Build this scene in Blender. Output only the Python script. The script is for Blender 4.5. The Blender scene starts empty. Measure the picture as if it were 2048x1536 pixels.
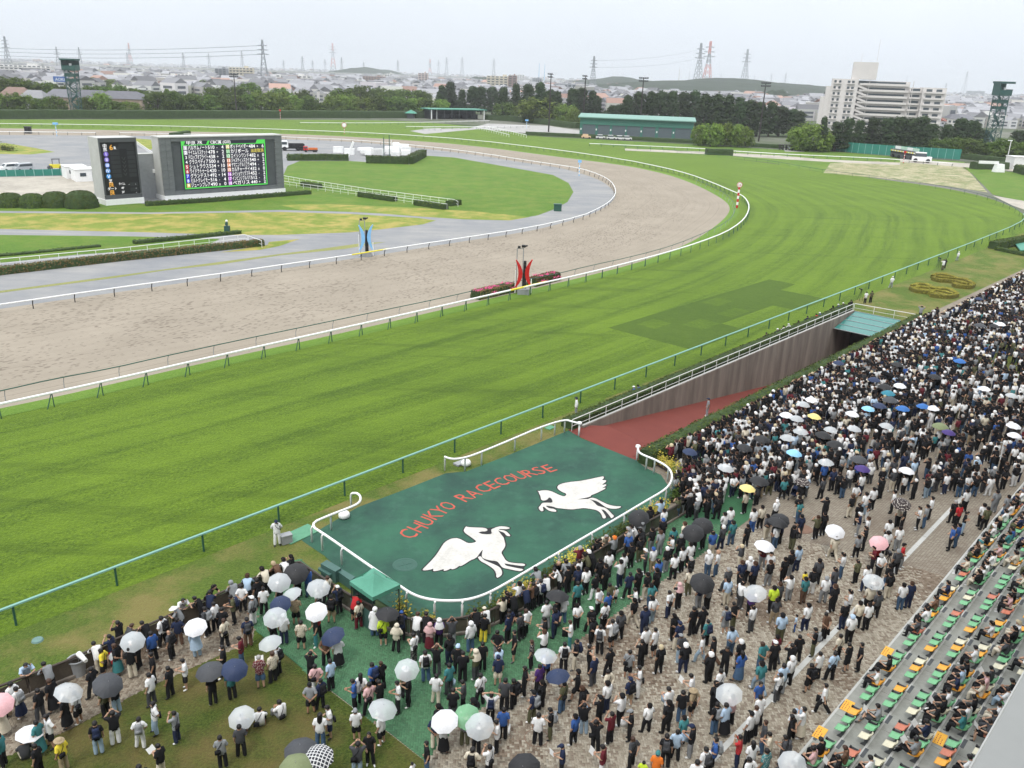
import bpy, bmesh, math, random
import numpy as np
from math import sin, cos, pi, radians, sqrt, atan2, degrees, hypot
from mathutils import Vector, Matrix
from mathutils.geometry import delaunay_2d_cdt

sc = bpy.context.scene
COL = sc.collection
# ------------------------------------------------------------------ camera
FPX, PIT, ROL, CH = 1700.0, radians(19.9), radians(2.0), 26.5
_f = np.array([0, cos(PIT), -sin(PIT)]); _r0 = np.array([1., 0, 0]); _u0 = np.array([0, sin(PIT), cos(PIT)])
_r = cos(ROL)*_r0 + sin(ROL)*_u0; _u = -sin(ROL)*_r0 + cos(ROL)*_u0
cam = bpy.data.cameras.new('camera'); cam.sensor_width = 36; cam.lens = 36*FPX/2048
cam.clip_start = .2; cam.clip_end = 40000
co = bpy.data.objects.new('camera', cam); COL.objects.link(co)
co.matrix_world = Matrix(((_r[0], _u[0], -_f[0], 0), (_r[1], _u[1], -_f[1], 0), (_r[2], _u[2], -_f[2], CH), (0, 0, 0, 1)))
sc.camera = co
# ------------------------------------------------------------------ sky and sun (bright overcast)
SUN_EL, SUN_AZ = radians(58), radians(200)
w = bpy.data.worlds.new('World'); sc.world = w; w.use_nodes = True
wn = w.node_tree.nodes; wl = w.node_tree.links; wn.clear()
sky = wn.new('ShaderNodeTexSky'); sky.sky_type = 'NISHITA'; sky.sun_disc = False
sky.sun_elevation = SUN_EL; sky.sun_rotation = SUN_AZ; sky.air_density = 1.0; sky.dust_density = 4.0; sky.ozone_density = 1.5
tc = wn.new('ShaderNodeTexCoord'); sep = wn.new('ShaderNodeSeparateXYZ'); wl.new(tc.outputs['Generated'], sep.inputs[0])
mr = wn.new('ShaderNodeMapRange'); mr.inputs['From Min'].default_value = 0; mr.inputs['From Max'].default_value = 1
wl.new(sep.outputs['Z'], mr.inputs['Value'])
mxo = wn.new('ShaderNodeMix'); mxo.data_type = 'RGBA'
mxo.inputs['A'].default_value = (8.5, 9.15, 10.0, 1); mxo.inputs['B'].default_value = (22.5, 23.3, 24.0, 1)
wl.new(mr.outputs[0], mxo.inputs['Factor'])
# broad soft cloud mottling of the overcast deck
nz = wn.new('ShaderNodeTexNoise'); nz.inputs['Scale'].default_value = 2.2; nz.inputs['Detail'].default_value = 4
wl.new(tc.outputs['Generated'], nz.inputs['Vector'])
mrn = wn.new('ShaderNodeMapRange'); mrn.inputs['From Min'].default_value = .3; mrn.inputs['From Max'].default_value = .7
mrn.inputs['To Min'].default_value = .94; mrn.inputs['To Max'].default_value = 1.05; wl.new(nz.outputs[0], mrn.inputs[0])
mul = wn.new('ShaderNodeMix'); mul.data_type = 'RGBA'; mul.blend_type = 'MULTIPLY'; mul.inputs['Factor'].default_value = 1
wl.new(mxo.outputs['Result'], mul.inputs['A']); wl.new(mrn.outputs[0], mul.inputs['B'])
mx = wn.new('ShaderNodeMix'); mx.data_type = 'RGBA'; mx.inputs['Factor'].default_value = .88
wl.new(sky.outputs[0], mx.inputs['A']); wl.new(mul.outputs['Result'], mx.inputs['B'])
bg = wn.new('ShaderNodeBackground'); bg.inputs['Strength'].default_value = .1
wl.new(mx.outputs['Result'], bg.inputs['Color'])
wo = wn.new('ShaderNodeOutputWorld'); wl.new(bg.outputs[0], wo.inputs['Surface'])
sl = bpy.data.lights.new('sun', 'SUN'); sl.energy = 1.5; sl.angle = radians(11); sl.color = (1, .96, .9)
so = bpy.data.objects.new('sun', sl); COL.objects.link(so)
so.rotation_euler = Vector((-sin(SUN_AZ)*cos(SUN_EL), -cos(SUN_AZ)*cos(SUN_EL), -sin(SUN_EL))).to_track_quat('-Z', 'Y').to_euler()
sc.view_settings.view_transform = 'Standard'; sc.view_settings.look = 'None'
sc.view_settings.gamma = 1; sc.view_settings.use_curve_mapping = False
sc.view_settings.exposure = 0.12
sc.cycles.max_bounces = 6; sc.cycles.diffuse_bounces = 2; sc.cycles.glossy_bounces = 2
sc.cycles.transparent_max_bounces = 12; sc.cycles.volume_bounces = 0; sc.cycles.transmission_bounces = 3
# ------------------------------------------------------------------ helpers
rng = random.Random(7); nrg = np.random.default_rng(11)
_C = np.array([0, 0, CH])
def G(px, py, z=0.0):
    """point of the place at height z seen at a pixel of the 2048x1536 photograph (survey of the photo)"""
    d = _f + (px-1024)/FPX*_r - (py-768)/FPX*_u
    return Vector(_C + d*((z-CH)/d[2]))
def HT(px, py, base):
    """height above the ground point base at which something stands out to photo row py"""
    lo, hi = -10., 200.
    for _ in range(40):
        m = (lo+hi)/2
        q = np.array([base[0], base[1], m]) - _C
        if 768 - FPX*(q@_u)/(q@_f) > py: lo = m
        else: hi = m
    return lo
def PIX(p):
    q = np.array(p, float) - _C; ww = q@_f
    return 1024 + FPX*(q@_r)/ww, 768 - FPX*(q@_u)/ww
AR = radians(48); TV = Vector((cos(AR), sin(AR), 0)); NV = Vector((-sin(AR), cos(AR), 0))
def SN(s, n, z=0.0): return TV*s + NV*n + Vector((0, 0, z))
def toSN(p): return p[0]*TV.x + p[1]*TV.y, p[0]*NV.x + p[1]*NV.y
ORD = ['first','second','third','fourth','fifth','sixth','seventh','eighth','ninth','tenth','eleventh','twelfth','thirteenth','fourteenth','fifteenth','sixteenth','seventeenth','eighteenth','nineteenth','twentieth']
TENS = {2:'twenty',3:'thirty',4:'forty',5:'fifty',6:'sixty',7:'seventy',8:'eighty',9:'ninety'}
def ordn(k):
    if k <= 20: return ORD[k-1]
    if k >= 100:
        return 'hundredth' if k == 100 else 'hundred and ' + ordn(k-100)
    t, u = divmod(k, 10)
    return TENS[t] + '-' + ORD[u-1] if u else TENS[t][:-1] + 'ieth'
class MB:
    def __init__(s): s.v = []; s.f = []; s.m = []
    def add(s, vs, fs, m=0):
        o = len(s.v); s.v += [tuple(x) for x in vs]
        for f in fs: s.f.append(tuple(i+o for i in f)); s.m.append(m)
        return s
    def box(s, c, d, m=0, rz=0, taper=1.0, ax=None):
        X, Y, Z = d[0]/2, d[1]/2, d[2]/2; ca, sa = cos(rz), sin(rz); vs = []
        for z in (-Z, Z):
            k = taper if z > 0 else 1
            for x, y in ((-X, -Y), (X, -Y), (X, Y), (-X, Y)):
                x *= k; y *= k
                vs.append((c[0]+x*ca-y*sa, c[1]+x*sa+y*ca, c[2]+z))
        return s.add(vs, [(0, 3, 2, 1), (4, 5, 6, 7), (0, 1, 5, 4), (1, 2, 6, 5), (2, 3, 7, 6), (3, 0, 4, 7)], m)
    def tube(s, pts, r, n=6, m=0, closed=False, caps=True):
        pts = [Vector(p) for p in pts]; N = len(pts); R = r if hasattr(r, '__len__') else [r]*N; vs = []; fs = []
        for i, p in enumerate(pts):
            a = pts[(i-1) % N] if (i > 0 or closed) else p; b = pts[(i+1) % N] if (i < N-1 or closed) else p
            t = (b-a).normalized() if (b-a).length > 1e-9 else Vector((0, 0, 1))
            e = Vector((0, 0, 1)) if abs(t.z) < .9 else Vector((0, 1, 0))
            x = t.cross(e).normalized(); y = t.cross(x)
            for k in range(n):
                q = 2*pi*k/n + pi/n
                vs.append(p + x*cos(q)*R[i] + y*sin(q)*R[i])
        for i in range(N if closed else N-1):
            j = (i+1) % N
            for k in range(n): l = (k+1) % n; fs.append((i*n+k, i*n+l, j*n+l, j*n+k))
        if caps and not closed:
            fs.append(tuple(range(n-1, -1, -1))); fs.append(tuple((N-1)*n+k for k in range(n)))
        return s.add(vs, fs, m)
    def prism(s, poly, z0, z1, m=0, mt=None, top=True, bot=False):
        n = len(poly); vs = [(p[0], p[1], z0) for p in poly] + [(p[0], p[1], z1) for p in poly]
        A = sum(poly[i][0]*poly[(i+1) % n][1]-poly[(i+1) % n][0]*poly[i][1] for i in range(n))
        side = [(i, (i+1) % n, n+(i+1) % n, n+i) for i in range(n)]
        if A < 0: side = [f[::-1] for f in side]
        s.add(vs, side, m)
        if top:
            s.add(vs[n:], [tuple(range(n)) if A > 0 else tuple(range(n-1, -1, -1))], m if mt is None else mt)
        if bot: s.add(vs[:n], [tuple(range(n-1, -1, -1)) if A > 0 else tuple(range(n))], m)
        return s
    def lathe(s, c, prof, n=12, m=0):
        vs = []; fs = []
        for r, z in prof:
            for k in range(n): vs.append((c[0]+r*cos(2*pi*k/n), c[1]+r*sin(2*pi*k/n), c[2]+z))
        for i in range(len(prof)-1):
            for k in range(n): l = (k+1) % n; fs.append((i*n+k, i*n+l, (i+1)*n+l, (i+1)*n+k))
        return s.add(vs, fs, m)
    def xf(s, M):
        s.v = [tuple(M @ Vector(p)) for p in s.v]; return s
    def mesh(s, name, mats, smooth=False, off=None):
        me = bpy.data.meshes.new(name); v = s.v
        if off is not None: v = [(p[0]-off[0], p[1]-off[1], p[2]-off[2]) for p in v]
        me.from_pydata(v, [], s.f)
        for m in (mats if isinstance(mats, (list, tuple)) else [mats]): me.materials.append(m)
        if any(s.m): me.polygons.foreach_set('material_index', s.m)
        if smooth: me.polygons.foreach_set('use_smooth', [True]*len(s.f))
        me.update(); return me
def link(name, me, parent=None, loc=None):
    o = bpy.data.objects.new(name, me); COL.objects.link(o)
    if parent: o.parent = parent
    if loc is not None: o.location = loc
    return o
def tag(o, label=None, cat=None, group=None, kind=None):
    for k, v in (('label', label), ('category', cat), ('group', group), ('kind', kind)):
        if v: o[k] = v
    return o
def thing(name, label, cat, loc, rz=0, group=None):
    o = link(name, None, None, loc); o.rotation_euler = (0, 0, rz); return tag(o, label, cat, group)
def part(name, mb, mats, parent, world=True, smooth=False):
    """a mesh part; world=True: its vertices are world points and the parent is unrotated"""
    return link(name, mb.mesh(name, mats, smooth, parent.location if world and parent else None), parent)
def solo(name, mb, mats, label, cat, group=None, smooth=False, loc=None):
    o = link(name, mb.mesh(name, mats, smooth, loc), None, loc); return tag(o, label, cat, group)
def copy_tree(o, parent=None):
    c = o.copy(); COL.objects.link(c)
    if parent: c.parent = parent
    for ch in list(o.children): copy_tree(ch, c)
    return c
def chaikin(L, it=2):
    for _ in range(it):
        o = [L[0]]
        for a, b in zip(L[:-1], L[1:]): o += [a*.75+b*.25, a*.25+b*.75]
        o.append(L[-1]); L = o
    return L
def resample(P, step):
    d = [0.]
    for a, b in zip(P[:-1], P[1:]): d.append(d[-1]+(b-a).length)
    n = max(1, round(d[-1]/step)); out = []; j = 0
    for i in range(n+1):
        x = d[-1]*i/n
        while j < len(P)-2 and d[j+1] < x: j += 1
        k = (x-d[j])/max(1e-9, d[j+1]-d[j]); out.append(P[j].lerp(P[j+1], min(1, max(0, k))))
    return out
def inpoly(P, x, y):
    """vectorised point in polygon"""
    x = np.asarray(x); y = np.asarray(y); r = np.zeros(x.shape, bool); n = len(P)
    for i in range(n):
        x0, y0 = P[i][0], P[i][1]; x1, y1 = P[(i+1) % n][0], P[(i+1) % n][1]
        if y0 == y1: continue
        c = ((y0 > y) != (y1 > y)) & (x < (x1-x0)*(y-y0)/(y1-y0)+x0); r ^= c
    return r
def ccw(P):
    n = len(P); A = sum(P[i][0]*P[(i+1) % n][1]-P[(i+1) % n][0]*P[i][1] for i in range(n)); return list(P) if A > 0 else list(P)[::-1]
def sheet(name, polys, z, mat, holes=(), grid=None):
    """flat ground piece of the setting from world-xy polygons"""
    V = []; Fc = []
    for P in polys:
        P = ccw(P)
        rings = [P]+list(holes); vv = []; ff = []
        for Rg in rings:
            o = len(vv); vv += [Vector((p[0], p[1])) for p in Rg]; ff.append(list(range(o, o+len(Rg))))
        if len(rings) == 1:
            res = delaunay_2d_cdt(vv, [], ff, 1, 1e-5)
        else:
            ed = [(f[i], f[(i+1) % len(f)]) for f in ff for i in range(len(f))]
            res = delaunay_2d_cdt(vv, ed, [], 0, 1e-5)
        o = len(V); V += [(p[0], p[1], z) for p in res[0]]
        for f in res[2]:
            if len(rings) > 1:
                cx = sum(res[0][i][0] for i in f)/len(f); cy = sum(res[0][i][1] for i in f)/len(f)
                if not inpoly(P, cx, cy) or any(inpoly(h, cx, cy) for h in holes): continue
            a = [res[0][i] for i in f]
            A = sum(a[i][0]*a[(i+1) % len(a)][1]-a[(i+1) % len(a)][0]*a[i][1] for i in range(len(a)))
            Fc.append(tuple(i+o for i in (f if A > 0 else f[::-1])))
    me = bpy.data.meshes.new(name); me.from_pydata(V, [], Fc); me.materials.append(mat)
    o = link(name, me); o['kind'] = 'structure'; return o
def GP(L, z=0.0): return [G(x, y, z) for x, y in L]
# ------------------------------------------------------------------ materials
class NT:
    def __init__(s, name):
        s.m = bpy.data.materials.new(name); s.m.use_nodes = True; s.t = s.m.node_tree
        s.b = s.t.nodes['Principled BSDF']; s.o = s.t.nodes['Material Output']
    def n(s, typ, ins=None, **kw):
        x = s.t.nodes.new('ShaderNode'+typ)
        for k, v in kw.items(): setattr(x, k, v)
        for k, v in (ins or {}).items(): s.set(x.inputs[k], v)
        return x
    def set(s, sock, v):
        if isinstance(v, bpy.types.NodeSocket): s.t.links.new(v, sock)
        elif hasattr(v, 'outputs'): s.t.links.new(v.outputs[0], sock)
        elif isinstance(v, (tuple, list)) and len(v) == 3 and sock.type == 'RGBA': sock.default_value = (*v, 1)
        else: sock.default_value = v
    def math(s, op, a, b=0, c=None):
        x = s.n('Math', operation=op); s.set(x.inputs[0], a); s.set(x.inputs[1], b)
        if c is not None: s.set(x.inputs[2], c)
        return x.outputs[0]
    def mix(s, f, a, b, mode='MIX'):
        x = s.n('Mix', data_type='RGBA', blend_type=mode)
        s.set(x.inputs['Factor'], f); s.set(x.inputs['A'], a); s.set(x.inputs['B'], b); return x.outputs['Result']
    def noise(s, vec, scale, detail=3, rough=.55):
        x = s.n('TexNoise', {'Scale': scale, 'Detail': detail, 'Roughness': rough}); s.t.links.new(vec, x.inputs['Vector']); return x.outputs[0]
    def ramp(s, v, lo, hi):
        x = s.n('MapRange', {'From Min': lo, 'From Max': hi}); s.t.links.new(v, x.inputs[0]); return x.outputs[0]
    def coord(s, which='Object', scale=None, rot=None):
        c = s.n('TexCoord').outputs[which]
        if scale or rot:
            mp = s.n('Mapping'); s.t.links.new(c, mp.inputs[0])
            if scale: mp.inputs['Scale'].default_value = scale
            if rot: mp.inputs['Rotation'].default_value = (0, 0, rot)
            c = mp.outputs[0]
        return c
    def bump(s, h, strength=.5, dist=.02):
        x = s.n('Bump', {'Strength': strength, 'Distance': dist}); s.set(x.inputs['Height'], h); s.t.links.new(x.outputs[0], s.b.inputs['Normal'])
    def fin(s, col, rough=.7, sheen=0, spec=.3, metal=0):
        s.set(s.b.inputs['Base Color'], col); s.b.inputs['Roughness'].default_value = rough
        s.b.inputs['Specular IOR Level'].default_value = spec; s.b.inputs['Metallic'].default_value = metal
        if sheen: s.b.inputs['Sheen Weight'].default_value = sheen; s.b.inputs['Sheen Tint'].default_value = (.68, 1, .25, 1); s.b.inputs['Sheen Roughness'].default_value = .28
        return s.m
def mul3(c, k): return tuple(min(1, x*k) for x in c)
_mc = {}
def M(name, col, rough=.65, var=.1, scale=3.0, bump=0, metal=0, spec=.3, bscale=None, dist=.01):
    """plain surface with broken-up tone"""
    if name in _mc: return _mc[name]
    t = NT(name); c = t.coord('Object'); n1 = t.noise(c, scale, 4); n2 = t.noise(c, scale*7, 2)
    f = t.ramp(t.math('ADD', t.math('MULTIPLY', n1, .65), t.math('MULTIPLY', n2, .35)), .35, .65)
    m = t.fin(t.mix(f, mul3(col, 1-var), mul3(col, 1+var)), rough, 0, spec, metal)
    if bump: t.bump(t.noise(c, bscale or scale*6, 3), bump, dist)
    _mc[name] = m; return m
def EM(name, col, k=1.0):
    if name in _mc: return _mc[name]
    t = NT(name); t.fin((.01, .01, .01), .5); t.b.inputs['Emission Color'].default_value = (*col, 1); t.b.inputs['Emission Strength'].default_value = k
    _mc[name] = t.m; return t.m
def grass_mat(name, c1, c2, dry=None, dry_amt=.5, uv=False, sheen=.25, fine=9.0, mow=None, streak=False, bmp=.6, blade=.4):
    t = NT(name); c = t.coord('Object'); tmp = t.coord('UV') if uv else c
    big = t.noise(c, .06, 3); mid = t.noise(c, .75, 5, .7); fn = t.noise(c, fine, 3, .7)
    f = t.math('ADD', t.math('ADD', t.math('MULTIPLY', big, .35), t.math('MULTIPLY', mid, .35)), t.math('MULTIPLY', t.ramp(fn, .28, .72), .5))
    if streak:
        mp = t.n('Mapping'); mp.inputs['Scale'].default_value = (.035, .9, 1); t.t.links.new(tmp, mp.inputs[0])
        st = t.noise(mp.outputs[0], 1.0, 3); f = t.math('ADD', f, t.math('MULTIPLY', t.math('SUBTRACT', st, .5), .55))
    col = t.mix(t.ramp(f, .42, .80), c1, c2)
    if mow:
        sx = t.n('SeparateXYZ'); t.t.links.new(tmp, sx.inputs[0])
        b = t.math('SINE', t.math('MULTIPLY', sx.outputs['Y'], 2*pi/mow)); b = t.ramp(b, -.35, .35)
        col = t.mix(t.math('MULTIPLY', b, .34), col, mul3(c2, 1.10))
        # worn darker streaks lying across the bend
        mp2 = t.n('Mapping'); mp2.inputs['Scale'].default_value = (.014, .2, 1); mp2.inputs['Rotation'].default_value = (0, 0, radians(-24)); t.t.links.new(c, mp2.inputs[0])
        wv = t.noise(mp2.outputs[0], 1.6, 5, .65)
        col = t.mix(t.math('MULTIPLY', t.ramp(wv, .54, .68), .48), col, mul3(c1, .72))
    if dry:
        d = t.noise(c, .23, 5, .65); col = t.mix(t.math('MULTIPLY', t.ramp(d, .44, .62), dry_amt), col, dry)
    m = t.fin(col, .85, sheen, .15)
    t.bump(t.math('ADD', t.noise(c, fine*1.3, 3, .7), t.math('MULTIPLY', t.noise(c, 1.6, 2), .7)), bmp, .09*blade/.4)
    return m
MT = {}
MT['turf'] = grass_mat('turf_grass', (.034, .068, .004), (.112, .178, .012), uv=True, mow=5.2, streak=True, sheen=.30, fine=5.0, bmp=1.0)
MT['turf_new'] = grass_mat('resown_turf', (.030, .062, .006), (.070, .115, .012), sheen=.2, fine=6.5)
MT['verge'] = grass_mat('verge_grass', (.040, .072, .009), (.098, .140, .022), dry=(.20, .155, .06), dry_amt=.75, fine=7, bmp=.9)
MT['lawn'] = grass_mat('worn_lawn', (.030, .050, .008), (.088, .112, .020), dry=(.15, .10, .042), dry_amt=.6, fine=8, bmp=.9)
MT['infield'] = grass_mat('infield_lawn', (.045, .105, .010), (.105, .190, .020), dry=(.24, .22, .06), dry_amt=.25, fine=5, sheen=.15)
MT['infield_dry'] = grass_mat('dry_infield_grass', (.105, .15, .018), (.20, .235, .04), dry=(.38, .28, .09), dry_amt=.8, fine=5)
MT['rough'] = grass_mat('rough_ground', (.07, .11, .03), (.14, .18, .06), dry=(.22, .2, .12), dry_amt=.6, fine=3)
MT['strip'] = grass_mat('rail_side_grass', (.075, .15, .016), (.135, .225, .034), fine=6)
MT['yellowstrip'] = grass_mat('yellow_verge', (.16, .17, .06), (.27, .25, .10), fine=5)
MT['patchy'] = grass_mat('bare_patchy_ground', (.22, .165, .10), (.50, .43, .33), dry=(.09, .12, .04), dry_amt=.9, fine=1.5)
def dirt_mat():
    t = NT('dirt_track'); uv = t.coord('UV'); c = t.coord('Object')
    n1 = t.noise(c, .12, 4); n2 = t.noise(c, 2.5, 3)
    col = t.mix(t.ramp(n1, .3, .7), (.262, .228, .182), (.318, .278, .224)); col = t.mix(t.math('MULTIPLY', n2, .25), col, (.25, .215, .17))
    sx = t.n('SeparateXYZ'); t.t.links.new(uv, sx.inputs[0])
    # wheel and harrow lines along the track
    wob = t.noise(uv, .05, 2); yv = t.math('ADD', sx.outputs['Y'], t.math('MULTIPLY', wob, .9))
    hl = t.ramp(t.math('SINE', t.math('MULTIPLY', yv, 2*pi/.46)), .2, 1); h2 = t.ramp(t.math('SINE', t.math('MULTIPLY', yv, 2*pi/2.3)), .1, 1)
    ln = None
    for v0 in (3.4, 5.6, 11.0, 20.5):
        d = t.math('ABSOLUTE', t.math('SUBTRACT', t.math('ADD', sx.outputs['Y'], t.math('MULTIPLY', wob, 1.2)), v0+.6))
        k = t.math('LESS_THAN', d, .07); ln = k if ln is None else t.math('MAXIMUM', ln, k)
    # hoof prints: short dark dashes lying along the track
    mp = t.n('Mapping'); mp.inputs['Scale'].default_value = (1.15, 2.9, 1); t.t.links.new(uv, mp.inputs[0])
    vo = t.n('TexVoronoi', {'Scale': 1.0, 'Randomness': 1.0}); t.t.links.new(mp.outputs[0], vo.inputs['Vector'])
    zone = t.ramp(t.noise(uv, .09, 4), .28, .56); vz = t.ramp(sx.outputs['Y'], 4.0, 9.0)
    thr = t.math('ADD', .06, t.math('MULTIPLY', t.math('MULTIPLY', zone, vz), .25))
    hp = t.n('MapRange', {'From Min': -.06, 'From Max': .03, 'To Min': 0, 'To Max': 1}); t.t.links.new(t.math('SUBTRACT', thr, vo.outputs['Distance']), hp.inputs[0])
    hoof = hp.outputs[0]
    col = t.mix(t.math('MULTIPLY', hoof, .68), col, (.125, .10, .078))
    col = t.mix(t.math('MULTIPLY', ln, .5), col, (.17, .14, .11)); col = t.mix(t.math('MULTIPLY', hl, .16), col, (.20, .165, .13)); col = t.mix(t.math('MULTIPLY', h2, .16), col, (.22, .185, .15))
    m = t.fin(col, .95, 0, .1)
    h = t.math('SUBTRACT', t.math('MULTIPLY', n2, .4), t.math('ADD', t.math('MULTIPLY', hoof, 1.0), t.math('MULTIPLY', hl, .15)))
    t.bump(h, .7, .06); return m
MT['dirt'] = dirt_mat()
def road_mat():
    t = NT('service_road'); c = t.coord('Object'); n1 = t.noise(c, .09, 5, .65); n2 = t.noise(c, 1.2, 4); 
    mp = t.n('Mapping'); mp.inputs['Scale'].default_value = (.03, .5, 1); mp.inputs['Rotation'].default_value = (0, 0, -AR); t.t.links.new(c, mp.inputs[0])
    st = t.noise(mp.outputs[0], 1.3, 4)
    col = t.mix(t.ramp(n1, .35, .68), (.185, .195, .21), (.29, .285, .275)); col = t.mix(t.math('MULTIPLY', t.ramp(st, .4, .7), .5), col, (.16, .17, .19))
    col = t.mix(t.math('MULTIPLY', n2, .2), col, (.36, .34, .31)); m = t.fin(col, .9, 0, .2); t.bump(n2, .3, .02); return m
MT['road'] = road_mat()
MT['dust'] = M('dusty_lot', (.36, .33, .28), .95, .25, .15, .3)
MT['gravel'] = M('grey_gravel', (.33, .32, .31), .95, .15, .2, .3)
MT['white'] = M('white_paint', (.80, .80, .79), .4, .04, 2)
MT['whited'] = M('weathered_white', (.66, .66, .64), .55, .08, 1.5)
MT['teal'] = M('teal_painted_rail', (.22, .42, .37), .35, .06, 2)
MT['dgreen'] = M('dark_green_paint', (.025, .085, .062), .45, .1, 2)
MT['mgreen'] = M('mid_green_paint', (.06, .24, .17), .5, .08, 1)
MT['black'] = M('black_metal', (.018, .018, .02), .5, .2, 3)
MT['dgrey'] = M('dark_grey_metal', (.075, .08, .085), .5, .12, 3)
MT['grey'] = M('grey_metal', (.28, .29, .30), .5, .08, 2)
MT['concrete'] = M('terrace_concrete', (.285, .288, .262), .9, .14, .7, .2)
MT['concrete_l'] = M('pale_concrete', (.46, .46, .44), .85, .08, .5, .15)
MT['yellow'] = M('yellow_paint', (.72, .62, .05), .5, .08, 3)
MT['red'] = M('red_paint', (.50, .02, .02), .4, .08, 3)
MT['sky_blue'] = M('sky_blue_paint', (.22, .47, .76), .4, .08, 3)
MT['skin'] = M('skin', (.46, .28, .19), .55, .06, 8)
MT['skin2'] = M('skin_tanned', (.36, .20, .125), .55, .06, 8)
MT['hair'] = M('black_hair', (.012, .010, .010), .5, .2, 20)
MT['hair_brown'] = M('brown_hair', (.055, .028, .018), .5, .2, 20)
MT['hair_grey'] = M('grey_hair', (.30, .29, .28), .5, .1, 20)
def leaf_mat(name, c1, c2, ts=.35):
    t = NT(name); g = t.n('NewGeometry'); oi = t.n('ObjectInfo')
    v = t.math('ADD', t.math('MULTIPLY', g.outputs['Random Per Island'], .6), t.math('MULTIPLY', t.noise(t.coord('Object'), .5, 2), .6))
    col = t.mix(t.ramp(v, .15, .95), c1, c2)
    hs = t.n('HueSaturation'); t.t.links.new(col, hs.inputs['Color'])
    t.t.links.new(t.ramp2(oi.outputs['Random'], .78, 1.25) if hasattr(t, 'ramp2') else t.math('ADD', .68, t.math('MULTIPLY', oi.outputs['Random'], .62)), hs.inputs['Value'])
    t.t.links.new(t.math('ADD', .485, t.math('MULTIPLY', oi.outputs['Random'], .03)), hs.inputs['Hue'])
    m = t.fin(hs.outputs[0], .7, 0, .15)
    tr = t.n('BsdfTranslucent'); t.t.links.new(hs.outputs[0], tr.inputs[0]); mx = t.n('MixShader', {0: ts})
    t.t.links.new(t.b.outputs[0], mx.inputs[1]); t.t.links.new(tr.outputs[0], mx.inputs[2]); t.t.links.new(mx.outputs[0], t.o.inputs[0]); return m
MT['leaf'] = leaf_mat('broad_leaves', (.022, .046, .007), (.135, .205, .034))
MT['leaf_b'] = leaf_mat('bright_leaves', (.040, .080, .010), (.225, .315, .055))
MT['pine'] = leaf_mat('pine_needles', (.016, .034, .012), (.055, .085, .028), .2)
MT['hedge'] = leaf_mat('hedge_leaves', (.018, .040, .007), (.105, .140, .028), .2)
MT['hedge_dk'] = M('clipped_dark_hedge', (.036, .062, .018), .9, .35, 1.2, .8, bscale=6, dist=.08)
MT['hedge_red'] = leaf_mat('reddish_hedge_leaves', (.11, .065, .03), (.20, .15, .06), .2)
MT['topiary'] = leaf_mat('golden_topiary', (.17, .15, .02), (.36, .31, .06), .2)
MT['flower_y'] = leaf_mat('yellow_flowers', (.20, .22, .03), (.75, .60, .10), .2)
MT['flower_p'] = M('pink_flowers', (.62, .08, .22), .7, .25, 4, .4)
MT['bark'] = M('bark', (.07, .055, .042), .9, .25, 3, .5)
# ------------------------------------------------------------------ the ground
RAMP = [SN(49.4, 32.0), SN(106.2, 32.0), SN(106.2, 38.0), SN(49.4, 38.0)]
BASE = [(-14000, -40), (14000, -40), (14000, 22000), (-14000, 22000)]
def base_mat():
    t = NT('plain'); c = t.coord('Object'); n1 = t.noise(c, .012, 5, .6); n2 = t.noise(c, .15, 3)
    col = t.mix(t.ramp(n1, .42, .58), (.055, .08, .035), (.17, .165, .15)); col = t.mix(t.math('MULTIPLY', n2, .4), col, (.10, .12, .06))
    return t.fin(col, .95, 0, .1)
sheet('ground', [BASE], -.02, base_mat(), holes=[RAMP])
def strip(name, pairs, z, mat, nacross=2, it=2, step=3.0, za=0.0, zb=0.0):
    """ground band between two traced edges with UV = metres along / across"""
    A = chaikin([G(*p[0], za) for p in pairs], it); B = chaikin([G(*p[1], zb) for p in pairs], it)
    V = []; F = []; UV = []; u = 0; n = len(A)
    for i in range(n):
        if i: u += ((A[i]-A[i-1]).length+(B[i]-B[i-1]).length)/2
        wd = (A[i]-B[i]).length
        for k in range(nacross+1):
            p = A[i].lerp(B[i], k/nacross); V.append((p.x, p.y, z)); UV.append((u, wd*k/nacross))
    for i in range(n-1):
        for k in range(nacross):
            a = i*(nacross+1)+k; F.append((a, a+1, a+nacross+2, a+nacross+1))
    e1 = Vector(V[1])-Vector(V[0]); e2 = Vector(V[nacross+1])-Vector(V[0])
    if e1.cross(e2).z < 0: F = [f[::-1] for f in F]
    me = bpy.data.meshes.new(name); me.from_pydata(V, [], F); me.materials.append(mat)
    ul = me.uv_layers.new(name='UVMap'); li = np.zeros(len(me.loops), np.int32); me.loops.foreach_get('vertex_index', li)
    ul.data.foreach_set('uv', np.array(UV, np.float32)[li].ravel())
    o = link(name, me); o['kind'] = 'structure'; return o
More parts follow.
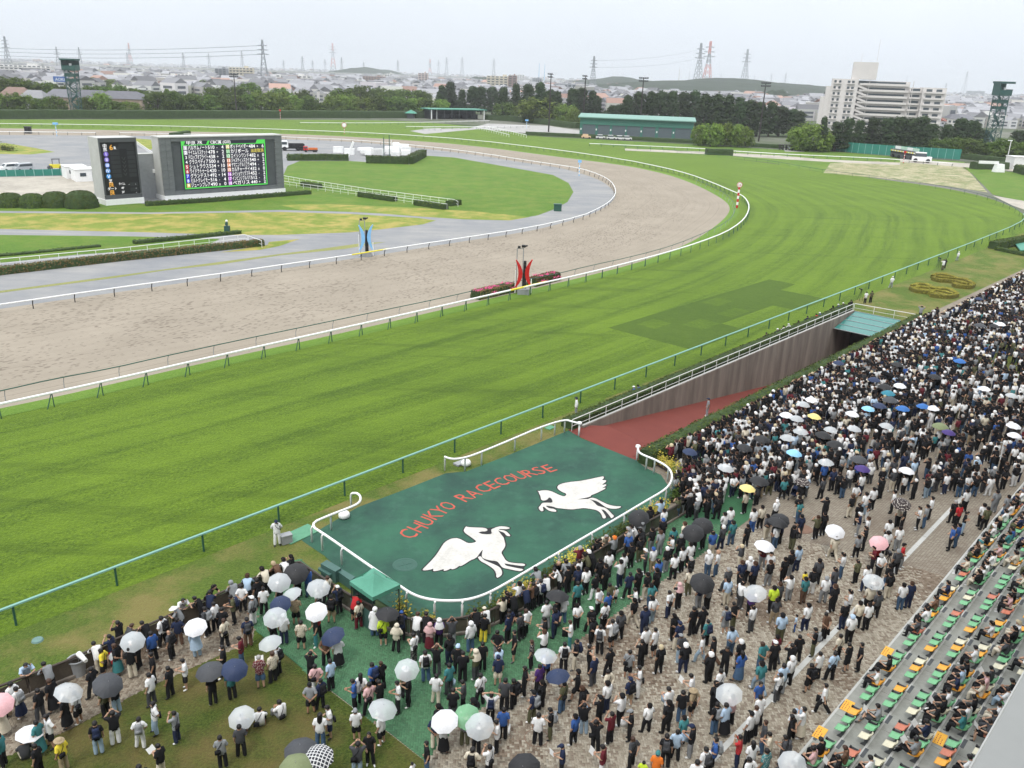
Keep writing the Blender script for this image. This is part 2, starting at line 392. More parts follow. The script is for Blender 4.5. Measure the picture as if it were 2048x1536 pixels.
# dirt: edge by the turf / edge under the inner rail
DIRT = [((-160, 858), (-160, 642)), ((-60, 836), (-60, 627)), ((100, 803), (60, 609)), ((222, 775), (140, 598)), ((450, 722), (330, 571)), ((700, 668), (560, 538)), ((880, 625), (740, 513)), ((1035, 589), (923, 483)), ((1180, 555), (1034, 467)), ((1300, 523), (1096, 454)), ((1390, 487), (1160, 436)),
        ((1437, 455), (1198, 422)), ((1462, 432), (1226, 403)), ((1468, 416), (1232, 389)), ((1457, 402), (1222, 376)), ((1425, 383), (1202, 361)), ((1379, 362), (1160, 346)), ((1328, 346), (1113, 334)), ((1250, 330), (1044, 325)), ((1113, 313), (976, 313)), ((942, 290), (850, 297)), ((771, 277), (720, 284)), ((600, 268), (600, 279)), ((342, 262), (342, 272)), ((0, 256), (0, 270)), ((-300, 252), (-300, 268))]
TURFO = [(-200, 1355), (-60, 1299), (150, 1216), (560, 1054), (850, 939), (1139, 825), (1350, 742), (1560, 661), (1710, 601), (1860, 542), (1960, 502), (2040, 468), (2080, 452), (2082, 444), (2060, 435), (2025, 414), (1971, 393), (1873, 373), (1749, 357), (1545, 326), (1328, 304), (1100, 275), (860, 242), (600, 239), (200, 239), (-300, 239)]
strip('turf_track', [(d[0], t) for d, t in zip(DIRT, TURFO)], .004, MT['turf'], 4)
strip('dirt_track', DIRT, .008, MT['dirt'], 3)
sheet('turf_patch', [[SN(76.3, 43.2), SN(88, 43.2), SN(88, 46.5), SN(101, 46.5), SN(101, 43.0), SN(110, 43.0), SN(110, 49.8), SN(115, 50), SN(115, 54), SN(76.3, 54.3)]], .008, MT['turf_new'])
sheet('turf_patch', [[SN(58, 42.6), SN(76.2, 42.6), SN(76.2, 46), SN(58, 46)]], .0079, MT['turf'])
bpy.data.objects.remove(bpy.data.objects['turf_patch.001'])
MT['turf_mid'] = grass_mat('turf_between', (.034, .066, .005), (.092, .150, .012), sheen=.25, fine=5)
for a_, b_, c_, d_ in ((84, 88, 46.6, 49.4), (91.5, 96, 47, 49.2), (80, 83.5, 50.5, 53), (95, 99, 51, 53.5)): sheet('turf_patch', [[SN(a_, c_), SN(b_, c_), SN(b_, d_), SN(a_, d_)]], .0105, MT['turf_mid'])
# pale unmown grass along the foot of the white rail
def offs(P, d):
    n = len(P); o = []
    for i, p in enumerate(P):
        t = (P[min(n-1, i+1)]-P[max(0, i-1)]).normalized(); o.append(p+Vector((t.y, -t.x, 0))*d)
    return o
_E = chaikin([G(*d[0]) for d in DIRT], 2); sv = MB(); a_, b_ = offs(_E, -.75), offs(_E, 1.25)
sv.add([(p.x, p.y, .0125) for p in a_+b_], [(i, i+1, len(_E)+i+1, len(_E)+i) for i in range(len(_E)-1)])
link('rail_side_grass', sv.mesh('rail_side_grass', MT['strip']))['kind'] = 'structure'
# service road inside the dirt track, then the infield lawns upon it
road = [G(*p[1]) for p in DIRT]; road = chaikin(road, 2)
sheet('service_road', [[(p.x, p.y) for p in road]], .012, MT['road'])
def lawn(name, L, mat, z=.016, it=0):
    P = GP(L)
    if it: P = chaikin(P+[P[0]], it)[:-1]
    return sheet(name, [P], z, mat)
lawn('infield_lawn', [(566, 352), (575, 332), (600, 322), (697, 322), (819, 329), (846, 311), (908, 315), (976, 327), (1044, 339), (1106, 350), (1137, 366), (1147, 384), (1135, 404), (1110, 418), (1075, 431), (1020, 440), (930, 437), (836, 431), (700, 424), (560, 420), (300, 425), (0, 422), (-200, 420), (-200, 399), (0, 398), (190, 396), (290, 408), (560, 390)], MT['infield'])
lawn('dry_lawn', [(-200, 423), (0, 426), (300, 428), (560, 424), (700, 428), (836, 436), (872, 441), (845, 449), (760, 459), (700, 465), (560, 470), (460, 470), (300, 465), (0, 458), (-200, 452)], MT['infield_dry'], .02)
lawn('dry_lawn', [(836, 433), (930, 439), (1020, 441), (1060, 434), (960, 424), (800, 414), (640, 408), (560, 410), (600, 420), (720, 424)], MT['infield_dry'], .018)
lawn('dry_lawn', [(-200, 466), (0, 470), (270, 473), (440, 478), (420, 488), (330, 497), (150, 510), (0, 526), (-200, 548)], MT['infield'], .02)
lawn('yellow_verge', [(-150, 604), (0, 582), (230, 552), (440, 524), (560, 508), (640, 498), (720, 487), (772, 484), (690, 498), (560, 511), (440, 529), (330, 541), (230, 556), (0, 586), (-150, 608)], MT['yellowstrip'], .02)
lawn('yellow_verge', [(538, 484), (600, 478), (560, 492), (520, 500), (440, 505), (535, 490)], MT['infield_dry'], .02)
lawn('dusty_lot', [(-200, 354), (0, 354), (140, 352), (186, 352), (196, 380), (180, 392), (0, 397), (-200, 398)], MT['dust'], .018)
lawn('dry_lawn', [(-200, 288), (10, 286), (70, 296), (110, 304), (60, 309), (0, 308), (-200, 306)], MT['infield_dry'], .018)
lawn('dry_lawn', [(270, 277), (300, 279), (318, 290), (300, 300), (276, 288)], MT['infield_dry'], .018)
lawn('gravel_patch', [(976, 247), (1100, 252), (1165, 262), (1160, 270), (1050, 266), (960, 258), (850, 268), (820, 262), (850, 258), (940, 256)], MT['gravel'], .012)
lawn('chute_turf', [(1060, 272), (1160, 277), (1400, 290), (1570, 300), (1680, 304), (1800, 314), (1930, 324), (1925, 334), (1740, 322), (1660, 327), (1647, 346), (1545, 326), (1328, 304), (1200, 289), (1100, 275)], MT['infield'], .011)
lawn('chute_path', [(1250, 297), (1420, 304), (1560, 311), (1640, 318), (1800, 326), (1800, 330), (1640, 323), (1420, 309), (1250, 301)], MT['dust'], .0125)
lawn('gravel_patch', [(1566, 297), (1604, 298), (1610, 304), (1570, 303)], MT['gravel'], .013)
lawn('patchy_ground', [(1647, 346), (1660, 327), (1740, 322), (1830, 326), (1925, 330), (1940, 345), (1975, 385), (1900, 373), (1760, 356)], MT['patchy'], .012)
lawn('sloping_lawn', [(1925, 334), (2060, 348), (2200, 372), (2200, 420), (2048, 404), (1985, 389), (1945, 348)], MT['infield'], .012)
lawn('dirt_crossing', [(1800, 317), (2060, 336), (2060, 345), (1925, 334), (1800, 324)], MT['dust'], .013)
lawn('dirt_crossing', [(1985, 391), (2060, 404), (2200, 420), (2200, 440), (2062, 424), (2025, 411)], MT['dust'], .013)
# verge between the turf and the spectators
sheet('verge', [[SN(-25, 41.6), SN(-25, 34), SN(49.4, 31.2), SN(49.4, 38), SN(106.2, 38), SN(106.2, 31), SN(205, 26), SN(205, 41.6)]], -.002, MT['verge'])
# ------------------------------------------------------------------ spectators' side
GREEN = [(505, 1257), (515, 1220), (566, 1128), (600, 1118), (640, 1150), (693, 1190), (745, 1222), (850, 1262), (930, 1262), (1000, 1228), (1200, 1118), (1340, 1045), (1392, 990), (1366, 905), (1420, 892), (1505, 884), (1525, 915), (1498, 1039), (1403, 1109), (1320, 1166), (1234, 1226), (1156, 1281), (1059, 1345), (905, 1460), (850, 1522), (782, 1468), (700, 1410), (614, 1345), (563, 1302)]
LAWN = [(-120, 1575), (0, 1519), (137, 1461), (289, 1379), (461, 1302), (505, 1286), (520, 1275), (563, 1304), (614, 1347), (700, 1412), (782, 1470), (850, 1523), (860, 1700), (-120, 1700)]
PATH = [(-120, 1425), (0, 1382), (127, 1340), (283, 1270), (456, 1193), (566, 1140), (560, 1150), (510, 1250), (505, 1284), (461, 1301), (289, 1378), (137, 1460), (0, 1518), (-120, 1573)]
def paver_mat(name, c1, c2, c3, joint):
    t = NT(name); c = t.coord('Object', rot=-AR+pi/4)
    b = t.n('TexBrick', {'Scale': 1.0, 'Mortar Size': .012, 'Brick Width': .22, 'Row Height': .11, 'Bias': .1, 'Color1': (*c1, 1), 'Color2': (*c2, 1), 'Mortar': (*joint, 1)})
    t.t.links.new(c, b.inputs['Vector']); co_ = t.coord('Object'); n1 = t.noise(co_, .22, 4, .6)
    col = t.mix(t.math('MULTIPLY', t.ramp(n1, .5, .62), .6), b.outputs[0], c3)
    m = t.fin(col, .85, 0, .2); t.bump(t.noise(co_, 6, 3), .4, .02); return m
MT['paver'] = paver_mat('brick_paving', (.33, .295, .235), (.245, .205, .16), (.15, .112, .088), (.07, .06, .05))
MT['gpaver'] = paver_mat('green_paving', (.055, .165, .08), (.045, .14, .068), (.045, .13, .06), (.02, .07, .035))
PLAZA = [SN(14, 9.4), SN(75, 9.4), SN(190, 9.4), SN(190, 29.6), SN(106, 31.3), SN(52, 31.3), SN(49.5, 31.5), SN(46, 30), SN(38, 27), SN(14, 27)]
sheet('brick_paving', [PLAZA], .002, MT['paver'])
sheet('brick_path', [GP(PATH)], .004, MT['paver'])
sheet('green_paving', [GP(GREEN)], .007, MT['gpaver'])
sheet('lawn', [GP(LAWN)], .009, MT['lawn'])
far_lawn = [(1850, 700), (1905, 660), (1990, 610), (2100, 560), (2300, 560), (2300, 760), (2048, 790), (1985, 740), (1920, 745)]
sheet('lawn', [GP(far_lawn)], .006, MT['lawn'])
CIRCLE = [(603, 1081), (715, 1015), (800, 983), (891, 947), (933, 943), (961, 932), (1018, 910), (1084, 883), (1137, 861), (1163, 877), (1273, 921), (1291, 936), (1322, 950), (1345, 985), (1338, 1015), (1290, 1050), (1200, 1100), (1100, 1160), (1000, 1215), (940, 1238), (850, 1238), (780, 1215), (720, 1178), (649, 1112)]
def circle_mat():
    t = NT('rubber_paving'); c = t.coord('Object'); n1 = t.noise(c, .22, 6, .65); n2 = t.noise(c, 14, 3); n3 = t.noise(c, .9, 5, .7)
    col = t.mix(t.ramp(n1, .36, .64), (.017, .050, .040), (.030, .112, .066)); col = t.mix(t.math('MULTIPLY', t.ramp(n3, .52, .7), .35), col, (.06, .15, .105)); col = t.mix(t.math('MULTIPLY', n2, .25), col, (.05, .13, .09))
    m = t.fin(col, .8, 0, .25); t.bump(n2, .3, .01); return m
MT['circle'] = circle_mat()
sheet('rubber_paving', [GP(CIRCLE)], .014, MT['circle'])
t_ = NT('red_ramp'); c_ = t_.coord('Object')
MT['redramp'] = t_.fin(t_.mix(t_.noise(c_, .5, 4), (.125, .030, .024), (.185, .048, .036)), .85, 0, .2)
# the ramp under the track: floor, side walls, tunnel
def zr(s): return 0.0 if s <= 49.4 else -.128*(s-49.4)
rm = MB()
S = [49.4, 55, 65, 75, 85, 95, 106.2]
for a, b in zip(S[:-1], S[1:]): rm.add([SN(a, 32, zr(a)), SN(b, 32, zr(b)), SN(b, 38, zr(b)), SN(a, 38, zr(a))], [(0, 1, 2, 3)])
link('ramp_floor', rm.mesh('ramp_floor', MT['redramp']))['kind'] = 'structure'
sheet('ramp_mouth', [GP([(1163, 876), (1136, 861), (1150, 850), (1215, 852), (1330, 905), (1273, 922)])], .012, MT['redramp'])
def wall_mat():
    t = NT('stained_concrete'); c = t.coord('Object'); mp = t.n('Mapping'); mp.inputs['Scale'].default_value = (.7, .7, .10); t.t.links.new(c, mp.inputs[0])
    n1 = t.noise(mp.outputs[0], 1.0, 5, .65); n2 = t.noise(c, .25, 3)
    col = t.mix(t.ramp(n1, .35, .68), (.30, .265, .225), (.135, .115, .10)); col = t.mix(t.math('MULTIPLY', n2, .3), col, (.22, .19, .165))
    m = t.fin(col, .95, 0, .1); t.bump(n1, .3, .03); return m
MT['wall'] = wall_mat()
rw = thing('retaining_wall', 'stained concrete retaining wall along the red ramp below the track', 'wall', SN(49.4, 38))
S2 = [51, 57.7, 64.6, 71.5, 78.4, 85.3, 92.2, 99.1, 106.2]
for a, b in zip(S2[:-1], S2[1:]):
    m = MB(); P = [SN(a+.012, 37.98), SN(b-.012, 37.98), SN(b-.012, 38.3), SN(a+.012, 38.3)]
    z0a, z0b = zr(a)-.3, zr(b)-.3
    m.add([P[0]+Vector((0, 0, z0a)), P[1]+Vector((0, 0, z0b)), P[2]+Vector((0, 0, z0b)), P[3]+Vector((0, 0, z0a))]+[p+Vector((0, 0, .18)) for p in P], [(0, 1, 5, 4), (1, 2, 6, 5), (2, 3, 7, 6), (3, 0, 4, 7), (4, 5, 6, 7)])
    part('wall_panel', m, MT['wall'], rw)
m = MB(); m.add([SN(51, 38.05, .18), SN(106.2, 38.05, .18), SN(106.2, 38.25, .18), SN(51, 38.25, .18)], [(0, 1, 2, 3)]); part('coping', m.xf(Matrix.Translation((0, 0, .03))), MT['concrete_l'], rw)
rw2 = thing('retaining_wall', 'hedge-side retaining wall of the red ramp under the crowd', 'wall', SN(49.4, 32))
m = MB(); m.add([SN(49.4, 32.02, 0), SN(106.2, 32.02, zr(106.2)), SN(106.2, 32.02, .05), SN(49.4, 32.02, .05)], [(0, 3, 2, 1), (0, 1, 2, 3)][:1]); part('wall_face', m, MT['wall'], rw2)
tn = thing('tunnel_mouth', 'dark tunnel mouth under the green glass canopy at the end of the ramp', 'tunnel', SN(106.2, 35))
m = MB(); m.add([SN(106.2, 32, -7.3), SN(106.2, 38, -7.3), SN(106.2, 38, .0), SN(106.2, 32, .0)], [(0, 1, 2, 3)]); part('dark_opening', m, MT['black'], tn)  # black sheet stands for the darkness inside the tunnel
t_ = NT('green_glass'); t_.fin((.035, .17, .15), .15, 0, .5); MT['gglass'] = t_.m
cp = thing('glass_canopy', 'teal glass canopy sheltering the tunnel mouth beside the hedge', 'canopy', SN(103, 35))
for i in range(4):
    s0, s1 = 100.0+i*1.55, 100.0+i*1.55+1.5; za, zb = -.95+i*.26, -.95+(i+1)*.26
    m = MB(); m.add([SN(s0, 32.3, za), SN(s1, 32.3, zb), SN(s1, 37.9, zb), SN(s0, 37.9, za)]+[SN(s0, 32.3, za-.05), SN(s1, 32.3, zb-.05), SN(s1, 37.9, zb-.05), SN(s0, 37.9, za-.05)], [(0, 1, 2, 3), (7, 6, 5, 4), (0, 3, 7, 4), (1, 5, 6, 2), (0, 4, 5, 1), (3, 2, 6, 7)]); part('glass_panel', m, MT['gglass'], cp)
m = MB()
for i in range(5):
    s = 99.98+i*1.55; z = -.93+i*.26; m.tube([SN(s, 32.3, z), SN(s, 37.95, z)], .05, 4)
part('canopy_frame', m, MT['grey'], cp)
# ------------------------------------------------------------------ rails
def rail(label, px, h, spacing, mt, mp, style='post', r=.06, world=None, cat='rail', group=None, z0=0.0, it=2, name='track_rail', low=None):
    P = world or [G(x, y, h+z0) for x, y in px]
    P = [Vector((p[0], p[1], h+z0)) for p in P]
    if it: P = chaikin(P, it)
    base = Vector((P[0].x, P[0].y, z0)); t = thing(name, label, cat, base, group=group)
    m = MB(); m.tube(P, r, 6); part('top_rail', m, mt, t)
    if low:
        m = MB(); m.tube([p-Vector((0, 0, h-low)) for p in P], r*.6, 4); part('lower_rail', m, mt, t)
    Q = resample(P, spacing); me = {}
    L = (Q[len(Q)//2]-Q[len(Q)//2-1]).normalized() if len(Q) > 1 else Vector((1, 0, 0))
    for i, q in enumerate(Q[:300]):
        d = (Q[min(i+1, len(Q)-1)]-Q[max(i-1, 0)]).normalized(); k = style
        if k not in me:
            m = MB()
            if style == 'post': m.tube([(0, 0, -h), (0, 0, -.02)], r*.75, 5)
            elif style == 'bent': m.tube([(-.0, .28, -h), (0, .28, -.55), (0, .1, -.12), (0, 0, -.02)], r*.7, 5)
            elif style == 'pair':
                m.tube([(.05, -.08, -h), (.02, -.05, -.03)], r*.4, 4); m.tube([(-.55, -.30, -h), (-.05, -.06, -.06)], r*.36, 4)
            me[k] = m.mesh('post', mp)
        o = link('post', me[k], t, q-base); o.rotation_euler = (0, 0, atan2(d.y, d.x))
    return t
TW = [SN(5+2.6*i, 41.65) for i in range(84)]
rail('long teal outer rail of the turf course beside the verge', None, 1.15, 5.05, MT['teal'], MT['dgreen'], 'post', .085, world=[SN(-15, 41.7), SN(105, 41.7), SN(190, 41.9), SN(212, 43), SN(220.5, 45.5)], it=1)
rail('thin green rail on the far outer edge of the turf bend', [(2070, 438), (2048, 430), (2025, 411), (1971, 389), (1873, 369), (1749, 352), (1647, 340), (1542, 321), (1445, 309), (1328, 299), (1200, 288)], 1.1, 6, MT['dgreen'], MT['dgreen'], 'post', .05)
rail('long white inner rail of the turf course on green legs', [(-120, 834), (0, 808), (222, 760), (450, 708), (700, 653), (870, 615), (1035, 577), (1180, 545), (1300, 514), (1350, 500), (1400, 484), (1450, 465), (1480, 446), (1494, 430), (1499, 413), (1494, 400), (1484, 390), (1460, 380), (1425, 365), (1379, 348), (1328, 335), (1250, 319), (1113, 299), (942, 279), (771, 267), (600, 260), (513, 257), (342, 252), (171, 249), (0, 247), (-250, 244)], 1.2, 3.9, MT['white'], MT['dgreen'], 'pair', .115, it=1)
rail('dark green outer rail of the dirt track', [(-120, 808), (0, 782), (106, 758), (226, 736), (321, 714), (410, 695), (489, 678), (567, 662), (639, 647), (768, 620), (879, 597), (1009, 567), (1108, 549), (1181, 531), (1265, 513), (1350, 490), (1421, 460), (1453, 444), (1468, 428), (1472, 413), (1462, 396), (1437, 378), (1395, 360)], 1.1, 4.6, MT['dgreen'], MT['grey'], 'bent', .05, it=1)
rail('white inner rail of the dirt track on black posts', [(-120, 626), (0, 609), (200, 580), (400, 553), (560, 530), (700, 510), (787, 496), (923, 476), (1060, 455), (1163, 432), (1198, 416), (1221, 402), (1231, 388), (1231, 376), (1222, 362), (1202, 350), (1164, 337), (1113, 329), (1044, 319), (976, 308), (908, 299), (846, 292), (720, 280), (600, 275), (520, 271), (380, 268), (239, 265)], 1.1, 4.5, MT['white'], MT['black'], 'bent', .085, it=1)
rail('short white rail of the dirt track left of the crossing gap', [(191, 265), (100, 264), (0, 263), (-200, 262)], 1.1, 5, MT['white'], MT['black'], 'post', .11)
rail('white movable rail on green legs before the horse shelter', [(600, 245), (700, 246), (850, 245), (979, 241)], 1.1, 5, MT['white'], MT['dgreen'], 'pair', .12)
rail('white movable rail on the far turf right of the shelter', [(812, 253), (940, 254), (1058, 251)], 1.1, 5, MT['white'], MT['dgreen'], 'pair', .12)
rail('short green and white hurdle rail by the grey crossing', [(846, 256), (882, 257)], 1.1, 3, MT['whited'], MT['dgreen'], 'post', .1)
rail('white crossing fence slanting down from the gravel, left one', [(950, 253), (985, 261), (1018, 269)], 1.2, 4, MT['white'], MT['white'], 'post', .12, it=0)
rail('white crossing fence slanting down from the gravel, right one', [(974, 253), (1015, 261), (1053, 270)], 1.2, 4, MT['white'], MT['white'], 'post', .12, it=0)
rail('long white rail on the chute in front of the garage hedge', [(1179, 287), (1250, 290), (1410, 297), (1464, 302), (1585, 309), (1772, 317), (1905, 327)], 1.1, 5, MT['white'], MT['dgreen'], 'post', .13)
rail('thin dark rail along the foot of the back hedge', [(-200, 236), (0, 236), (300, 236), (600, 236), (862, 237)], 1.0, 8, MT['dgrey'], MT['dgrey'], 'post', .05)
rail('thin dark rail along the hedge before the green garage', [(1050, 271), (1160, 277), (1400, 288), (1570, 298)], 1.0, 7, MT['dgrey'], MT['dgrey'], 'post', .05)
rail('thin dark rail along the hedge behind the starting gate', [(1850, 313), (1960, 324), (2030, 333)], 1.0, 6, MT['dgrey'], MT['dgrey'], 'post', .05)
rail('white mesh fence along the left underpass trench', [(-120, 535), (0, 518), (240, 496), (489, 469), (523, 481)], 1.15, 2.45, MT['white'], MT['white'], 'post', .045, it=0, low=.55, cat='fence', name='white_fence')
rail('white fence on the upper edge of the right underpass', [(566, 351), (600, 357), (740, 378), (908, 399), (916, 403)], 1.1, 2.4, MT['white'], MT['white'], 'post', .05, it=0, low=.5, cat='fence', name='white_fence')
rail('white fence on the lower edge of the right underpass', [(566, 362), (600, 367), (740, 386), (894, 408)], 1.1, 2.4, MT['white'], MT['white'], 'post', .05, it=0, low=.5, cat='fence', name='white_fence')
rail('white railing of the slope seen between the two scoreboards', [(274, 283), (300, 301), (312, 309)], 1.1, 2.4, MT['white'], MT['white'], 'post', .07, it=0, low=.5, cat='fence', name='white_fence')
rail('white fence along the top of the ramp retaining wall', None, 1.0, 2.3, MT['whited'], MT['whited'], 'post', .04, world=[SN(49.8, 38.25), SN(106.2, 38.25)], it=0, low=.45, cat='fence', name='white_fence')
rail('white fence across the far end of the tunnel ramp', None, 1.0, 2.3, MT['whited'], MT['whited'], 'post', .04, world=[SN(106.4, 38.2), SN(107.0, 31.0)], it=0, low=.45, cat='fence', name='white_fence')
# yellow bands of the finish line on the two rails
def band(px, h, r):
    P = [G(x, y, h) for x, y in px]; m = MB(); m.tube(P, r, 8); return m
solo('yellow_band', band([(1021, 580.5), (1093, 563.5)], 1.2, .13), MT['yellow'], 'yellow finish band round the white turf rail by the red post', 'marking')
solo('yellow_band', band([(704, 509.4), (779, 497.2)], 1.1, .10), MT['yellow'], 'yellow finish band round the dirt rail by the blue post', 'marking')
# ------------------------------------------------------------------ hedges
def cards(mb, P, N, size, m, r):
    """leaf cards: small bent quads scattered on points P facing about N"""
    for p, n in zip(P, N):
        n = (n + Vector((r.uniform(-.8, .8), r.uniform(-.8, .8), r.uniform(-.3, .9)))).normalized()
        e = n.orthogonal().normalized(); q = r.uniform(0, 6.28); a = e*cos(q)+n.cross(e)*sin(q); b = n.cross(a)
        s = size*r.uniform(.6, 1.25); l = s*r.uniform(.5, .8)
        mb.add([p-a*s, p-b*l, p+a*s, p+b*l], [(0, 1, 2, 3)], m)
def hedge(label, path, wd, h, mat, dens=30, size=.09, core=None, z0=0.0, cat='hedge', name='hedge', lean=0, group=None):
    r = random.Random(hash(label) % 9999 if 0 else len(label)*31+int(abs(path[0][0])*7)); P = [Vector((p[0], p[1], 0)) for p in path]; mb = MB()
    # bulky core with an uneven outline
    Q = resample(P, max(.8, wd*.6)); n = len(Q); vs = []; fs = []; K = 7
    for i, p in enumerate(Q):
        d = (Q[min(i+1, n-1)]-Q[max(i-1, 0)]).normalized(); s = Vector((-d.y, d.x, 0))
        for u, v in ((-.5, 0), (-.5, .55), (-.45, .93), (0, 1), (.45, .93), (.5, .55), (.5, 0)):
            vs.append(p+s*(u*wd*r.uniform(.93, 1.05))+Vector((0, 0, z0+v*h*r.uniform(.96, 1.03))))
    for i in range(n-1):
        for k in range(K-1): fs.append((i*K+k, (i+1)*K+k, (i+1)*K+k+1, i*K+k+1))
    fs.append(tuple(range(K))); fs.append(tuple((n-1)*K+k for k in range(K-1, -1, -1)))
    mb.add(vs, fs, 0)
    if dens:
        PT = []; NN = []; tot = sum((b-a).length for a, b in zip(P[:-1], P[1:]))
        for a, b in zip(P[:-1], P[1:]):
            d = (b-a).normalized(); s = Vector((-d.y, d.x, 0)); L = (b-a).length
            for _ in range(int(L*(wd+2*h)*dens)):
                q = a+(b-a)*r.random(); u = r.random()*(wd+2*h)
                if u < h: PT.append(q-s*wd*.5+Vector((0, 0, z0+u))); NN.append(-s)
                elif u < h+wd: PT.append(q+s*(u-h-wd*.5)+Vector((0, 0, z0+h))); NN.append(Vector((0, 0, 1)))
                else: PT.append(q+s*wd*.5+Vector((0, 0, z0+u-h-wd))); NN.append(s)
        PT = [p+n*r.uniform(-.06, .05) for p, n in zip(PT, NN)]
        cards(mb, PT, NN, size, 1, r)
    return solo(name, mb, [core or MT['hedge_dk'], mat], label, cat, group, loc=Vector((P[0].x, P[0].y, z0)))
hedge('clipped hedge between the ramp and the crowd', [SN(48.8, 30.55), SN(106.5, 30.25)], 1.2, 1.2, MT['hedge'], 42, .10)
hedge('low hedge between the ramp wall fence and the outer rail', [SN(50, 38.95), SN(78, 39.0), SN(106.5, 39.0)], 1.15, .7, MT['hedge'], 50, .09)
hedge('tall clipped back hedge left of the horse shelter', GP([(-260, 237.5), (0, 237.5), (300, 237), (600, 236), (862, 236)]), 3.5, 4.2, MT['hedge'], 0)
hedge('clipped back hedge running right of the horse shelter', GP([(972, 239), (1040, 244), (1100, 250), (1155, 257)]), 3, 3.2, MT['hedge'], 0)
hedge('low clipped hedge before the green garage', GP([(1052, 270), (1160, 275), (1400, 287), (1565, 297)]), 3, 1.7, MT['hedge'], 0)
hedge('low clipped hedge right of the equipment gap', GP([(1602, 300), (1640, 301), (1678, 302)]), 3, 1.9, MT['hedge'], 0)
hedge('dark square hedge block on the chute turf', GP([(1412, 309), (1463, 310.5)]), 4, 2.4, MT['hedge'], 0)
hedge('long clipped hedge behind the starting gate', GP([(1815, 306), (1900, 315), (1990, 325), (2030, 331)]), 3, 2.4, MT['hedge'], 0)
hedge('dark hedge block before the white sheeted cart', GP([(1945, 338), (2010, 338)]), 3.5, 2.6, MT['hedge'], 0)
hedge('hedge end at the right frame edge on the sloping lawn', GP([(2036, 345), (2090, 360)]), 3.5, 2.8, MT['hedge'], 2, .35)
hedge('long low hedge in front of the big scoreboard', GP([(292, 412), (420, 404), (620, 388)]), 1.3, .85, MT['hedge'], 8, .2)
hedge('reddish hedge along the left underpass', GP([(-120, 568), (0, 549), (240, 521), (526, 491)]), 1.3, 1.0, MT['hedge_red'], 26, .14)
hedge('dark low hedge behind the left trench fence', GP([(268, 488), (380, 477), (480, 467)]), 1.2, .55, MT['hedge'], 10, .16)
hedge('low dark hedge beyond the left trench fence, farther end', GP([(-100, 520), (30, 510), (200, 493)]), 1.0, .3, MT['hedge'], 10, .16)
for i, (a, b) in enumerate((((720, 393), (790, 403)), ((832, 410), (892, 419)), ((896, 412), (918, 409)), ((606, 372), (640, 377)))):
    hedge('clipped hedge block on the right underpass, %s from the left' % ordn((2, 3, 4, 1)[i]), GP([a, b]), 1.6, 1.1, MT['hedge'], 8, .2, group='hedge blocks on the right underpass')
hedge('clipped hedge strip behind the big scoreboard lawn', GP([(575, 321), (640, 320.5), (697, 321)]), 2.2, 1.9, MT['hedge'], 3, .3)
hedge('hedge box left side hiding the white equipment', GP([(732, 326), (790, 327), (818, 328)]), 2.6, 2.2, MT['hedge'], 3, .3)
hedge('hedge box right side hiding the white equipment', GP([(818, 328), (846, 313)]), 2.6, 2.3, MT['hedge'], 3, .3)
hedge('hedge strip leaning behind the top of the big scoreboard', GP([(345, 276), (376, 271)]), 2.5, 2.0, MT['hedge'], 0)
hedge('dark hedge corner beside the teal board at the right edge', GP([(1985, 498), (2060, 484), (2110, 474)]), 1.8, 1.3, MT['hedge'], 20, .15)
hedge('dark hedge edge below the teal board at the right edge', GP([(1992, 500), (2050, 512), (2110, 530)]), 1.0, .6, MT['hedge'], 20, .15)
m = MB(); a, b, c, d = GP([(2026, 488), (2110, 468), (2110, 498), (2040, 506)])
m.prism([a, b, c, d], .3, .5); solo('teal_cover', m, MT['mgreen'], 'teal roof board inside the hedge at the right edge', 'cover', loc=Vector((a.x, a.y, 0)))
for i, (x, y, rr) in enumerate(((22, 413, 22), (67, 414, 22), (113, 413, 24.5), (164, 414.5, 28))):
    g = G(x, y); d = hypot(g.x, g.y, CH); R = rr*d/FPX; m = MB(); r = random.Random(i); prof = []
    N = 18
    vs = []; fs = []
    for j in range(9):
        th = j/8*pi/2*1.12; rad = R*cos(max(0, th-.12*pi/2*0)) if j < 8 else .02; rad = R*(max(.02, cos(j/8*pi/2)))**.55; z = R*1.0*sin(j/8*pi/2)*1.0+.05
        for k in range(N): q = r.uniform(.97, 1.03); vs.append((g.x+rad*q*cos(2*pi*k/N), g.y+rad*q*sin(2*pi*k/N), z))
    for j in range(8):
        for k in range(N): l = (k+1) % N; fs.append((j*N+k, j*N+l, (j+1)*N+l, (j+1)*N+k))
    m.add(vs, fs, 0); PT = []; NN = []
    for _ in range(1400):
        el = r.random()**.8*pi/2; az = r.random()*6.283; nn = Vector((cos(el)*cos(az), cos(el)*sin(az), sin(el)))
        PT.append(Vector((g.x, g.y, .05))+Vector((nn.x*R*1.0*cos(el)**-.4 if el < 1.4 else nn.x*R, nn.y*R*cos(el)**-.4 if el < 1.4 else nn.y*R, nn.z*R))); NN.append(nn)
    cards(m, PT, NN, .2, 1, r)
    solo('topiary_ball', m, [MT['hedge_dk'], MT['hedge']], ('smallest far-left round topiary bush left of the scoreboards', 'second round topiary bush from the left', 'third round topiary bush from the left', 'largest round topiary bush nearest the scoreboards')[i], 'topiary', 'round topiary bushes left of the scoreboards', loc=Vector((g.x, g.y, 0)))
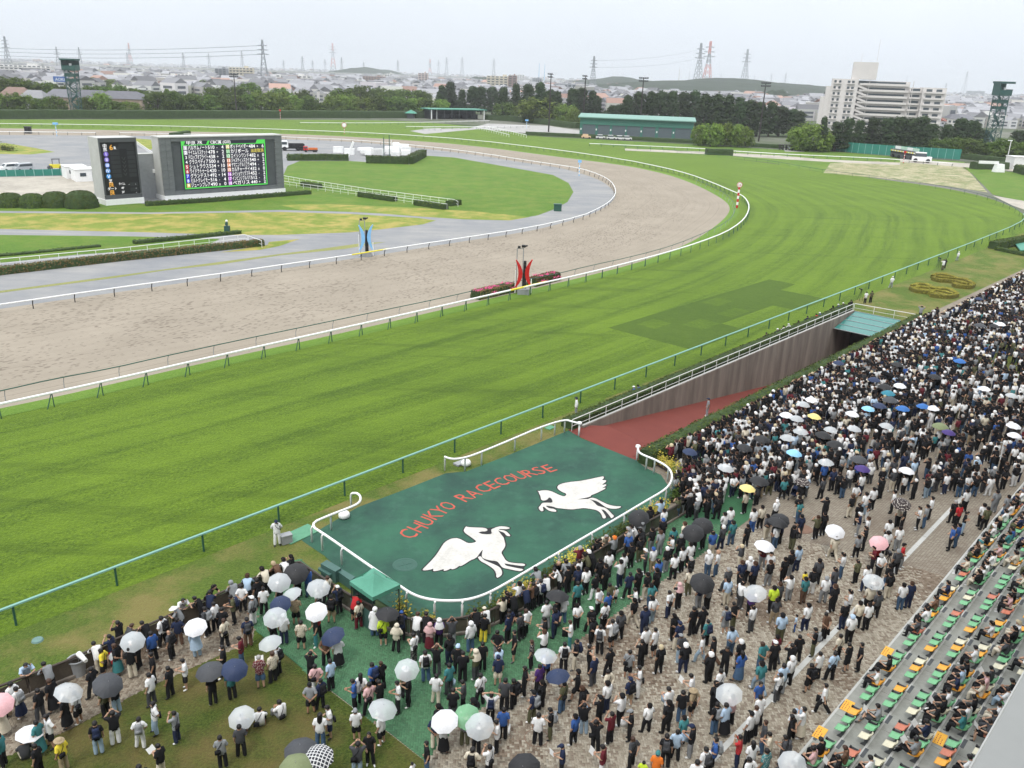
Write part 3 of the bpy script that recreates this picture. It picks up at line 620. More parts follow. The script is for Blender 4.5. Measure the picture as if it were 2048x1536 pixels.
# galloping-horse topiaries on the verge by the crowd
def horse_topiary(label, strokes, fill):
    m = MB(); r = random.Random(len(label)); PT = []; NN = []
    for st in strokes:
        P = [G(1600+x/4.571, 380+y/4.571, .35) for x, y in st]
        P = [Vector((p.x, p.y, 0)) for p in P]; P = chaikin(P, 1); Q = resample(P, .35); wd = .5; h = .55; n = len(Q); vs = []; fs = []
        for i, p in enumerate(Q):
            d = (Q[min(i+1, n-1)]-Q[max(i-1, 0)]).normalized(); s = Vector((-d.y, d.x, 0))
            for u, v in ((-.5, 0), (-.5, .8), (0, 1), (.5, .8), (.5, 0)): vs.append(p+s*u*wd+Vector((0, 0, v*h*r.uniform(.94, 1.05))))
            for _ in range(26):
                u = r.uniform(-.55, .55); PT.append(p+d*r.uniform(-.2, .2)+s*u*wd+Vector((0, 0, h*(1 if abs(u) < .42 else r.random())))); NN.append(Vector((0, 0, 1)) if abs(u) < .42 else s*(1 if u > 0 else -1))
        for i in range(n-1):
            for k in range(4): fs.append((i*5+k, (i+1)*5+k, (i+1)*5+k+1, i*5+k+1))
        fs += [(0, 1, 2, 3, 4), tuple((n-1)*5+k for k in (4, 3, 2, 1, 0))]; m.add(vs, fs, 0)
    fo = [G(1600+x/4.571, 380+y/4.571) for x, y in fill]; m.prism(fo, 0, .3, 0); A_ = Vector((min(p.x for p in fo), min(p.y for p in fo), 0)); B_ = Vector((max(p.x for p in fo), max(p.y for p in fo), 0))
    for _ in range(5200):
        q = Vector((r.uniform(A_.x, B_.x), r.uniform(A_.y, B_.y), .3))
        if inpoly(fo, q.x, q.y): PT.append(q); NN.append(Vector((0, 0, 1)))
    cards(m, PT, NN, .085, 1, r)
    g = G(1600+strokes[0][0][0]/4.571, 380+strokes[0][0][1]/4.571)
    solo('horse_topiary', m, [M('topiary_core', (.12, .11, .02), .9, .3, 3), MT['topiary']], label, 'topiary', 'golden running-horse topiaries on the verge', loc=Vector((g.x, g.y, 0)))
horse_topiary('nearer golden hedge clipped into a running horse', [[(1020, 875), (1080, 862), (1160, 868), (1190, 890), (1230, 905)], [(1015, 890), (1050, 915), (1130, 925), (1190, 930)], [(1230, 905), (1300, 905), (1370, 915), (1390, 935), (1440, 950)], [(1190, 955), (1280, 965), (1370, 972), (1440, 955)], [(1200, 945), (1225, 915), (1300, 930), (1380, 950)], [(1060, 880), (1110, 890), (1180, 900)], [(1040, 905), (1090, 885)]], [(1015, 885), (1060, 860), (1160, 866), (1230, 900), (1300, 898), (1385, 915), (1440, 948), (1380, 975), (1280, 966), (1190, 958), (1205, 935), (1130, 930), (1050, 918)])
horse_topiary('farther golden hedge clipped into a running horse', [[(1210, 785), (1250, 772), (1330, 778), (1400, 795), (1440, 815)], [(1215, 800), (1260, 822), (1340, 822), (1410, 835)], [(1440, 815), (1500, 820), (1550, 840), (1590, 862)], [(1405, 855), (1420, 872), (1500, 880), (1550, 885), (1585, 868)], [(1430, 835), (1480, 850), (1540, 862)], [(1250, 795), (1330, 800), (1400, 810)]], [(1208, 785), (1250, 768), (1330, 776), (1440, 812), (1520, 820), (1592, 858), (1585, 878), (1540, 892), (1420, 874), (1400, 850), (1415, 838), (1340, 822), (1260, 826), (1215, 805)])
# ------------------------------------------------------------------ lettering
BOLD = [0.0]
def text_mb(items, m=0):
    """items: (body, x, z, height, max width or None, align) on a local x-z plane"""
    obs = []
    for it in items:
        c = bpy.data.curves.new('lettering', 'FONT'); c.body = it[0]; c.resolution_u = 2; c.fill_mode = 'FRONT'; c.offset = BOLD[0]
        o = bpy.data.objects.new('lettering', c); COL.objects.link(o); obs.append(o)
    bpy.context.view_layer.update(); dg = bpy.context.evaluated_depsgraph_get(); mb = MB()
    for o, (body, x, z, h, mw, al) in zip(obs, items):
        me = bpy.data.meshes.new_from_object(o.evaluated_get(dg)); V = [v.co.copy() for v in me.vertices]
        if V:
            x0, x1 = min(v.x for v in V), max(v.x for v in V); k = h/.72; w_ = (x1-x0)*k; kx = k
            if mw and w_ > mw: kx = k*mw/w_; w_ = mw
            ox = x-(0 if al == 'l' else w_ if al == 'r' else w_/2)
            mb.add([(ox+(v.x-x0)*kx, 0, z+v.y*k) for v in V], [tuple(p.vertices) for p in me.polygons], m)
        bpy.data.meshes.remove(me)
    for o in obs:
        c = o.data; bpy.data.objects.remove(o); bpy.data.curves.remove(c)
    return mb
def lay(mb, y, M_=None):
    mb.v = [(a, y, c) for a, b, c in mb.v]; return mb
def rect(mb, x0, x1, z0, z1, y, m=0): return mb.add([(x0, y, z0), (x1, y, z0), (x1, y, z1), (x0, y, z1)], [(0, 1, 2, 3)], m)
def letters(parent, name, items, mat, y):
    for it in items: mb = lay(text_mb([it]), y); link(name, mb.mesh(name, mat), parent)
BOLD[0] = .012
WHT = EM('screen_white', (.95, .95, .95), 1.15); SBLK = EM('screen_black', (.02, .02, .045), .6); SGRN = EM('screen_green', (.10, .78, .10), .9); SYEL = EM('screen_yellow', (.95, .80, .12), .9)
MT['panel'] = M('grey_cladding', (.135, .145, .15), .55, .14, .6); MT['panel_shade'] = M('shaded_cladding', (.075, .082, .088), .55, .1, .6)  # recess cladding gets a darker colour to stand for its shade
# ------------------------------------------------------------------ big scoreboard
A_, B_ = G(331, 401), G(569.5, 384.5); d_ = B_-A_; W_ = d_.length; rz_ = atan2(d_.y, d_.x); H_ = HT(318.5, 275.5, A_)
bd = thing('scoreboard', 'wide scoreboard with the lit race entry screen in a green border', 'scoreboard', A_, rz_)
D_ = 4.2
m = MB(); m.box((W_/2, D_/2+.35, H_/2+.45), (W_-.02, D_-.7, H_-.9)); link('body', m.mesh('body', MT['concrete_l']), bd)
m = MB(); m.box((W_/2, D_/2, .45), (W_+.3, D_+.3, .9)); link('plinth', m.mesh('plinth', MT['white']), bd)
m = MB(); m.box((W_/2, D_/2, H_+.05), (W_+.2, D_+.2, .22)); link('roof_cap', m.mesh('roof_cap', MT['concrete_l']), bd)
zb, zt = .92, H_-.08; uL, uR = W_*.085, W_*.935; vb, vt = zb+.85, zt-.75
def panels(x0, x1, z0, z1, nx, nz, mat, yf=0.0):
    dx, dz = (x1-x0)/nx, (z1-z0)/nz; m = MB(); m.box((0, .17, 0), (dx-.04, .34, dz-.04)); me = m.mesh('cladding_panel', mat); r = random.Random(int(x0*10))
    for i in range(nx):
        for j in range(nz): link('cladding_panel', me, bd, Vector((x0+dx*(i+.5), yf+r.uniform(0, .015), z0+dz*(j+.5))))
panels(0, uL, zb, zt, 2, 9, MT['panel']); panels(uR, W_, zb, zt, 1, 9, MT['panel'])
panels(uL, uR, vt, zt, 12, 1, MT['panel']); panels(uL, uR, zb, vb, 12, 1, MT['panel'])
m = MB()
for k in range(-1, 9): m.box((-.05, .3+.45*k+.2, H_/2+.4), (.06, .42, H_-1))
x0, x1 = W_*.163, W_*.853; z0, z1 = zb+.093*(zt-zb), zb+.975*(zt-zb)*.985
m = MB(); rect(m, uL, uR, vb, vt, .33); link('recess_panel', m.mesh('recess_panel', MT['panel_shade']), bd)
m = MB(); m.box(((x0+x1)/2, .24, (z0+z1)/2), (x1-x0+.3, .16, z1-z0+.3)); scr = link('screen', m.mesh('screen', SBLK), bd)
m = MB(); bw = .24
for a in ((x0, x1, z0, z0+bw), (x0, x1, z1-1.15, z1), (x0, x0+bw, z0+bw, z1-1.15), (x1-bw, x1, z0+bw, z1-1.15)): rect(m, *a, .15)
link('border', m.mesh('border', SGRN), scr)
sw, sh = x1-x0, z1-z0
m = MB()
for (a, b) in ((.03, .305), (.31, .90)):
    zz = (z1-1.0, z1-.28); m.add([(x0+sw*a, .14, zz[0]), (x0+sw*(b-.02), .14, zz[0]), (x0+sw*b, .14, zz[1]), (x0+sw*(a+.02), .14, zz[1])], [(0, 1, 2, 3)])
link('title_band', m.mesh('title_band', SBLK), scr)
rowh = (sh-1.15-bw)/9; NM = ['バルサムノート 510 - 4', 'テイエムリステット 478 + 2', 'ドロップオブライト 438 + 2', 'クラスペディア 500 ± 0', 'シュトラウス 534 +10', 'ワイドラトゥール 420 -10', 'グランテスト 492 +14', 'ミルトクレイモー 516 - 4', 'ジューンブレア 490 ± 0', 'ポッドベイダー 484 + 6', 'カリボール x', 'エイシンワンド 482 ± 0', 'ジャスティンスカイ 540 + 2', 'ヤマニンアルリフラ 494 - 2', 'カルチャーデイ 432 ± 0', 'メイショウソラフネ 452 - 2', 'インビンシブルパパ 512 - 2', 'ペガリス 440 + 2']
BC = [(.75, .72, .8)]*2+[(.02, .02, .04)]*2+[(.62, .06, .08)]*2+[(.03, .05, .75)]*2+[(.82, .70, .15)]*2+[(.20, .62, .22)]*2+[(.92, .36, .18)]*3+[(.55, .08, .72)]*3
wt = [('中京 7R', x0+sw*.06, z1-.93, .74, sw*.25, 'l'), ('CBC賞 (GⅢ)', x0+sw*.335, z1-.88, .60, sw*.36, 'l')]; yt = []; rowline = MB()
for i, nm in enumerate(NM):
    c_, r_ = divmod(i, 9); bx = x0+bw+.08+c_*(sw-2*bw)*.505; zz = z1-1.15-rowh*(r_+1)
    q = nm.split(' ', 1); cw = (sw-2*bw)*.5
    m = MB(); m.add([(bx+cw*.01, .14, zz+rowh*.08), (bx+cw*.095, .14, zz+rowh*.08), (bx+cw*.095, .14, zz+rowh*.95), (bx+cw*.01, .14, zz+rowh*.95)], [(0, 1, 2, 3)])
    link('number_tile', m.mesh('number_tile', EM('tile%d' % (BC[i][0]*1000+BC[i][1]*100), BC[i], .85)), scr)
    wt.append((str(i+1), bx+cw*.0525, zz+rowh*.18, rowh*.68, cw*.078, 'c')); wt.append((q[0], bx+cw*.115, zz+rowh*.14, rowh*.76, cw*.45, 'l'))
    if q[1] == 'x': yt.append(('出走取消', bx+cw*.95, zz+rowh*.2, rowh*.62, cw*.32, 'r'))
    else:
        p3, rest = q[1][:3], q[1][4:] if q[1][3] == ' ' else q[1][3:]
        wt.append((p3, bx+cw*.74, zz+rowh*.14, rowh*.76, cw*.19, 'r')); wt.append((rest[0], bx+cw*.80, zz+rowh*.2, rowh*.55, None, 'c')); wt.append((rest[1:].strip(), bx+cw*.96, zz+rowh*.14, rowh*.76, cw*.13, 'r'))
    if r_ < 8: rect(rowline, bx+cw*.1, bx+cw*.97, zz-.012, zz+.012, .145)
letters(scr, 'lettering', wt, WHT, .12); letters(scr, 'lettering', yt, SYEL, .12); link('row_line', rowline.mesh('row_line', M('faint_line', (.2, .2, .3))), scr)
# connecting wall and left board
A2, B2 = G(213, 411), G(286.5, 405.5); d2 = B2-A2; W2 = d2.length; rz2 = atan2(d2.y, d2.x); H2 = HT(193.5, 276.5, A2)
lb = thing('scoreboard', 'narrow black result board left of the wide scoreboard', 'scoreboard', A2, rz2)
m = MB(); m.box((W2/2, 2.9, H2/2+.5), (W2-.02, 5.2, H2-1)); link('body', m.mesh('body', MT['concrete_l']), lb)
m = MB(); m.box((W2/2, 2.6, .55), (W2+.3, 5.9, 1.1)); link('plinth', m.mesh('plinth', MT['white']), lb)
m = MB(); m.box((W2/2, .17, H2-.4), (W2, .34, .8)); m.box((W2/2, .17, 1.5), (W2, .34, .8)); m.box((.12, .17, H2/2+.6), (.24, .32, H2-2.8)); m.box((W2-.12, .17, H2/2+.6), (.24, .32, H2-2.8))
link('frame', m.mesh('frame', MT['dgrey']), lb)
b0, b1 = 1.9, H2-.8; bh = b1-b0
m = MB(); m.box((W2/2, .3, (b0+b1)/2), (W2-.48, .2, bh)); s2 = link('display', m.mesh('display', M('black_display', (.008, .009, .011), .3)), lb)
m = MB(); r = random.Random(3)
for j in range(7):
    for (a, b) in ((.27, .52), (.72, .93)): rect(m, W2*a, W2*b, b0+bh*(.33+.085*j), b0+bh*(.33+.085*j+.07), .195)
for j in range(2): rect(m, W2*.70, W2*.92, b0+bh*(.05+.1*j), b0+bh*(.12+.1*j), .195)
rect(m, W2*.52, W2*.9, b0+bh*.87, b0+bh*.97, .195)
link('lamp_field', m.mesh('lamp_field', M('lamp_field', (.022, .024, .027), .35)), s2)
m = MB()
for j in range(5): m.tube([(W2*.57, .19, b0+bh*(.36+.075*j)+.5), (W2*.62, .19, b0+bh*(.36+.075*j)), (W2*.66, .19, b0+bh*(.36+.075*j)+.5)], .05, 4)
link('chevron', m.mesh('chevron', M('lamp_grey', (.06, .062, .066))), s2)
SOR = EM('screen_orange', (.95, .48, .06), .95)
letters(s2, 'lettering', [('中', W2*.155, b0+bh*.905, bh*.058, None, 'c'), ('京', W2*.155, b0+bh*.84, bh*.058, None, 'c'), ('R', W2*.42, b0+bh*.865, bh*.055, None, 'c'), ('芝', W2*.2, b0+bh*.245, bh*.05, None, 'c'), ('ダート', W2*.22, b0+bh*.10, bh*.045, W2*.24, 'c'), ('タイム', W2*.49, b0+bh*.185, bh*.04, W2*.17, 'c'), ('4F', W2*.5, b0+bh*.105, bh*.042, None, 'c'), ('3F', W2*.5, b0+bh*.025, bh*.042, None, 'c'), ('.', W2*.68, b0+bh*.18, bh*.05, None, 'c'), ('.', W2*.86, b0+bh*.18, bh*.05, None, 'c'), ('.', W2*.86, b0+bh*.1, bh*.05, None, 'c'), ('.', W2*.86, b0+bh*.02, bh*.05, None, 'c')], WHT, .185)
letters(s2, 'lettering', [('6', W2*.32, b0+bh*.855, bh*.10, None, 'c'), ('良', W2*.21, b0+bh*.165, bh*.075, None, 'c'), ('良', W2*.21, b0+bh*.01, bh*.075, None, 'c')], SOR, .185)
for j, (rn, cc) in enumerate((('Ⅰ', (.20, .13, .62)), ('Ⅱ', (.21, .15, .62)), ('Ⅲ', (.12, .24, .66)), ('Ⅳ', (.06, .27, .68)), ('Ⅴ', (.03, .30, .74)))):
    zc = b0+bh*(.78-.105*j); m = MB(); K = 16
    m.add([(W2*.165+.46*cos(2*pi*k/K), .192, zc+.46*sin(2*pi*k/K)) for k in range(K)], [tuple(range(K))]); bg_ = link('roundel', m.mesh('roundel', EM('roundel%d' % j, cc, .9)), s2)
    letters(s2, 'lettering', [(rn, W2*.165, zc-.28, .55, .6, 'c')], WHT, .183)
A3 = G(288, 399); cwl = thing('connecting_wall', 'plain grey wall with a wall lamp joining the two scoreboards', 'wall', A3, rz_)
LW = (G(331, 400)-A3).length; hh = HT(290, 310, A3)
m = MB(); m.box((LW/2, 1.9, hh/2), (LW+1.2, 2.0, hh)); link('wall', m.mesh('wall', MT['grey']), cwl)
m = MB(); m.box((LW/2, 1.9, hh+.06), (LW+1.3, 2.1, .12)); link('coping', m.mesh('coping', MT['concrete_l']), cwl)
m = MB(); m.box((LW*.72, .75, hh*.62), (.75, .35, .75)); link('wall_lamp', m.mesh('wall_lamp', MT['white']), cwl)
BOLD[0] = 0.0
# ------------------------------------------------------------------ winning posts
def win_post(label, px, ptop, mat, h_fin):
    g = G(*px); K = 1; t = thing('winning_post', label, 'winning post', g, atan2(g.y, g.x)-pi/2)
    H = HT(ptop[0], ptop[1], g)
    m = MB(); m.box((0, .1, .35), (1.5, 1.2, .7)); link('base', m.mesh('base', MT['grey']), t)
    m = MB(); m.box((.12, .5, H*.33+.35), (.5, .4, H*.66-.3), taper=.7); link('mirror_pillar', m.mesh('mirror_pillar', MT['black']), t)
    for sx in (-1, 1):
        vs = []; N = 9
        for i in range(N):
            q = -1+2*i/(N-1); x = sx*(.42+.62*q*q); z = .9+h_fin*(i/(N-1)); wd = .27*(1-.75*abs(q)**2.2)
            for dx, dy in ((-wd, -.1), (wd, -.1), (wd, .1), (-wd, .1)): vs.append((x+dx, dy+(.25 if sx > 0 else -.25), z))
        fs = []
        for i in range(N-1):
            for k in range(4): l = (k+1) % 4; fs.append((i*4+k, i*4+l, (i+1)*4+l, (i+1)*4+k))
        fs += [(3, 2, 1, 0), tuple((N-1)*4+k for k in range(4))]
        m = MB(); m.add(vs, fs); link('curved_fin', m.mesh('curved_fin', mat), t)
    m = MB()
    for x in (-.95, -.15): m.tube([(x, .5, 0), (x, .5, H-.25)], .06, 5)
    m.tube([(-.95, .5, H-.3), (-.15, .5, H-.3)], .05, 4); link('camera_mast', m.mesh('camera_mast', MT['grey']), t)
    m = MB(); m.box((-.7, .5, H-.12), (.35, .35, .25)); m.box((-.15, .5, H), (.5, .4, .3)); m.tube([(-.1, .5, H-.05), (.35, .35, H+.12)], .1, 6); link('camera', m.mesh('camera', MT['black']), t)
    m = MB(); m.tube([(-1.05, 0, .1), (-1.05, 0, h_fin*.85)], .07, 5); m.tube([(1.0, .2, .1), (1.0, .2, h_fin*.55)], .07, 5); link('white_pole', m.mesh('white_pole', MT['white']), t)
win_post('red winning post with two curved fins between flower beds on the turf rail', (1046, 588), (1043, 494), MT['red'], 3.6)
win_post('sky-blue winning post with two curved fins on the dirt rail', (733, 513), (729, 438), MT['sky_blue'], 3.9)
def flower_bed(label, a, b, seed):
    P = [Vector((p.x, p.y, 0)) for p in GP([a, b])]; r = random.Random(seed); d = (P[1]-P[0]); L = d.length; d = d/L; s = Vector((-d.y, d.x, 0)); wd, h = 1.7, 1.05
    t = thing('flower_bed', label, 'flower bed', P[0], group='flower beds beside the red winning post')
    m = MB(); PT = []; NN = []
    m.add([P[0]-s*wd/2, P[1]-s*wd/2, P[1]+s*wd/2, P[0]+s*wd/2]+[p+Vector((0, 0, h)) for p in (P[0]-s*wd*.4, P[1]-s*wd*.4, P[1]+s*wd*.4, P[0]+s*wd*.4)], [(0, 1, 5, 4), (1, 2, 6, 5), (2, 3, 7, 6), (3, 0, 4, 7), (4, 5, 6, 7)], 0)
    for _ in range(2600):
        u = r.uniform(-.55, .55); PT.append(P[0]+d*r.random()*L+s*u*wd+Vector((0, 0, h*(1 if abs(u) < .42 else r.random())))); NN.append(Vector((0, 0, 1)) if abs(u) < .42 else s*(1 if u > 0 else -1))
    cards(m, PT, NN, .1, 1, r); part('shrubs', m, [MT['hedge_dk'], MT['hedge_red']], t)
    m = MB(); C_ = []
    for i in range(int(L/.8)):
        for (u, z) in ((.42, .98), (-.1, 1.1), (-.52, .6)):
            if r.random() < .5: C_.append(P[0]+d*(i*.8+r.random()*.4)+s*u*wd+Vector((0, 0, z)))
    PT = [c+Vector((r.gauss(0, .22), r.gauss(0, .22), abs(r.gauss(0, .1)))) for c in C_ for _ in range(34)]
    cards(m, PT, [Vector((-.4, -.5, .8))]*len(PT), .085, 0, r); part('pink_blossoms', m, MT['flower_p'], t)
flower_bed('pink flower bed left of the red winning post', (950, 598), (1025, 581), 1)
flower_bed('pink flower bed right of the red winning post', (1062, 572), (1112, 558), 2)
# ------------------------------------------------------------------ furlong markers
def marker(label, foot, top, disc=None, text=None, c=(MT['red'], MT['white']), cap=None, grp='distance marker posts'):
    g = G(*foot); H = HT(top[0], top[1], g); t = thing('distance_marker', label, 'marker post', g, 0, grp)
    R = .16 if H < 6 else .3; n = 7
    for i in range(n):
        m = MB(); m.tube([(0, 0, H*.8*i/n), (0, 0, H*.8*(i+1)/n)], R*.8, 6); link('pole_band', m.mesh('pole_band', c[i % 2]), t)
    if disc:
        m = MB(); a = Matrix.Translation((0, -.15, H*.86)) @ Matrix.Rotation(pi/2, 4, 'X'); m.lathe((0, 0, 0), [(0.01, .06), (disc, .06), (disc, -.06), (.01, -.06)], 18); m.xf(a); link('disc', m.mesh('disc', MT['white']), t)
        m = MB(); m.lathe((0, 0, 0), [(disc*.82, .07), (disc*.98, .07), (disc*.98, .05)], 18); m.xf(a); link('disc_rim', m.mesh('disc_rim', MT['red']), t)
        if text: letters(t, 'lettering', [(text, 0, H*.86-disc*.42, disc*.85, disc*1.3, 'c')], MT['red'], -.24)
    if cap: m = MB(); m.box((0, 0, H*.92), (1.1*cap, .4*cap, H*.16)); link('cap', m.mesh('cap', c[0]), t)
marker('red and white pole with round sign 16 at the bend of the turf rail', (1473.5, 416), (1476.5, 362), .62, '16')
marker('red and white pole with round sign on the far turf behind the trucks', (689, 268), (688, 247), 1.1)
marker('red and white pole against the back hedge', (561, 239), (560.5, 219), None, None, cap=.9)
marker('pale blue and white post by the far left dirt rail', (114, 272), (111, 245), None, None, (MT['sky_blue'], MT['white']), 1.6)
marker('pale blue and white post at the inner bend of the service road', (1158, 352), (1159, 320), None, None, (MT['sky_blue'], MT['white']), .9)
marker('pale blue and white post by the gravel left of the garage', (1053, 257), (1053.5, 239), None, None, (MT['sky_blue'], MT['white']), 1.6)
marker('red and white pole beside the starting gate', (1806.5, 326), (1810, 302), None, None, cap=.8)
# ------------------------------------------------------------------ patrol towers and light masts
def tower(label, foot, top, wpx, lean=0):
    g = G(*foot); H = HT(top[0], top[1], g); t = thing('patrol_tower', label, 'tower', g, rng.uniform(0, .3), 'green patrol towers'); dd = hypot(g.x, g.y, CH)
    w0, w1 = wpx[0]*dd/FPX/2, wpx[1]*dd/FPX/2
    zc = H*.80
    def lw(z): return w0+(w1-w0)*z/zc
    for sx, sy in ((-1, -1), (1, -1), (1, 1), (-1, 1)):
        m = MB(); m.tube([(sx*w0, sy*w0, 0), (sx*w1, sy*w1, zc)], .2, 4); link('leg', m.mesh('leg', MT['tower']), t)
    m = MB(); n = 8
    for i in range(n):
        z0, z1 = zc*i/n, zc*(i+1)/n; a, b = lw(z0), lw(z1)
        for k in range(4):
            c0 = ((-1, -1), (1, -1), (1, 1), (-1, 1))[k]; c1 = ((1, -1), (1, 1), (-1, 1), (-1, -1))[k]
            m.tube([(c0[0]*a, c0[1]*a, z0), (c1[0]*b, c1[1]*b, z1)], .1, 3); m.tube([(c1[0]*a, c1[1]*a, z0), (c0[0]*b, c0[1]*b, z1)], .1, 3); m.tube([(c0[0]*b, c0[1]*b, z1), (c1[0]*b, c1[1]*b, z1)], .1, 3)
    link('lattice', m.mesh('lattice', MT['tower']), t)
    m = MB(); n = 6
    for i in range(n):
        z0, z1 = zc*i/n, zc*(i+1)/n; x = w1*.7*(1 if i % 2 else -1); m.add([(x, -.6, z0), (x, .6, z0), (-x, .6, z1), (-x, -.6, z1)], [(0, 1, 2, 3)]); m.add([(x, -.6, z0+.9), (x, -.6, z0), (-x, -.6, z1), (-x, -.6, z1+.9)], [(0, 1, 2, 3)])
    link('stairs', m.mesh('stairs', MT['tower']), t)
    for zf in (.62, .71):
        m = MB(); m.box((0, 0, H*zf), (w1*1.9, w1*1.9, .25)); m.box((0, -w1*.9, H*zf+.7), (w1*1.9, .12, 1.2)); m.box((w1*.9, 0, H*zf+.7), (.12, w1*1.9, 1.2)); m.box((-w1*.9, 0, H*zf+.7), (.12, w1*1.9, 1.2)); link('platform', m.mesh('platform', MT['tower']), t)
    c = w1*1.25; m = MB(); m.box((0, 0, H*.81), (c*2, c*2, .3)); m.box((-c, 0, H*.9), (.25, c*2, H*.17)); m.box((c*.98, 0, H*.855), (.25, c*2, H*.08)); m.box((0, c, H*.9), (c*2, .25, H*.17)); m.box((0, -c, H*.85), (c*2, .2, H*.07)); link('cabin', m.mesh('cabin', MT['tower']), t)
    m = MB(); m.box((0, 0, H*.985), (c*2.3, c*2.3, H*.028)); link('cabin_roof', m.mesh('cabin_roof', MT['tower']), t)
    m = MB(); m.box((c*.1, -c*.3, H*.90), (.9, .9, 1.2)); link('camera', m.mesh('camera', MT['white']), t)
MT['tower'] = M('tower_green', (.03, .085, .075), .5, .15, .5)
tower('green patrol tower behind the left trees', (155, 236), (140, 117), (13, 17))
tower('green patrol tower behind the bushes at the right', (1978, 306), (2011, 163), (17, 17))
def mast(label, foot, top, kind):
    g = G(*foot); H = HT(top[0], top[1], g); t = thing('light_mast', label, 'light mast', g, 0, 'dark floodlight masts')
    m = MB(); m.tube([(0, 0, 0), (0, 0, H*.55), (0, 0, H)], [.42, .33, .22], 7); link('pole', m.mesh('pole', MT['brown_mast']), t)
    for i, z in enumerate((H*.99, H*.94)):
        m = MB(); m.box((0, 0, z), (4.2 if kind else 2.6, .2, .2)); link('cross_arm', m.mesh('cross_arm', MT['brown_mast']), t)
        for k in range(5 if kind else 3):
            x = (-2+k) if kind else (-1.4+k*.9); m = MB(); m.box((x, -.45, z+.35), (.75, .7, .65)); link('floodlight', m.mesh('floodlight', MT['dgrey']), t)
MT['brown_mast'] = M('dark_brown_mast', (.035, .028, .026), .6, .1, 1)
mast('floodlight mast among the left trees with many lamps', (474, 236), (471, 149), 1)
mast('floodlight mast left of the green garage', (1097, 264), (1101, 148), 0)
mast('floodlight mast standing in the pine beside the garage', (1165, 262), (1170, 152), 0)
mast('floodlight mast in front of the green garage', (1278, 272), (1287, 156), 1)
mast('floodlight mast right of the bright trees', (1517, 283), (1527, 166), 1)
g = G(2011, 333); t = thing('street_lamp', 'pale lamp post behind the white sheeted cart', 'lamp post', g); H = HT(2021, 281, g)
m = MB(); m.tube([(0, 0, 0), (0, 0, H)], .14, 6); link('pole', m.mesh('pole', MT['whited']), t)
m = MB(); m.box((-.4, 0, H), (1.6, .4, .3)); link('lamp_head', m.mesh('lamp_head', MT['white']), t)
# ------------------------------------------------------------------ shelter, garage, gate
A4, B4 = G(863, 238.5), G(968, 239.5); d4 = B4-A4; W4 = d4.length; sh_ = thing('horse_shelter', 'open green-roofed horse shelter against the back hedge', 'shelter', A4, atan2(d4.y, d4.x)); H4 = HT(863, 217.5, A4)
m = MB(); m.box((W4/2, 7, H4-.25), (W4+3, 16, .5)); link('roof', m.mesh('roof', MT['mgreen']), sh_)
m = MB(); m.box((W4/2, 13, H4/2-.3), (W4, .3, H4-.6)); m.box((.2, 8, H4/2-.3), (.3, 10, H4-.6)); link('back_wall', m.mesh('back_wall', MT['black']), sh_)
for i in range(8): m = MB(); m.box((W4*i/7, 0 if i in (0, 7) else 4, H4/2-.25), (.55, .55, H4-.5)); link('post', m.mesh('post', MT['white'] if i in (0, 1, 7) else MT['dgrey']), sh_)
for i in range(9): m = MB(); m.box((W4*(i+.5)/9, 9, 1.4), (.2, 7, 2.6)); link('stall_partition', m.mesh('stall_partition', MT['dgrey']), sh_)
g = G(822, 236.5); hu = thing('small_hut', 'tiny hut with a green pyramid roof left of the shelter', 'hut', g)
m = MB(); m.box((0, 0, 1.5), (4.2, 4.2, 3)); link('wall', m.mesh('wall', MT['dgrey']), hu)
m = MB(); m.add([(-3.6, -3.6, 3), (3.6, -3.6, 3), (3.6, 3.6, 3), (-3.6, 3.6, 3), (0, 0, 5)], [(0, 1, 4), (1, 2, 4), (2, 3, 4), (3, 0, 4), (3, 2, 1, 0)]); link('roof', m.mesh('roof', MT['mgreen']), hu)
A5, B5 = G(1158.5, 273), G(1384, 283); d5 = B5-A5; W5 = d5.length; ga = thing('green_garage', 'long green garage with grey roller shutters behind the low hedge', 'garage', A5, atan2(d5.y, d5.x)); H5 = HT(1158.5, 235, A5)
MT['garage'] = M('garage_green', (.045, .165, .125), .55, .06, .3)
px5 = [(1164, 1190), (1195, 1219), (1224, 1250), (1254, 1280), (1285, 1310), (1316, 1343), (1349, 1380)]
def u5(x): f = (x-1158.5)/(1384-1158.5); return W5*f
m = MB(); m.box((W5/2, 7.2, H5/2), (W5, 13.6, H5-.02)); link('wall', m.mesh('wall', MT['garage']), ga)
hs = H5*.66; m = MB(); m.box((W5/2, .2, (H5+hs)/2), (W5, .42, H5-hs)); link('lintel', m.mesh('lintel', MT['garage']), ga)
e = 0
for i, (a, b) in enumerate(px5+[(1384, 1384)]):
    x0, x1 = e, u5(a); e = u5(b); m = MB(); m.box(((x0+x1)/2, .2, hs/2), (max(.2, x1-x0), .4, hs)); link('pier', m.mesh('pier', MT['garage']), ga)
    if i < 7:
        m = MB(); n = 9
        for k in range(n): m.box(((u5(a)+u5(b))/2, .36, hs*(k+.5)/n), (u5(b)-u5(a), .05, hs/n-.05))
        link('roller_shutter', m.mesh('roller_shutter', MT['shutter'] if 'shutter' in MT else MT.setdefault('shutter', M('shutter_grey', (.10, .125, .14), .5, .06, .5))), ga)
        m = MB(); m.box((u5(a)-.7, -.15, hs*.62), (.5, .3, .8)); link('wall_lamp', m.mesh('wall_lamp', MT['white']), ga)
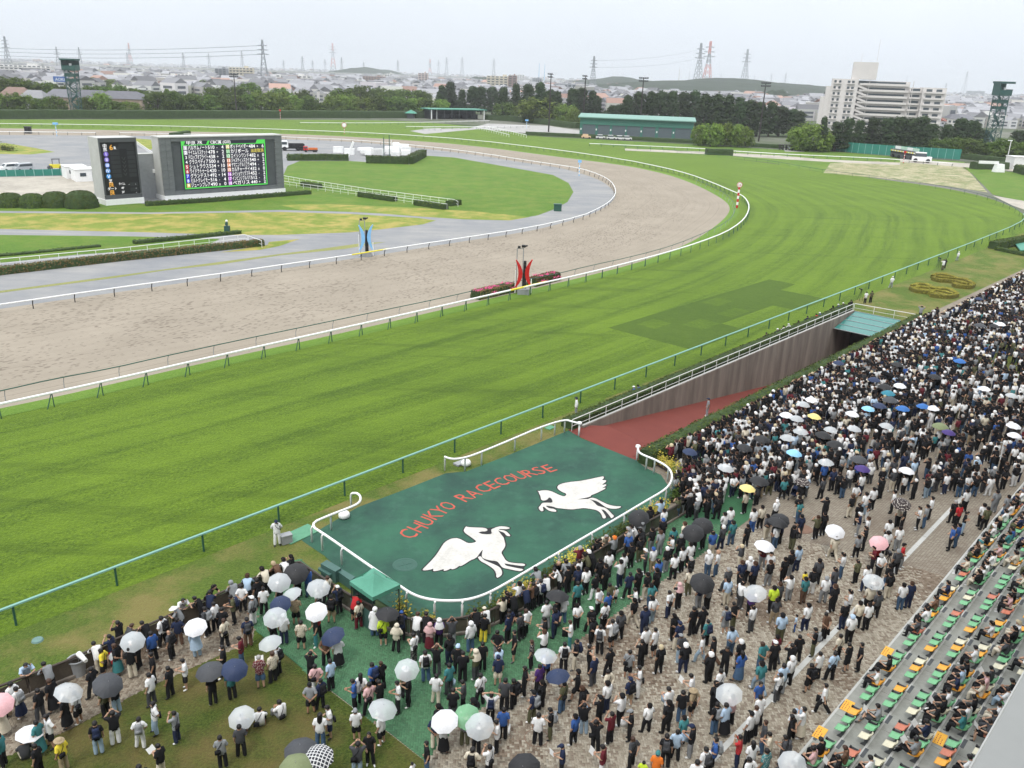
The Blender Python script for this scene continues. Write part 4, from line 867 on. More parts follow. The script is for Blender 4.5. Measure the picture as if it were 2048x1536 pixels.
m = MB(); m.add([(-1, -1.2, H5), (W5+1, -1.2, H5), (W5+1, 15, H5+1.2), (-1, 15, H5+1.2), (-1, -1.2, H5+.45), (W5+1, -1.2, H5+.45), (W5+1, 15, H5+1.6), (-1, 15, H5+1.6)], [(0, 1, 5, 4), (1, 2, 6, 5), (2, 3, 7, 6), (3, 0, 4, 7), (4, 5, 6, 7), (3, 2, 1, 0)]); link('roof', m.mesh('roof', M('roof_edge_green', (.16, .30, .25), .5)), ga)
def cart(label, px, sz, mats, name='service_cart', cat='cart', rz=.1, group=None):
    g = G(*px); t = thing(name, label, cat, g, rz, group); L, Wd, H = sz
    m = MB(); m.box((0, 0, H*.38), (L, Wd, H*.36)); link('body', m.mesh('body', mats[0]), t)
    m = MB(); m.box((-L*.08, 0, H*.72), (L*.62, Wd*.9, H*.34), taper=.86); link('cabin', m.mesh('cabin', mats[1]), t)
    m = MB(); m.box((-L*.08, 0, H*.92), (L*.56, Wd*.84, H*.08)); link('roof', m.mesh('roof', mats[0]), t)
    for sx in (-.32, .32):
        for sy in (-.5, .5):
            m = MB(); m.lathe((0, 0, 0), [(.02, .1), (H*.2, .1), (H*.2, -.1), (.02, -.1)], 10); m.xf(Matrix.Translation((L*sx, Wd*sy, H*.2)) @ Matrix.Rotation(pi/2, 4, 'X')); link('wheel', m.mesh('wheel', MT['black']), t)
MT['glass'] = M('window_glass', (.05, .065, .075), .15, .1, 1, spec=.6)
for i, (x, y, mm) in enumerate(((1172, 277, M('peach_cover', (.62, .42, .27))), (1201, 278, MT['whited']), (1222, 279, MT['whited']), (1240, 280, MT['whited']), (1254, 280.5, MT['whited']))):
    cart(('peach covered cart parked before the garage', 'first white cart before the garage', 'second white cart before the garage', 'third white cart before the garage', 'fourth white cart before the garage')[i], (x, y), (4.2, 2, 2.1), (mm, MT['glass'] if i else mm), group='carts parked before the garage')
m = MB(); g = G(1575, 300); eq = thing('equipment_rack', 'rack of dark equipment in the gap of the hedge', 'equipment', g)
for i in range(6): m.box((-3.5+i*1.4, 0, 1.1), (.25, 2.2, 2.2))
m.box((0, 0, 2.2), (8.5, 2.2, .2)); m.box((0, 0, 1.1), (8.5, 2.2, .2)); link('frame', m.mesh('frame', MT['brown_mast']), eq)
cart('small grey utility truck beside the equipment rack', (1590, 301), (6, 2.4, 2.6), (MT['grey'], MT['brown_mast']), 'utility_truck', 'truck')
# green windbreak fence behind the gate
def screen_fence(label, L, h, n):
    P = GP(L); t = thing('screen_fence', label, 'fence', P[0]); Q = resample(P, sum((b-a).length for a, b in zip(P[:-1], P[1:]))/n)
    for a, b in zip(Q[:-1], Q[1:]):
        m = MB(); d = (b-a).normalized(); s = Vector((-d.y, d.x, 0))*.06; a2, b2 = a+d*.08, b-d*.08
        m.prism([a2-s, b2-s, b2+s, a2+s], .1, h); part('panel', m, MT['screen'], t)
        m = MB(); m.tube([a-s*2, a-s*2+Vector((0, 0, h+.1))], .1, 4); part('post', m, MT['teal'], t)
MT['screen'] = M('windbreak_green', (.03, .20, .155), .6, .08, .3)
screen_fence('teal windbreak fence right of the bright bush', [(1668, 302), (1720, 307), (1800, 313), (1920, 320)], 4.2, 18)
A6, B6 = G(1787, 314), G(1835, 322); d6 = B6-A6; W6 = d6.length; gt = thing('starting_gate', 'long starting gate with white and green number panels', 'starting gate', A6, atan2(d6.y, d6.x)); H6 = HT(1790, 291, A6)
N6 = 18
for i in range(N6+1):
    m = MB(); x = W6*i/N6; m.box((x, 0, H6*.36), (.18, 3.2, H6*.62)); link('stall_divider', m.mesh('stall_divider', MT['dgrey']), gt)
m = MB(); m.box((W6/2, 0, H6*.7), (W6+.4, 3.4, .3)); m.box((W6/2, -1.5, H6*.25), (W6, .15, H6*.3)); link('frame', m.mesh('frame', MT['dgrey']), gt)
for i in range(N6):
    m = MB(); m.box((W6*(i+.5)/N6, -1.75, H6*.62), (W6/N6*.8, .1, .5)); link('number_plate', m.mesh('number_plate', (MT['yellow'], MT['white'])[i % 2]), gt)
for i in range(4):
    m = MB(); m.box((W6*(i+.5)/4, 0, H6*.88), (W6/4*.86, .3, H6*.24)); link('top_panel', m.mesh('top_panel', (MT['white'], M('pale_green', (.45, .62, .5)))[i % 2]), gt)
for i in range(4):
    m = MB(); m.lathe((0, 0, 0), [(.02, .2), (.75, .2), (.75, -.2), (.02, -.2)], 10); m.xf(Matrix.Translation((W6*(i+.5)/4, -1.7, .75)) @ Matrix.Rotation(pi/2, 4, 'X')); link('wheel', m.mesh('wheel', MT['black']), gt)
cart('white tow truck coupled to the starting gate', (1842, 325), (7, 3, 4), (MT['white'], MT['glass']), 'tow_truck', 'truck', -.35)
g = G(1996, 344); ws = thing('sheeted_trailer', 'trailer under a white sheet by the hedge block', 'trailer', g)
m = MB(); m.box((0, 0, 1.4), (3.4, 2.6, 2.8), taper=.75); link('sheet', m.mesh('sheet', MT['white']), ws); m = MB(); m.box((-4, 0, 3.2), (7, .3, 1.0)); link('boom', m.mesh('boom', MT['white']), ws)
m = MB(); g = G(2040, 338); m.box((g.x, g.y, 2.2), (9, 6, 4.4)); m.box((g.x, g.y, 4.5), (9.4, 6.4, .25)); solo('white_shed', m, MT['whited'], 'white shed behind the hedge at the right frame edge', 'shed', loc=Vector((g.x, g.y, 0)))
# ------------------------------------------------------------------ works vehicles of the infield
def truck(label, px, L, rz, cab, bedm, name='tipper_truck', cat='truck', s=1.0):
    g = G(*px); t = thing(name, label, cat, g, rz); H = L*.42
    m = MB(); m.box((0, 0, H*.28), (L, L*.33, H*.16)); link('chassis', m.mesh('chassis', MT['black']), t)
    m = MB(); m.box((-L*.33, 0, H*.62), (L*.3, L*.36, H*.62), taper=.88); link('cab', m.mesh('cab', cab), t)
    m = MB(); m.box((-L*.33, -L*.178, H*.73), (L*.2, .05, H*.24)); m.box((-L*.475, 0, H*.73), (.05, L*.26, H*.24)); link('window', m.mesh('window', MT['glass']), t)
    m = MB(); m.box((L*.17, 0, H*.42), (L*.62, L*.36, .15)); m.box((L*.17, -L*.18, H*.55), (L*.62, .1, H*.25)); m.box((L*.17, L*.18, H*.55), (L*.62, .1, H*.25)); m.box((L*.48, 0, H*.55), (.1, L*.36, H*.25)); link('bed', m.mesh('bed', bedm), t)
    for x in (-.33, .22, .36):
        for sy in (-.17, .17):
            m = MB(); m.lathe((0, 0, 0), [(.02, .12*L*.2), (L*.085, .12*L*.2), (L*.085, -.12*L*.2), (.02, -.12*L*.2)], 12); m.xf(Matrix.Translation((L*x, L*sy, L*.085)) @ Matrix.Rotation(pi/2, 4, 'X')); link('wheel', m.mesh('wheel', MT['black']), t)
truck('white tipper truck with a black bed right of the big scoreboard', (585, 301), 8.2, .35, MT['white'], MT['black'])
truck('orange tractor right of the white tipper truck', (621, 304), 4.8, .3, MT['red'], M('orange_paint', (.6, .16, .04)), 'tractor', 'tractor')
for i, (x, y) in enumerate(((677, 305), (699, 309))):
    m = MB(); g = G(x, y); m.box((g.x, g.y, .9), (3.2, 2, 1.8)); m.box((g.x, g.y, 1.85), (3.3, 2.1, .12)); solo('white_crate', m, MT['white'], ('white crate behind the hedge strip, left one', 'white crate behind the hedge strip, right one')[i], 'crate', 'white crates behind the hedge', loc=g)
m = MB(); g = G(702, 317); m.tube([(g.x-1.2, g.y, 0), (g.x+.9, g.y, 5.2)], .5, 4); solo('conveyor', m, MT['white'], 'white slanting conveyor at the end of the hedge strip', 'machine', loc=g)
eq = thing('rolled_sheets', 'heap of white sheeting and frames inside the hedge box', 'equipment', G(765, 312)); r = random.Random(5)
for i in range(16):
    p = G(r.uniform(730, 818), r.uniform(303, 314)); m = MB(); m.box((p.x, p.y, r.uniform(.8, 2.4)), (r.uniform(2, 5), r.uniform(1.5, 3), r.uniform(.8, 1.8)), rz=r.random()); part('sheet_pack', m, MT['white'] if r.random() < .8 else MT['whited'], eq)
for i, x in enumerate((768, 779, 783)):
    m = MB(); p = G(x, 316); h = HT(x, (275, 270, 280)[i], p); m.tube([(p.x, p.y, 0), (p.x, p.y, h)], .14, 5); solo('antenna_pole', m, (MT['tower'], MT['tower'], MT['white'])[i], ('left dark antenna pole over the hedge box', 'tall dark antenna pole over the hedge box', 'white antenna pole over the hedge box')[i], 'pole', 'poles over the hedge box', loc=p)
def van(label, px, rz, col):
    g = G(*px); t = thing('parked_van', label, 'van', g, rz, 'vans parked in the lot left of the scoreboards')
    pr = [(-2.2, .35), (-2.25, 1.0), (-1.75, 1.15), (-1.15, 1.9), (2.1, 1.95), (2.25, .9), (2.25, .35)]; m = MB(); n = len(pr)
    m.add([(x, -.85, z) for x, z in pr]+[(x, .85, z) for x, z in pr], [tuple(range(n)), tuple(range(2*n-1, n-1, -1))]+[(i, i+n, (i+1) % n+n, (i+1) % n) for i in range(n)]); link('body', m.mesh('body', col), t)
    m = MB(); m.add([(-1.70, -.7, 1.22), (-1.18, -.66, 1.84), (-1.18, .66, 1.84), (-1.70, .7, 1.22)], [(0, 1, 2, 3)]); m.v = [(x-.03, y, z+.02) for x, y, z in m.v]; link('windscreen', m.mesh('windscreen', MT['glass']), t)
    for sy in (-1, 1): m = MB(); m.add([(-1.3, sy*.862, 1.2), (2.0, sy*.862, 1.2), (2.0, sy*.862, 1.75), (-1.0, sy*.862, 1.75)], [(0, 1, 2, 3)]); link('side_window', m.mesh('side_window', MT['glass']), t)
    for x in (-1.35, 1.4):
        for sy in (-.82, .82): m = MB(); m.lathe((0, 0, 0), [(.02, .1), (.34, .1), (.34, -.1), (.02, -.1)], 10); m.xf(Matrix.Translation((x, sy, .34)) @ Matrix.Rotation(pi/2, 4, 'X')); link('wheel', m.mesh('wheel', MT['black']), t)
    for sy in (-.6, .6): m = MB(); m.box((-2.24, sy, .85), (.06, .3, .18)); link('headlight', m.mesh('headlight', MT['whited']), t)
van('white van parked in the lot at the far left', (21, 342), radians(55), MT['white']); van('silver van parked right of the white van', (47, 342), radians(58), M('silver_paint', (.42, .44, .46), .3))
g = G(112, 340); fl = thing('road_roller', 'yellow road roller with a canopy in the lot', 'roller', g, .6)
m = MB(); m.box((0, 0, 1.0), (2.6, 1.4, .9)); link('body', m.mesh('body', MT['yellow']), fl)
m = MB(); m.box((.2, 0, 2.75), (1.9, 1.5, .12)); link('canopy', m.mesh('canopy', MT['black']), fl)
m = MB()
for x in (-.6, 1.0):
    for y in (-.65, .65): m.tube([(x, y, 1.4), (x, y, 2.7)], .05, 4)
link('canopy_post', m.mesh('canopy_post', MT['black']), fl)
for x in (-1.3, 1.3): m = MB(); m.lathe((0, 0, 0), [(.02, .7), (.6, .7), (.6, -.7), (.02, -.7)], 12); m.xf(Matrix.Translation((x, 0, .6)) @ Matrix.Rotation(pi/2, 4, 'X')); link('drum', m.mesh('drum', MT['dgrey']), fl)
screen_fence('low dark green fence along the front of the vehicle lot', [(-120, 355), (0, 354), (141, 351)], 1.6, 14)
for i, (x, y, wd) in enumerate(((153, 356, 4.6), (176, 362, 5.4))):
    g = G(x, y); t = thing('site_cabin', ('white site cabin left of the result board, rear one', 'white site cabin left of the result board, front one')[i], 'cabin', g, radians(38), 'site cabins')
    m = MB(); m.box((0, 1.5, 1.35), (wd, 5, 2.7)); link('wall', m.mesh('wall', MT['white']), t)
    m = MB(); m.box((0, 1.5, 2.78), (wd+.3, 5.3, .16)); link('roof', m.mesh('roof', MT['whited']), t)
    m = MB(); m.box((wd*.25, -1.03, 1.1), (.95, .08, 2.1)); link('door', m.mesh('door', MT['dgrey']), t)
    m = MB(); m.box((-wd*.2, -1.03, 1.6), (1.3, .08, .8)); link('window', m.mesh('window', MT['glass']), t)
for i, (x, y) in enumerate(((7, 300), (20, 302))):
    m = MB(); r = random.Random(i); g = G(x, y); PT = [g+Vector((r.gauss(0, .9), r.gauss(0, .9), abs(r.gauss(.7, .45)))) for _ in range(260)]; cards(m, PT, [Vector((0, 0, 1))]*260, .25, 0, r); m.tube([g, g+Vector((0, 0, .8))], .08, 4, 1)
    solo('small_shrub', m, [MT['hedge'], MT['bark']], ('little dark shrub on the yellow grass, left one', 'little dark shrub on the yellow grass, right one')[i], 'shrub', 'small shrubs at the far left', loc=g)
g = G(57, 267); m = MB(); m.box((g.x, g.y, 1.2), (2.2, 1.2, 2.4)); m.box((g.x, g.y, 2.5), (2.6, 1.5, .2)); solo('black_box', m, MT['black'], 'small black box by the far left dirt rail', 'box', loc=g)
g = G(1115, 422); m = MB(); m.box((g.x, g.y, .7), (1.6, 1.0, 1.4)); m.box((g.x, g.y, 1.45), (1.8, 1.2, .1)); solo('utility_box', m, MT['dgreen'], 'dark utility box in tall grass at the tip of the lawn', 'box', loc=g)
bpy.data.objects[-1] if 0 else None
g = G(455, 467); hy = thing('green_camera_post', 'dark green post with a camera on top on the dry lawn', 'camera post', g); H = HT(455, 443, g)
m = MB(); m.box((0, 0, H*.32), (.8, .8, H*.64)); link('cabinet', m.mesh('cabinet', MT['tower']), hy)
m = MB(); m.tube([(0, 0, H*.64), (0, 0, H)], .15, 6); m.box((0, -.1, H*.82), (.35, .5, .4)); link('camera', m.mesh('camera', MT['tower']), hy)
m = MB(); m.lathe((0, 0, H), [(.02, .3), (.2, .22), (.2, 0), (.02, 0)], 8); link('cap', m.mesh('cap', MT['white']), hy)
# ------------------------------------------------------------------ the winners' circle
def flat(name, poly, z, mat):
    return sheet(name, [[(p.x, p.y) for p in poly]], z, mat)
def zoomed(L, x0, y0, k): return [G(x0+x/k, y0+y/k) for x, y in L]
MT['em_white'] = M('emblem_white', (.53, .51, .475), .8, .17, .9); MT['em_black'] = M('emblem_black', (.018, .018, .02), .8, .1, 2); MT['em_red'] = M('letter_red', (.42, .075, .05), .8, .22, 2.5)
def emblem(label, x0, y0, k, whites, blacks, curve=1):
    t = thing('winged_horse_emblem', label, 'emblem', zoomed(whites[0][:1], x0, y0, k)[0], group='winged horses painted on the green paving')
    o = MB(); wv = MB(); bv = MB()
    def fill(mb, P, z):
        P = ccw(P); n = len(P); res = delaunay_2d_cdt([Vector((p.x, p.y)) for p in P], [], [list(range(n))], 1, 1e-5); mb.add([(p[0], p[1], z) for p in res[0]], [tuple(f) for f in res[2]])
    for L in whites:
        P = zoomed(L, x0, y0, k); P = chaikin(P+[P[0]], curve)[:-1]; n = len(P)
        for i in range(n):
            a, b = P[i], P[(i+1) % n]; d = (b-a)
            if d.length < 1e-4: continue
            d.normalize(); s = Vector((-d.y, d.x, 0))*.085; e = d*.06
            o.add([(q.x, q.y, .018+.00002*i) for q in (a-s-e, b-s+e, b+s+e, a+s-e)], [(0, 1, 2, 3)])
        fill(wv, P, .024)
    for L in blacks:
        P = zoomed(L, x0, y0, k); fill(bv, chaikin(P+[P[0]], 1)[:-1], .028)
    part('outline', o, MT['em_black'], t); part('white_fill', wv, MT['em_white'], t); part('black_detail', bv, MT['em_black'], t)
emblem('nearer white winged horse rearing away, painted on the green paving', 830, 1030, 5.2917, [
 [(440, 248), (480, 258), (520, 280), (555, 300), (600, 302), (650, 287), (640, 272), (590, 235), (535, 198), (513, 170), (525, 145), (540, 122), (560, 132), (640, 135), (730, 138), (762, 150), (768, 168), (750, 177), (700, 178), (668, 190), (720, 208), (815, 205), (806, 175), (802, 155), (830, 142), (870, 130), (900, 123), (960, 125), (1002, 137), (1000, 148), (960, 155), (900, 149), (885, 160), (930, 162), (970, 178), (990, 200), (1012, 222), (990, 230), (958, 214), (950, 195), (905, 176), (880, 166), (912, 210), (938, 240), (945, 270), (958, 320), (945, 355), (910, 400), (930, 435), (960, 485), (1000, 505), (1080, 515), (1150, 518), (1168, 530), (1155, 543), (1100, 543), (1040, 532), (945, 516), (960, 538), (1000, 548), (1080, 566), (1155, 577), (1120, 600), (1060, 590), (1000, 577), (940, 566), (912, 548), (890, 512), (860, 490), (800, 486), (745, 472), (712, 455), (705, 430), (718, 368), (690, 400), (660, 445), (630, 467), (590, 480), (530, 520), (485, 545), (470, 540), (430, 570), (390, 580), (380, 568), (340, 590), (300, 596), (310, 573), (255, 590), (200, 600), (190, 590), (200, 568), (150, 585), (90, 592), (78, 580), (120, 540), (170, 490), (230, 420), (280, 340), (310, 295), (360, 262), (400, 250)],
 [(665, 452), (690, 490), (760, 525), (830, 572), (858, 612), (862, 672), (900, 655), (925, 625), (915, 580), (890, 552), (840, 527), (780, 502), (735, 482), (712, 462), (700, 442), (680, 442)]],
 [[(668, 190), (735, 180), (770, 168), (765, 142), (790, 138), (870, 130), (805, 155), (808, 175), (815, 205), (740, 210)], [(718, 368), (705, 432), (660, 447), (690, 400)], [(712, 460), (745, 472), (800, 486), (860, 490), (890, 512), (912, 560), (870, 540), (800, 510), (740, 482)], [(945, 516), (1040, 532), (1150, 546), (1165, 572), (1080, 566), (1000, 548), (960, 538)], [(880, 168), (905, 176), (950, 195), (970, 236), (940, 244), (912, 210)], [(890, 150), (955, 156), (1000, 150), (985, 166), (930, 160)]])
emblem('farther white winged horse leaping left, painted on the green paving', 1060, 940, 6.35, [
 [(95, 268), (118, 272), (150, 262), (220, 260), (290, 280), (370, 322), (430, 340), (460, 325), (458, 300), (420, 288), (370, 260), (348, 235), (350, 205), (390, 180), (470, 160), (620, 145), (750, 122), (900, 88), (935, 84), (940, 105), (910, 132), (965, 133), (968, 152), (905, 195), (970, 184), (966, 204), (905, 238), (960, 225), (955, 242), (905, 268), (840, 300), (770, 325), (776, 335), (740, 350), (600, 378), (735, 370), (780, 385), (830, 430), (850, 455), (900, 470), (960, 487), (1000, 518), (1040, 562), (1072, 590), (1035, 620), (1018, 600), (1000, 572), (950, 515), (905, 503), (940, 555), (970, 605), (940, 623), (920, 610), (910, 570), (880, 532), (830, 508), (760, 497), (690, 485), (610, 495), (540, 505), (460, 500), (390, 490), (340, 488), (290, 468), (205, 456), (210, 472), (250, 492), (310, 498), (338, 525), (325, 534), (260, 528), (215, 505), (180, 472), (160, 472), (168, 500), (172, 520), (150, 531), (125, 515), (106, 482), (135, 455), (150, 425), (180, 418), (285, 420), (285, 385), (245, 345), (215, 385), (165, 394), (140, 380), (135, 340), (115, 300), (110, 282)],
 [(735, 372), (780, 355), (830, 362), (900, 400), (980, 440), (1080, 465), (1165, 465), (1140, 486), (1080, 498), (1010, 492), (960, 476), (900, 432), (850, 400), (790, 382)]],
 [[(215, 388), (245, 345), (283, 380), (286, 424), (200, 412), (165, 402)], [(595, 378), (740, 350), (770, 348), (735, 372)], [(785, 382), (850, 400), (900, 432), (965, 480), (900, 470), (850, 455), (830, 425)], [(905, 504), (950, 515), (1000, 572), (1030, 615), (970, 604), (940, 555)], [(205, 457), (290, 468), (345, 490), (300, 496), (250, 490)], [(160, 474), (182, 472), (212, 505), (172, 498)]])
LC = [('C', 130, 552), ('H', 203, 505), ('U', 258, 458), ('K', 318, 412), ('Y', 370, 377), ('O', 428, 342), ('R', 548, 279), ('A', 615, 250), ('C', 688, 213), ('E', 757, 186), ('C', 826, 162), ('O', 896, 138), ('U', 963, 116), ('R', 1038, 97), ('S', 1108, 79), ('E', 1185, 62)]
PC = [G(780+x/3.735, 920+y/3.735) for _, x, y in LC]
t = thing('painted_lettering', 'red capital letters painted in an arc on the green paving', 'lettering', PC[0])
for i, (ch, _, _) in enumerate(LC):
    a, b = PC[max(0, i-1)], PC[min(len(PC)-1, i+1)]; d = (b-a).normalized(); d = (d+TV*.8).normalized(); u = Vector((-d.y, d.x, 0))
    mb = text_mb([(ch, 0, -.62, 1.24, .78 if ch != 'I' else .3, 'c')]); mb.v = [tuple(PC[i]+d*x+u*z+Vector((0, 0, .02))) for x, _, z in mb.v]
    part('letter', mb, MT['em_red'], t)
g = G(810, 1130); m = MB(); m.lathe((g.x, g.y, .02), [(.01, .004), (.52, .004), (.62, .012), (.7, .004), (.72, 0)], 22); m.box((g.x, g.y, .028), (.8, .05, .01), rz=.5); m.box((g.x, g.y, .029), (.05, .8, .01), rz=.5)
solo('drain_cover', m, MT['dgreen'], 'round green drain cover on the paving beside the tent', 'drain cover', loc=g)
def pipe_rail(label, px, posts, r=.075, ball=None):
    P = chaikin([G(x, y, 1.12) for x, y in px], 2); t = thing('white_pipe_rail', label, 'rail', Vector((P[0].x, P[0].y, 0)), group=None)
    m = MB(); m.tube(P, r, 8); part('top_rail', m, MT['white'], t, smooth=True)
    c = G(960, 1060, 1.12)
    for x, y in posts:
        p = G(x, y, 1.12); q = min(P, key=lambda v: (v-p).length); o = Vector((q.x-c.x, q.y-c.y, 0)).normalized()*.12
        m = MB(); m.tube([(q.x+o.x, q.y+o.y, .0), (q.x+o.x, q.y+o.y, .93), (q.x+o.x*.6, q.y+o.y*.6, 1.05), (q.x, q.y, 1.11)], r*.85, 7); part('post', m, MT['white'], t, smooth=True)
    if ball:
        p = G(ball[0], ball[1], 1.12); m = MB(); m.tube([(p.x, p.y, 0), (p.x, p.y, 1.1)], r, 7); m.lathe((p.x, p.y, 1.1), [(.01, .16), (.17, .13), (.2, 0), (.12, -.08)], 12); part('end_cap', m, MT['white'], t, smooth=True)
Z7 = lambda L: [(500+x/2.2756, 800+y/2.2756) for x, y in L]
pipe_rail('white pipe rail of the circle nearest the turf, upper stretch', Z7([(1500, 106), (1470, 100), (1432, 88), (1310, 128), (1190, 180), (1060, 234), (985, 262), (930, 270), (900, 264), (886, 258)]), Z7([(1432, 88), (1385, 103), (1325, 125), (1195, 178), (1058, 235), (985, 262), (888, 260)]), ball=Z7([(1500, 106)])[0])
pipe_rail('white pipe rail curving round the near side of the winners circle', Z7([(465, 424), (490, 424), (505, 442), (500, 465), (470, 484), (360, 525), (268, 566), (345, 615), (435, 678), (560, 765), (680, 845), (740, 885), (800, 905), (870, 914), (960, 914), (1030, 900), (1100, 872), (1200, 815), (1380, 708), (1530, 620), (1680, 533), (1810, 455), (1888, 410), (1918, 375), (1922, 335), (1900, 302), (1845, 272), (1795, 253), (1768, 238), (1765, 214)]),
 Z7([(465, 424), (362, 524), (272, 568), (340, 612), (430, 675), (720, 872), (838, 912), (968, 913), (1092, 873), (1205, 812), (1382, 707), (1535, 617), (1682, 532), (1815, 452), (1893, 405), (1925, 350), (1905, 305), (1838, 270), (1797, 254)]), ball=Z7([(1766, 212)])[0])
for i, (x, y) in enumerate(((983, 298), (429, 536))):
    g = G(*Z7([(x, y)])[0]); m = MB(); m.lathe((g.x, g.y, 0), [(.01, .42), (.28, .40), (.36, .28), (.36, .1), (.22, 0)], 14); solo('white_light_dome', m, MT['white'], ('white dome lamp under the upper circle rail', 'white dome lamp by the rail curl near the turf')[i], 'dome', 'white domes inside the circle rail', True, loc=g)
m = MB(); g = G(*Z7([(975, 295)])[0]); m.box((g.x-.3, g.y+.1, .08), (.9, .55, .12), rz=.8); solo('grey_cover', m, MT['grey'], 'grey lid lying beside the upper white dome', 'cover', loc=g)
for i, (x, y) in enumerate(((1365, 127), (225, 612))):
    g = G(*Z7([(x, y)])[0]); m = MB(); a = .9; w_, l_ = ((.55, .8), (1.2, 2.2))[i]; m.box((g.x, g.y, .03), (l_, w_, .05), rz=a); solo('green_mat', m, M('pale_green_mat', (.09, .25, .15)), ('small green mat inside the upper circle rail', 'pale green mat on the verge near the guard')[i], 'mat', loc=g)
g = G(75, 1281); m = MB(); m.lathe((g.x, g.y, .0), [(.01, .09), (.24, .07), (.28, 0)], 12); solo('green_mat', m, M('muted_teal', (.13, .22, .20)), 'grey oval cover in the grass at the far left', 'cover', loc=g)
# ------------------------------------------------------------------ dark fences on the spectators' side
MT['bronze'] = M('bronze_metal', (.065, .05, .042), .45, .15, 2, metal=.3)
MT['fglass'] = M('brown_glass_panel', (.085, .07, .055), .25, .25, 1.5, spec=.5)
def dark_fence(label, px, h, step, glass=True, world=None):
    P = world or [G(x, y, h) for x, y in px]; P = [Vector((p.x, p.y, 0)) for p in P]; t = thing('dark_fence', label, 'fence', P[0]); Q = resample(P, step)
    U = Vector((0, 0, 1)); m = MB(); m.tube([p+U*h for p in P], .07, 6); part('hand_rail', m, MT['bronze'], t)
    m = MB(); m.tube([p+U*.12 for p in P], .09, 4); part('kerb', m, MT['wall'], t)
    for q in Q: m = MB(); m.tube([q, q+U*h], .04, 4); part('post', m, MT['bronze'], t)
    if glass:
        for a, b in zip(Q[:-1], Q[1:]):
            d = (b-a).normalized(); s = Vector((-d.y, d.x, 0))*.015; a2, b2 = a+d*.06, b-d*.06; m = MB(); m.prism([a2-s, b2-s, b2+s, a2+s], .22, h-.1, bot=True); part('panel', m, MT['fglass'], t)
    return t
dark_fence('dark fence with a wide hand rail along the lawn path', [(-60, 1397), (0, 1372), (127, 1324), (172, 1304), (283, 1256), (306, 1245), (456, 1179), (515, 1153), (566, 1128)], 1.08, 2.2, True)
CF = [(566, 1128), (600, 1124), (645, 1155), (693, 1186), (744, 1212), (787, 1231), (826, 1239), (884, 1240), (923, 1235), (972, 1225), (1000, 1211), (1025, 1199), (1098, 1156), (1137, 1135), (1200, 1098), (1260, 1062), (1320, 1030), (1372, 1000), (1400, 975)]
dark_fence('dark panelled fence curving round the winners circle', CF, 1.05, 1.5)
dark_fence('tall dark slatted fence between the hedge end and the crowd', [(1368, 894), (1405, 952)], 1.35, .7)
# planters with yellow flowers inside that fence
def planter(label, px, seed, dens=1.0, h=.75):
    P = [G(x, y, .6) for x, y in px]; P = [Vector((p.x, p.y, 0)) for p in P]; r = random.Random(seed); m = MB(); PT = []
    Q = resample(P, .5)
    for a, b in zip(Q[:-1], Q[1:]):
        for _ in range(int(70*dens)):
            p = a.lerp(b, r.random())+Vector((r.gauss(0, .22), r.gauss(0, .22), 0)); PT.append(p+Vector((0, 0, .25+abs(r.gauss(0, .28*h/.75)))))
    t = thing('flower_planter', label, 'planter', P[0], group='yellow flower planters of the circle')
    k = len(PT)*5//9; cards(m, PT[:k], [Vector((0, 0, 1))]*k, .09, 0, r); part('foliage', m, MT['hedge'], t)
    m = MB(); cards(m, [p+Vector((0, 0, .1)) for p in PT[k:]], [Vector((-.2, -.4, 1))]*(len(PT)-k), .07, 0, r); part('yellow_flowers', m, MT['flower_y'], t)
    m = MB(); m.tube([p+Vector((0, 0, .15)) for p in P], .22, 6); part('trough', m, MT['bronze'], t)
planter('yellow flowers in the tub right of the green tent', [(795, 1208), (812, 1217)], 1, 2.6, 1.0)
planter('yellow flowers by the fence below the circle curve', [(832, 1229), (850, 1236), (868, 1238)], 2, 1.5)
planter('yellow flower row along the near fence, first stretch', [(940, 1226), (985, 1210), (1010, 1194), (1060, 1166)], 3, 1.4)
planter('yellow flower row along the near fence, middle stretch', [(1060, 1166), (1100, 1140), (1125, 1124), (1170, 1098)], 4, 1.3)
planter('yellow flower row along the near fence, far stretch', [(1180, 1092), (1215, 1070), (1260, 1044), (1290, 1026), (1330, 1005)], 5, 1.3)
planter('yellow shrub row outside the end curve of the white rail', [(1345, 990), (1358, 972), (1362, 950), (1340, 928), (1318, 916), (1305, 908)], 6, 1.5, .9)
m = MB(); a, b = G(1362, 920), G(1392, 965)
d = (b-a).normalized(); s = Vector((-d.y, d.x, 0)); m.prism([a-s*.25, b-s*.25, b+s*.25, a+s*.25], 0, .14); solo('gutter_kerb', m, MT['concrete_l'], 'pale concrete gutter beside the slatted fence', 'kerb', loc=a)
# green stage boxes and tent
Zt = lambda x, y, z=0: G(650+x/5.12, 1100+y/5.12, z)
def slab(name, label, pts, z0, z1, mat, group=None):
    P = [Vector((p.x, p.y, 0)) for p in pts]; m = MB(); m.prism(P, z0, z1); return solo(name, m, mat, label, 'box', group, loc=P[0])
MT['stage'] = M('stage_green', (.055, .12, .105), .5, .08, 2)
pA = [Zt(20, 100, .75), Zt(165, 185, .75), Zt(105, 222, .75), Zt(-45, 140, .75)]
slab('green_cabinet', 'dark green cabinet at the fence left of the tent, farther one', pA, 0, .75, MT['stage'], 'green cabinets by the tent')
pB = [Zt(120, 215, .6), Zt(165, 190, .6), Zt(310, 275, .6), Zt(262, 312, .6)]
slab('green_cabinet', 'dark green cabinet at the fence left of the tent, nearer one', pB, 0, .6, MT['stage'], 'green cabinets by the tent')
pC = [Zt(-58, 170, .5), Zt(70, 245, .5), Zt(40, 258, .5), Zt(-72, 190, .5)]
slab('green_bench', 'low green bench board in front of the cabinets', pC, .35, .5, MT['stage'])
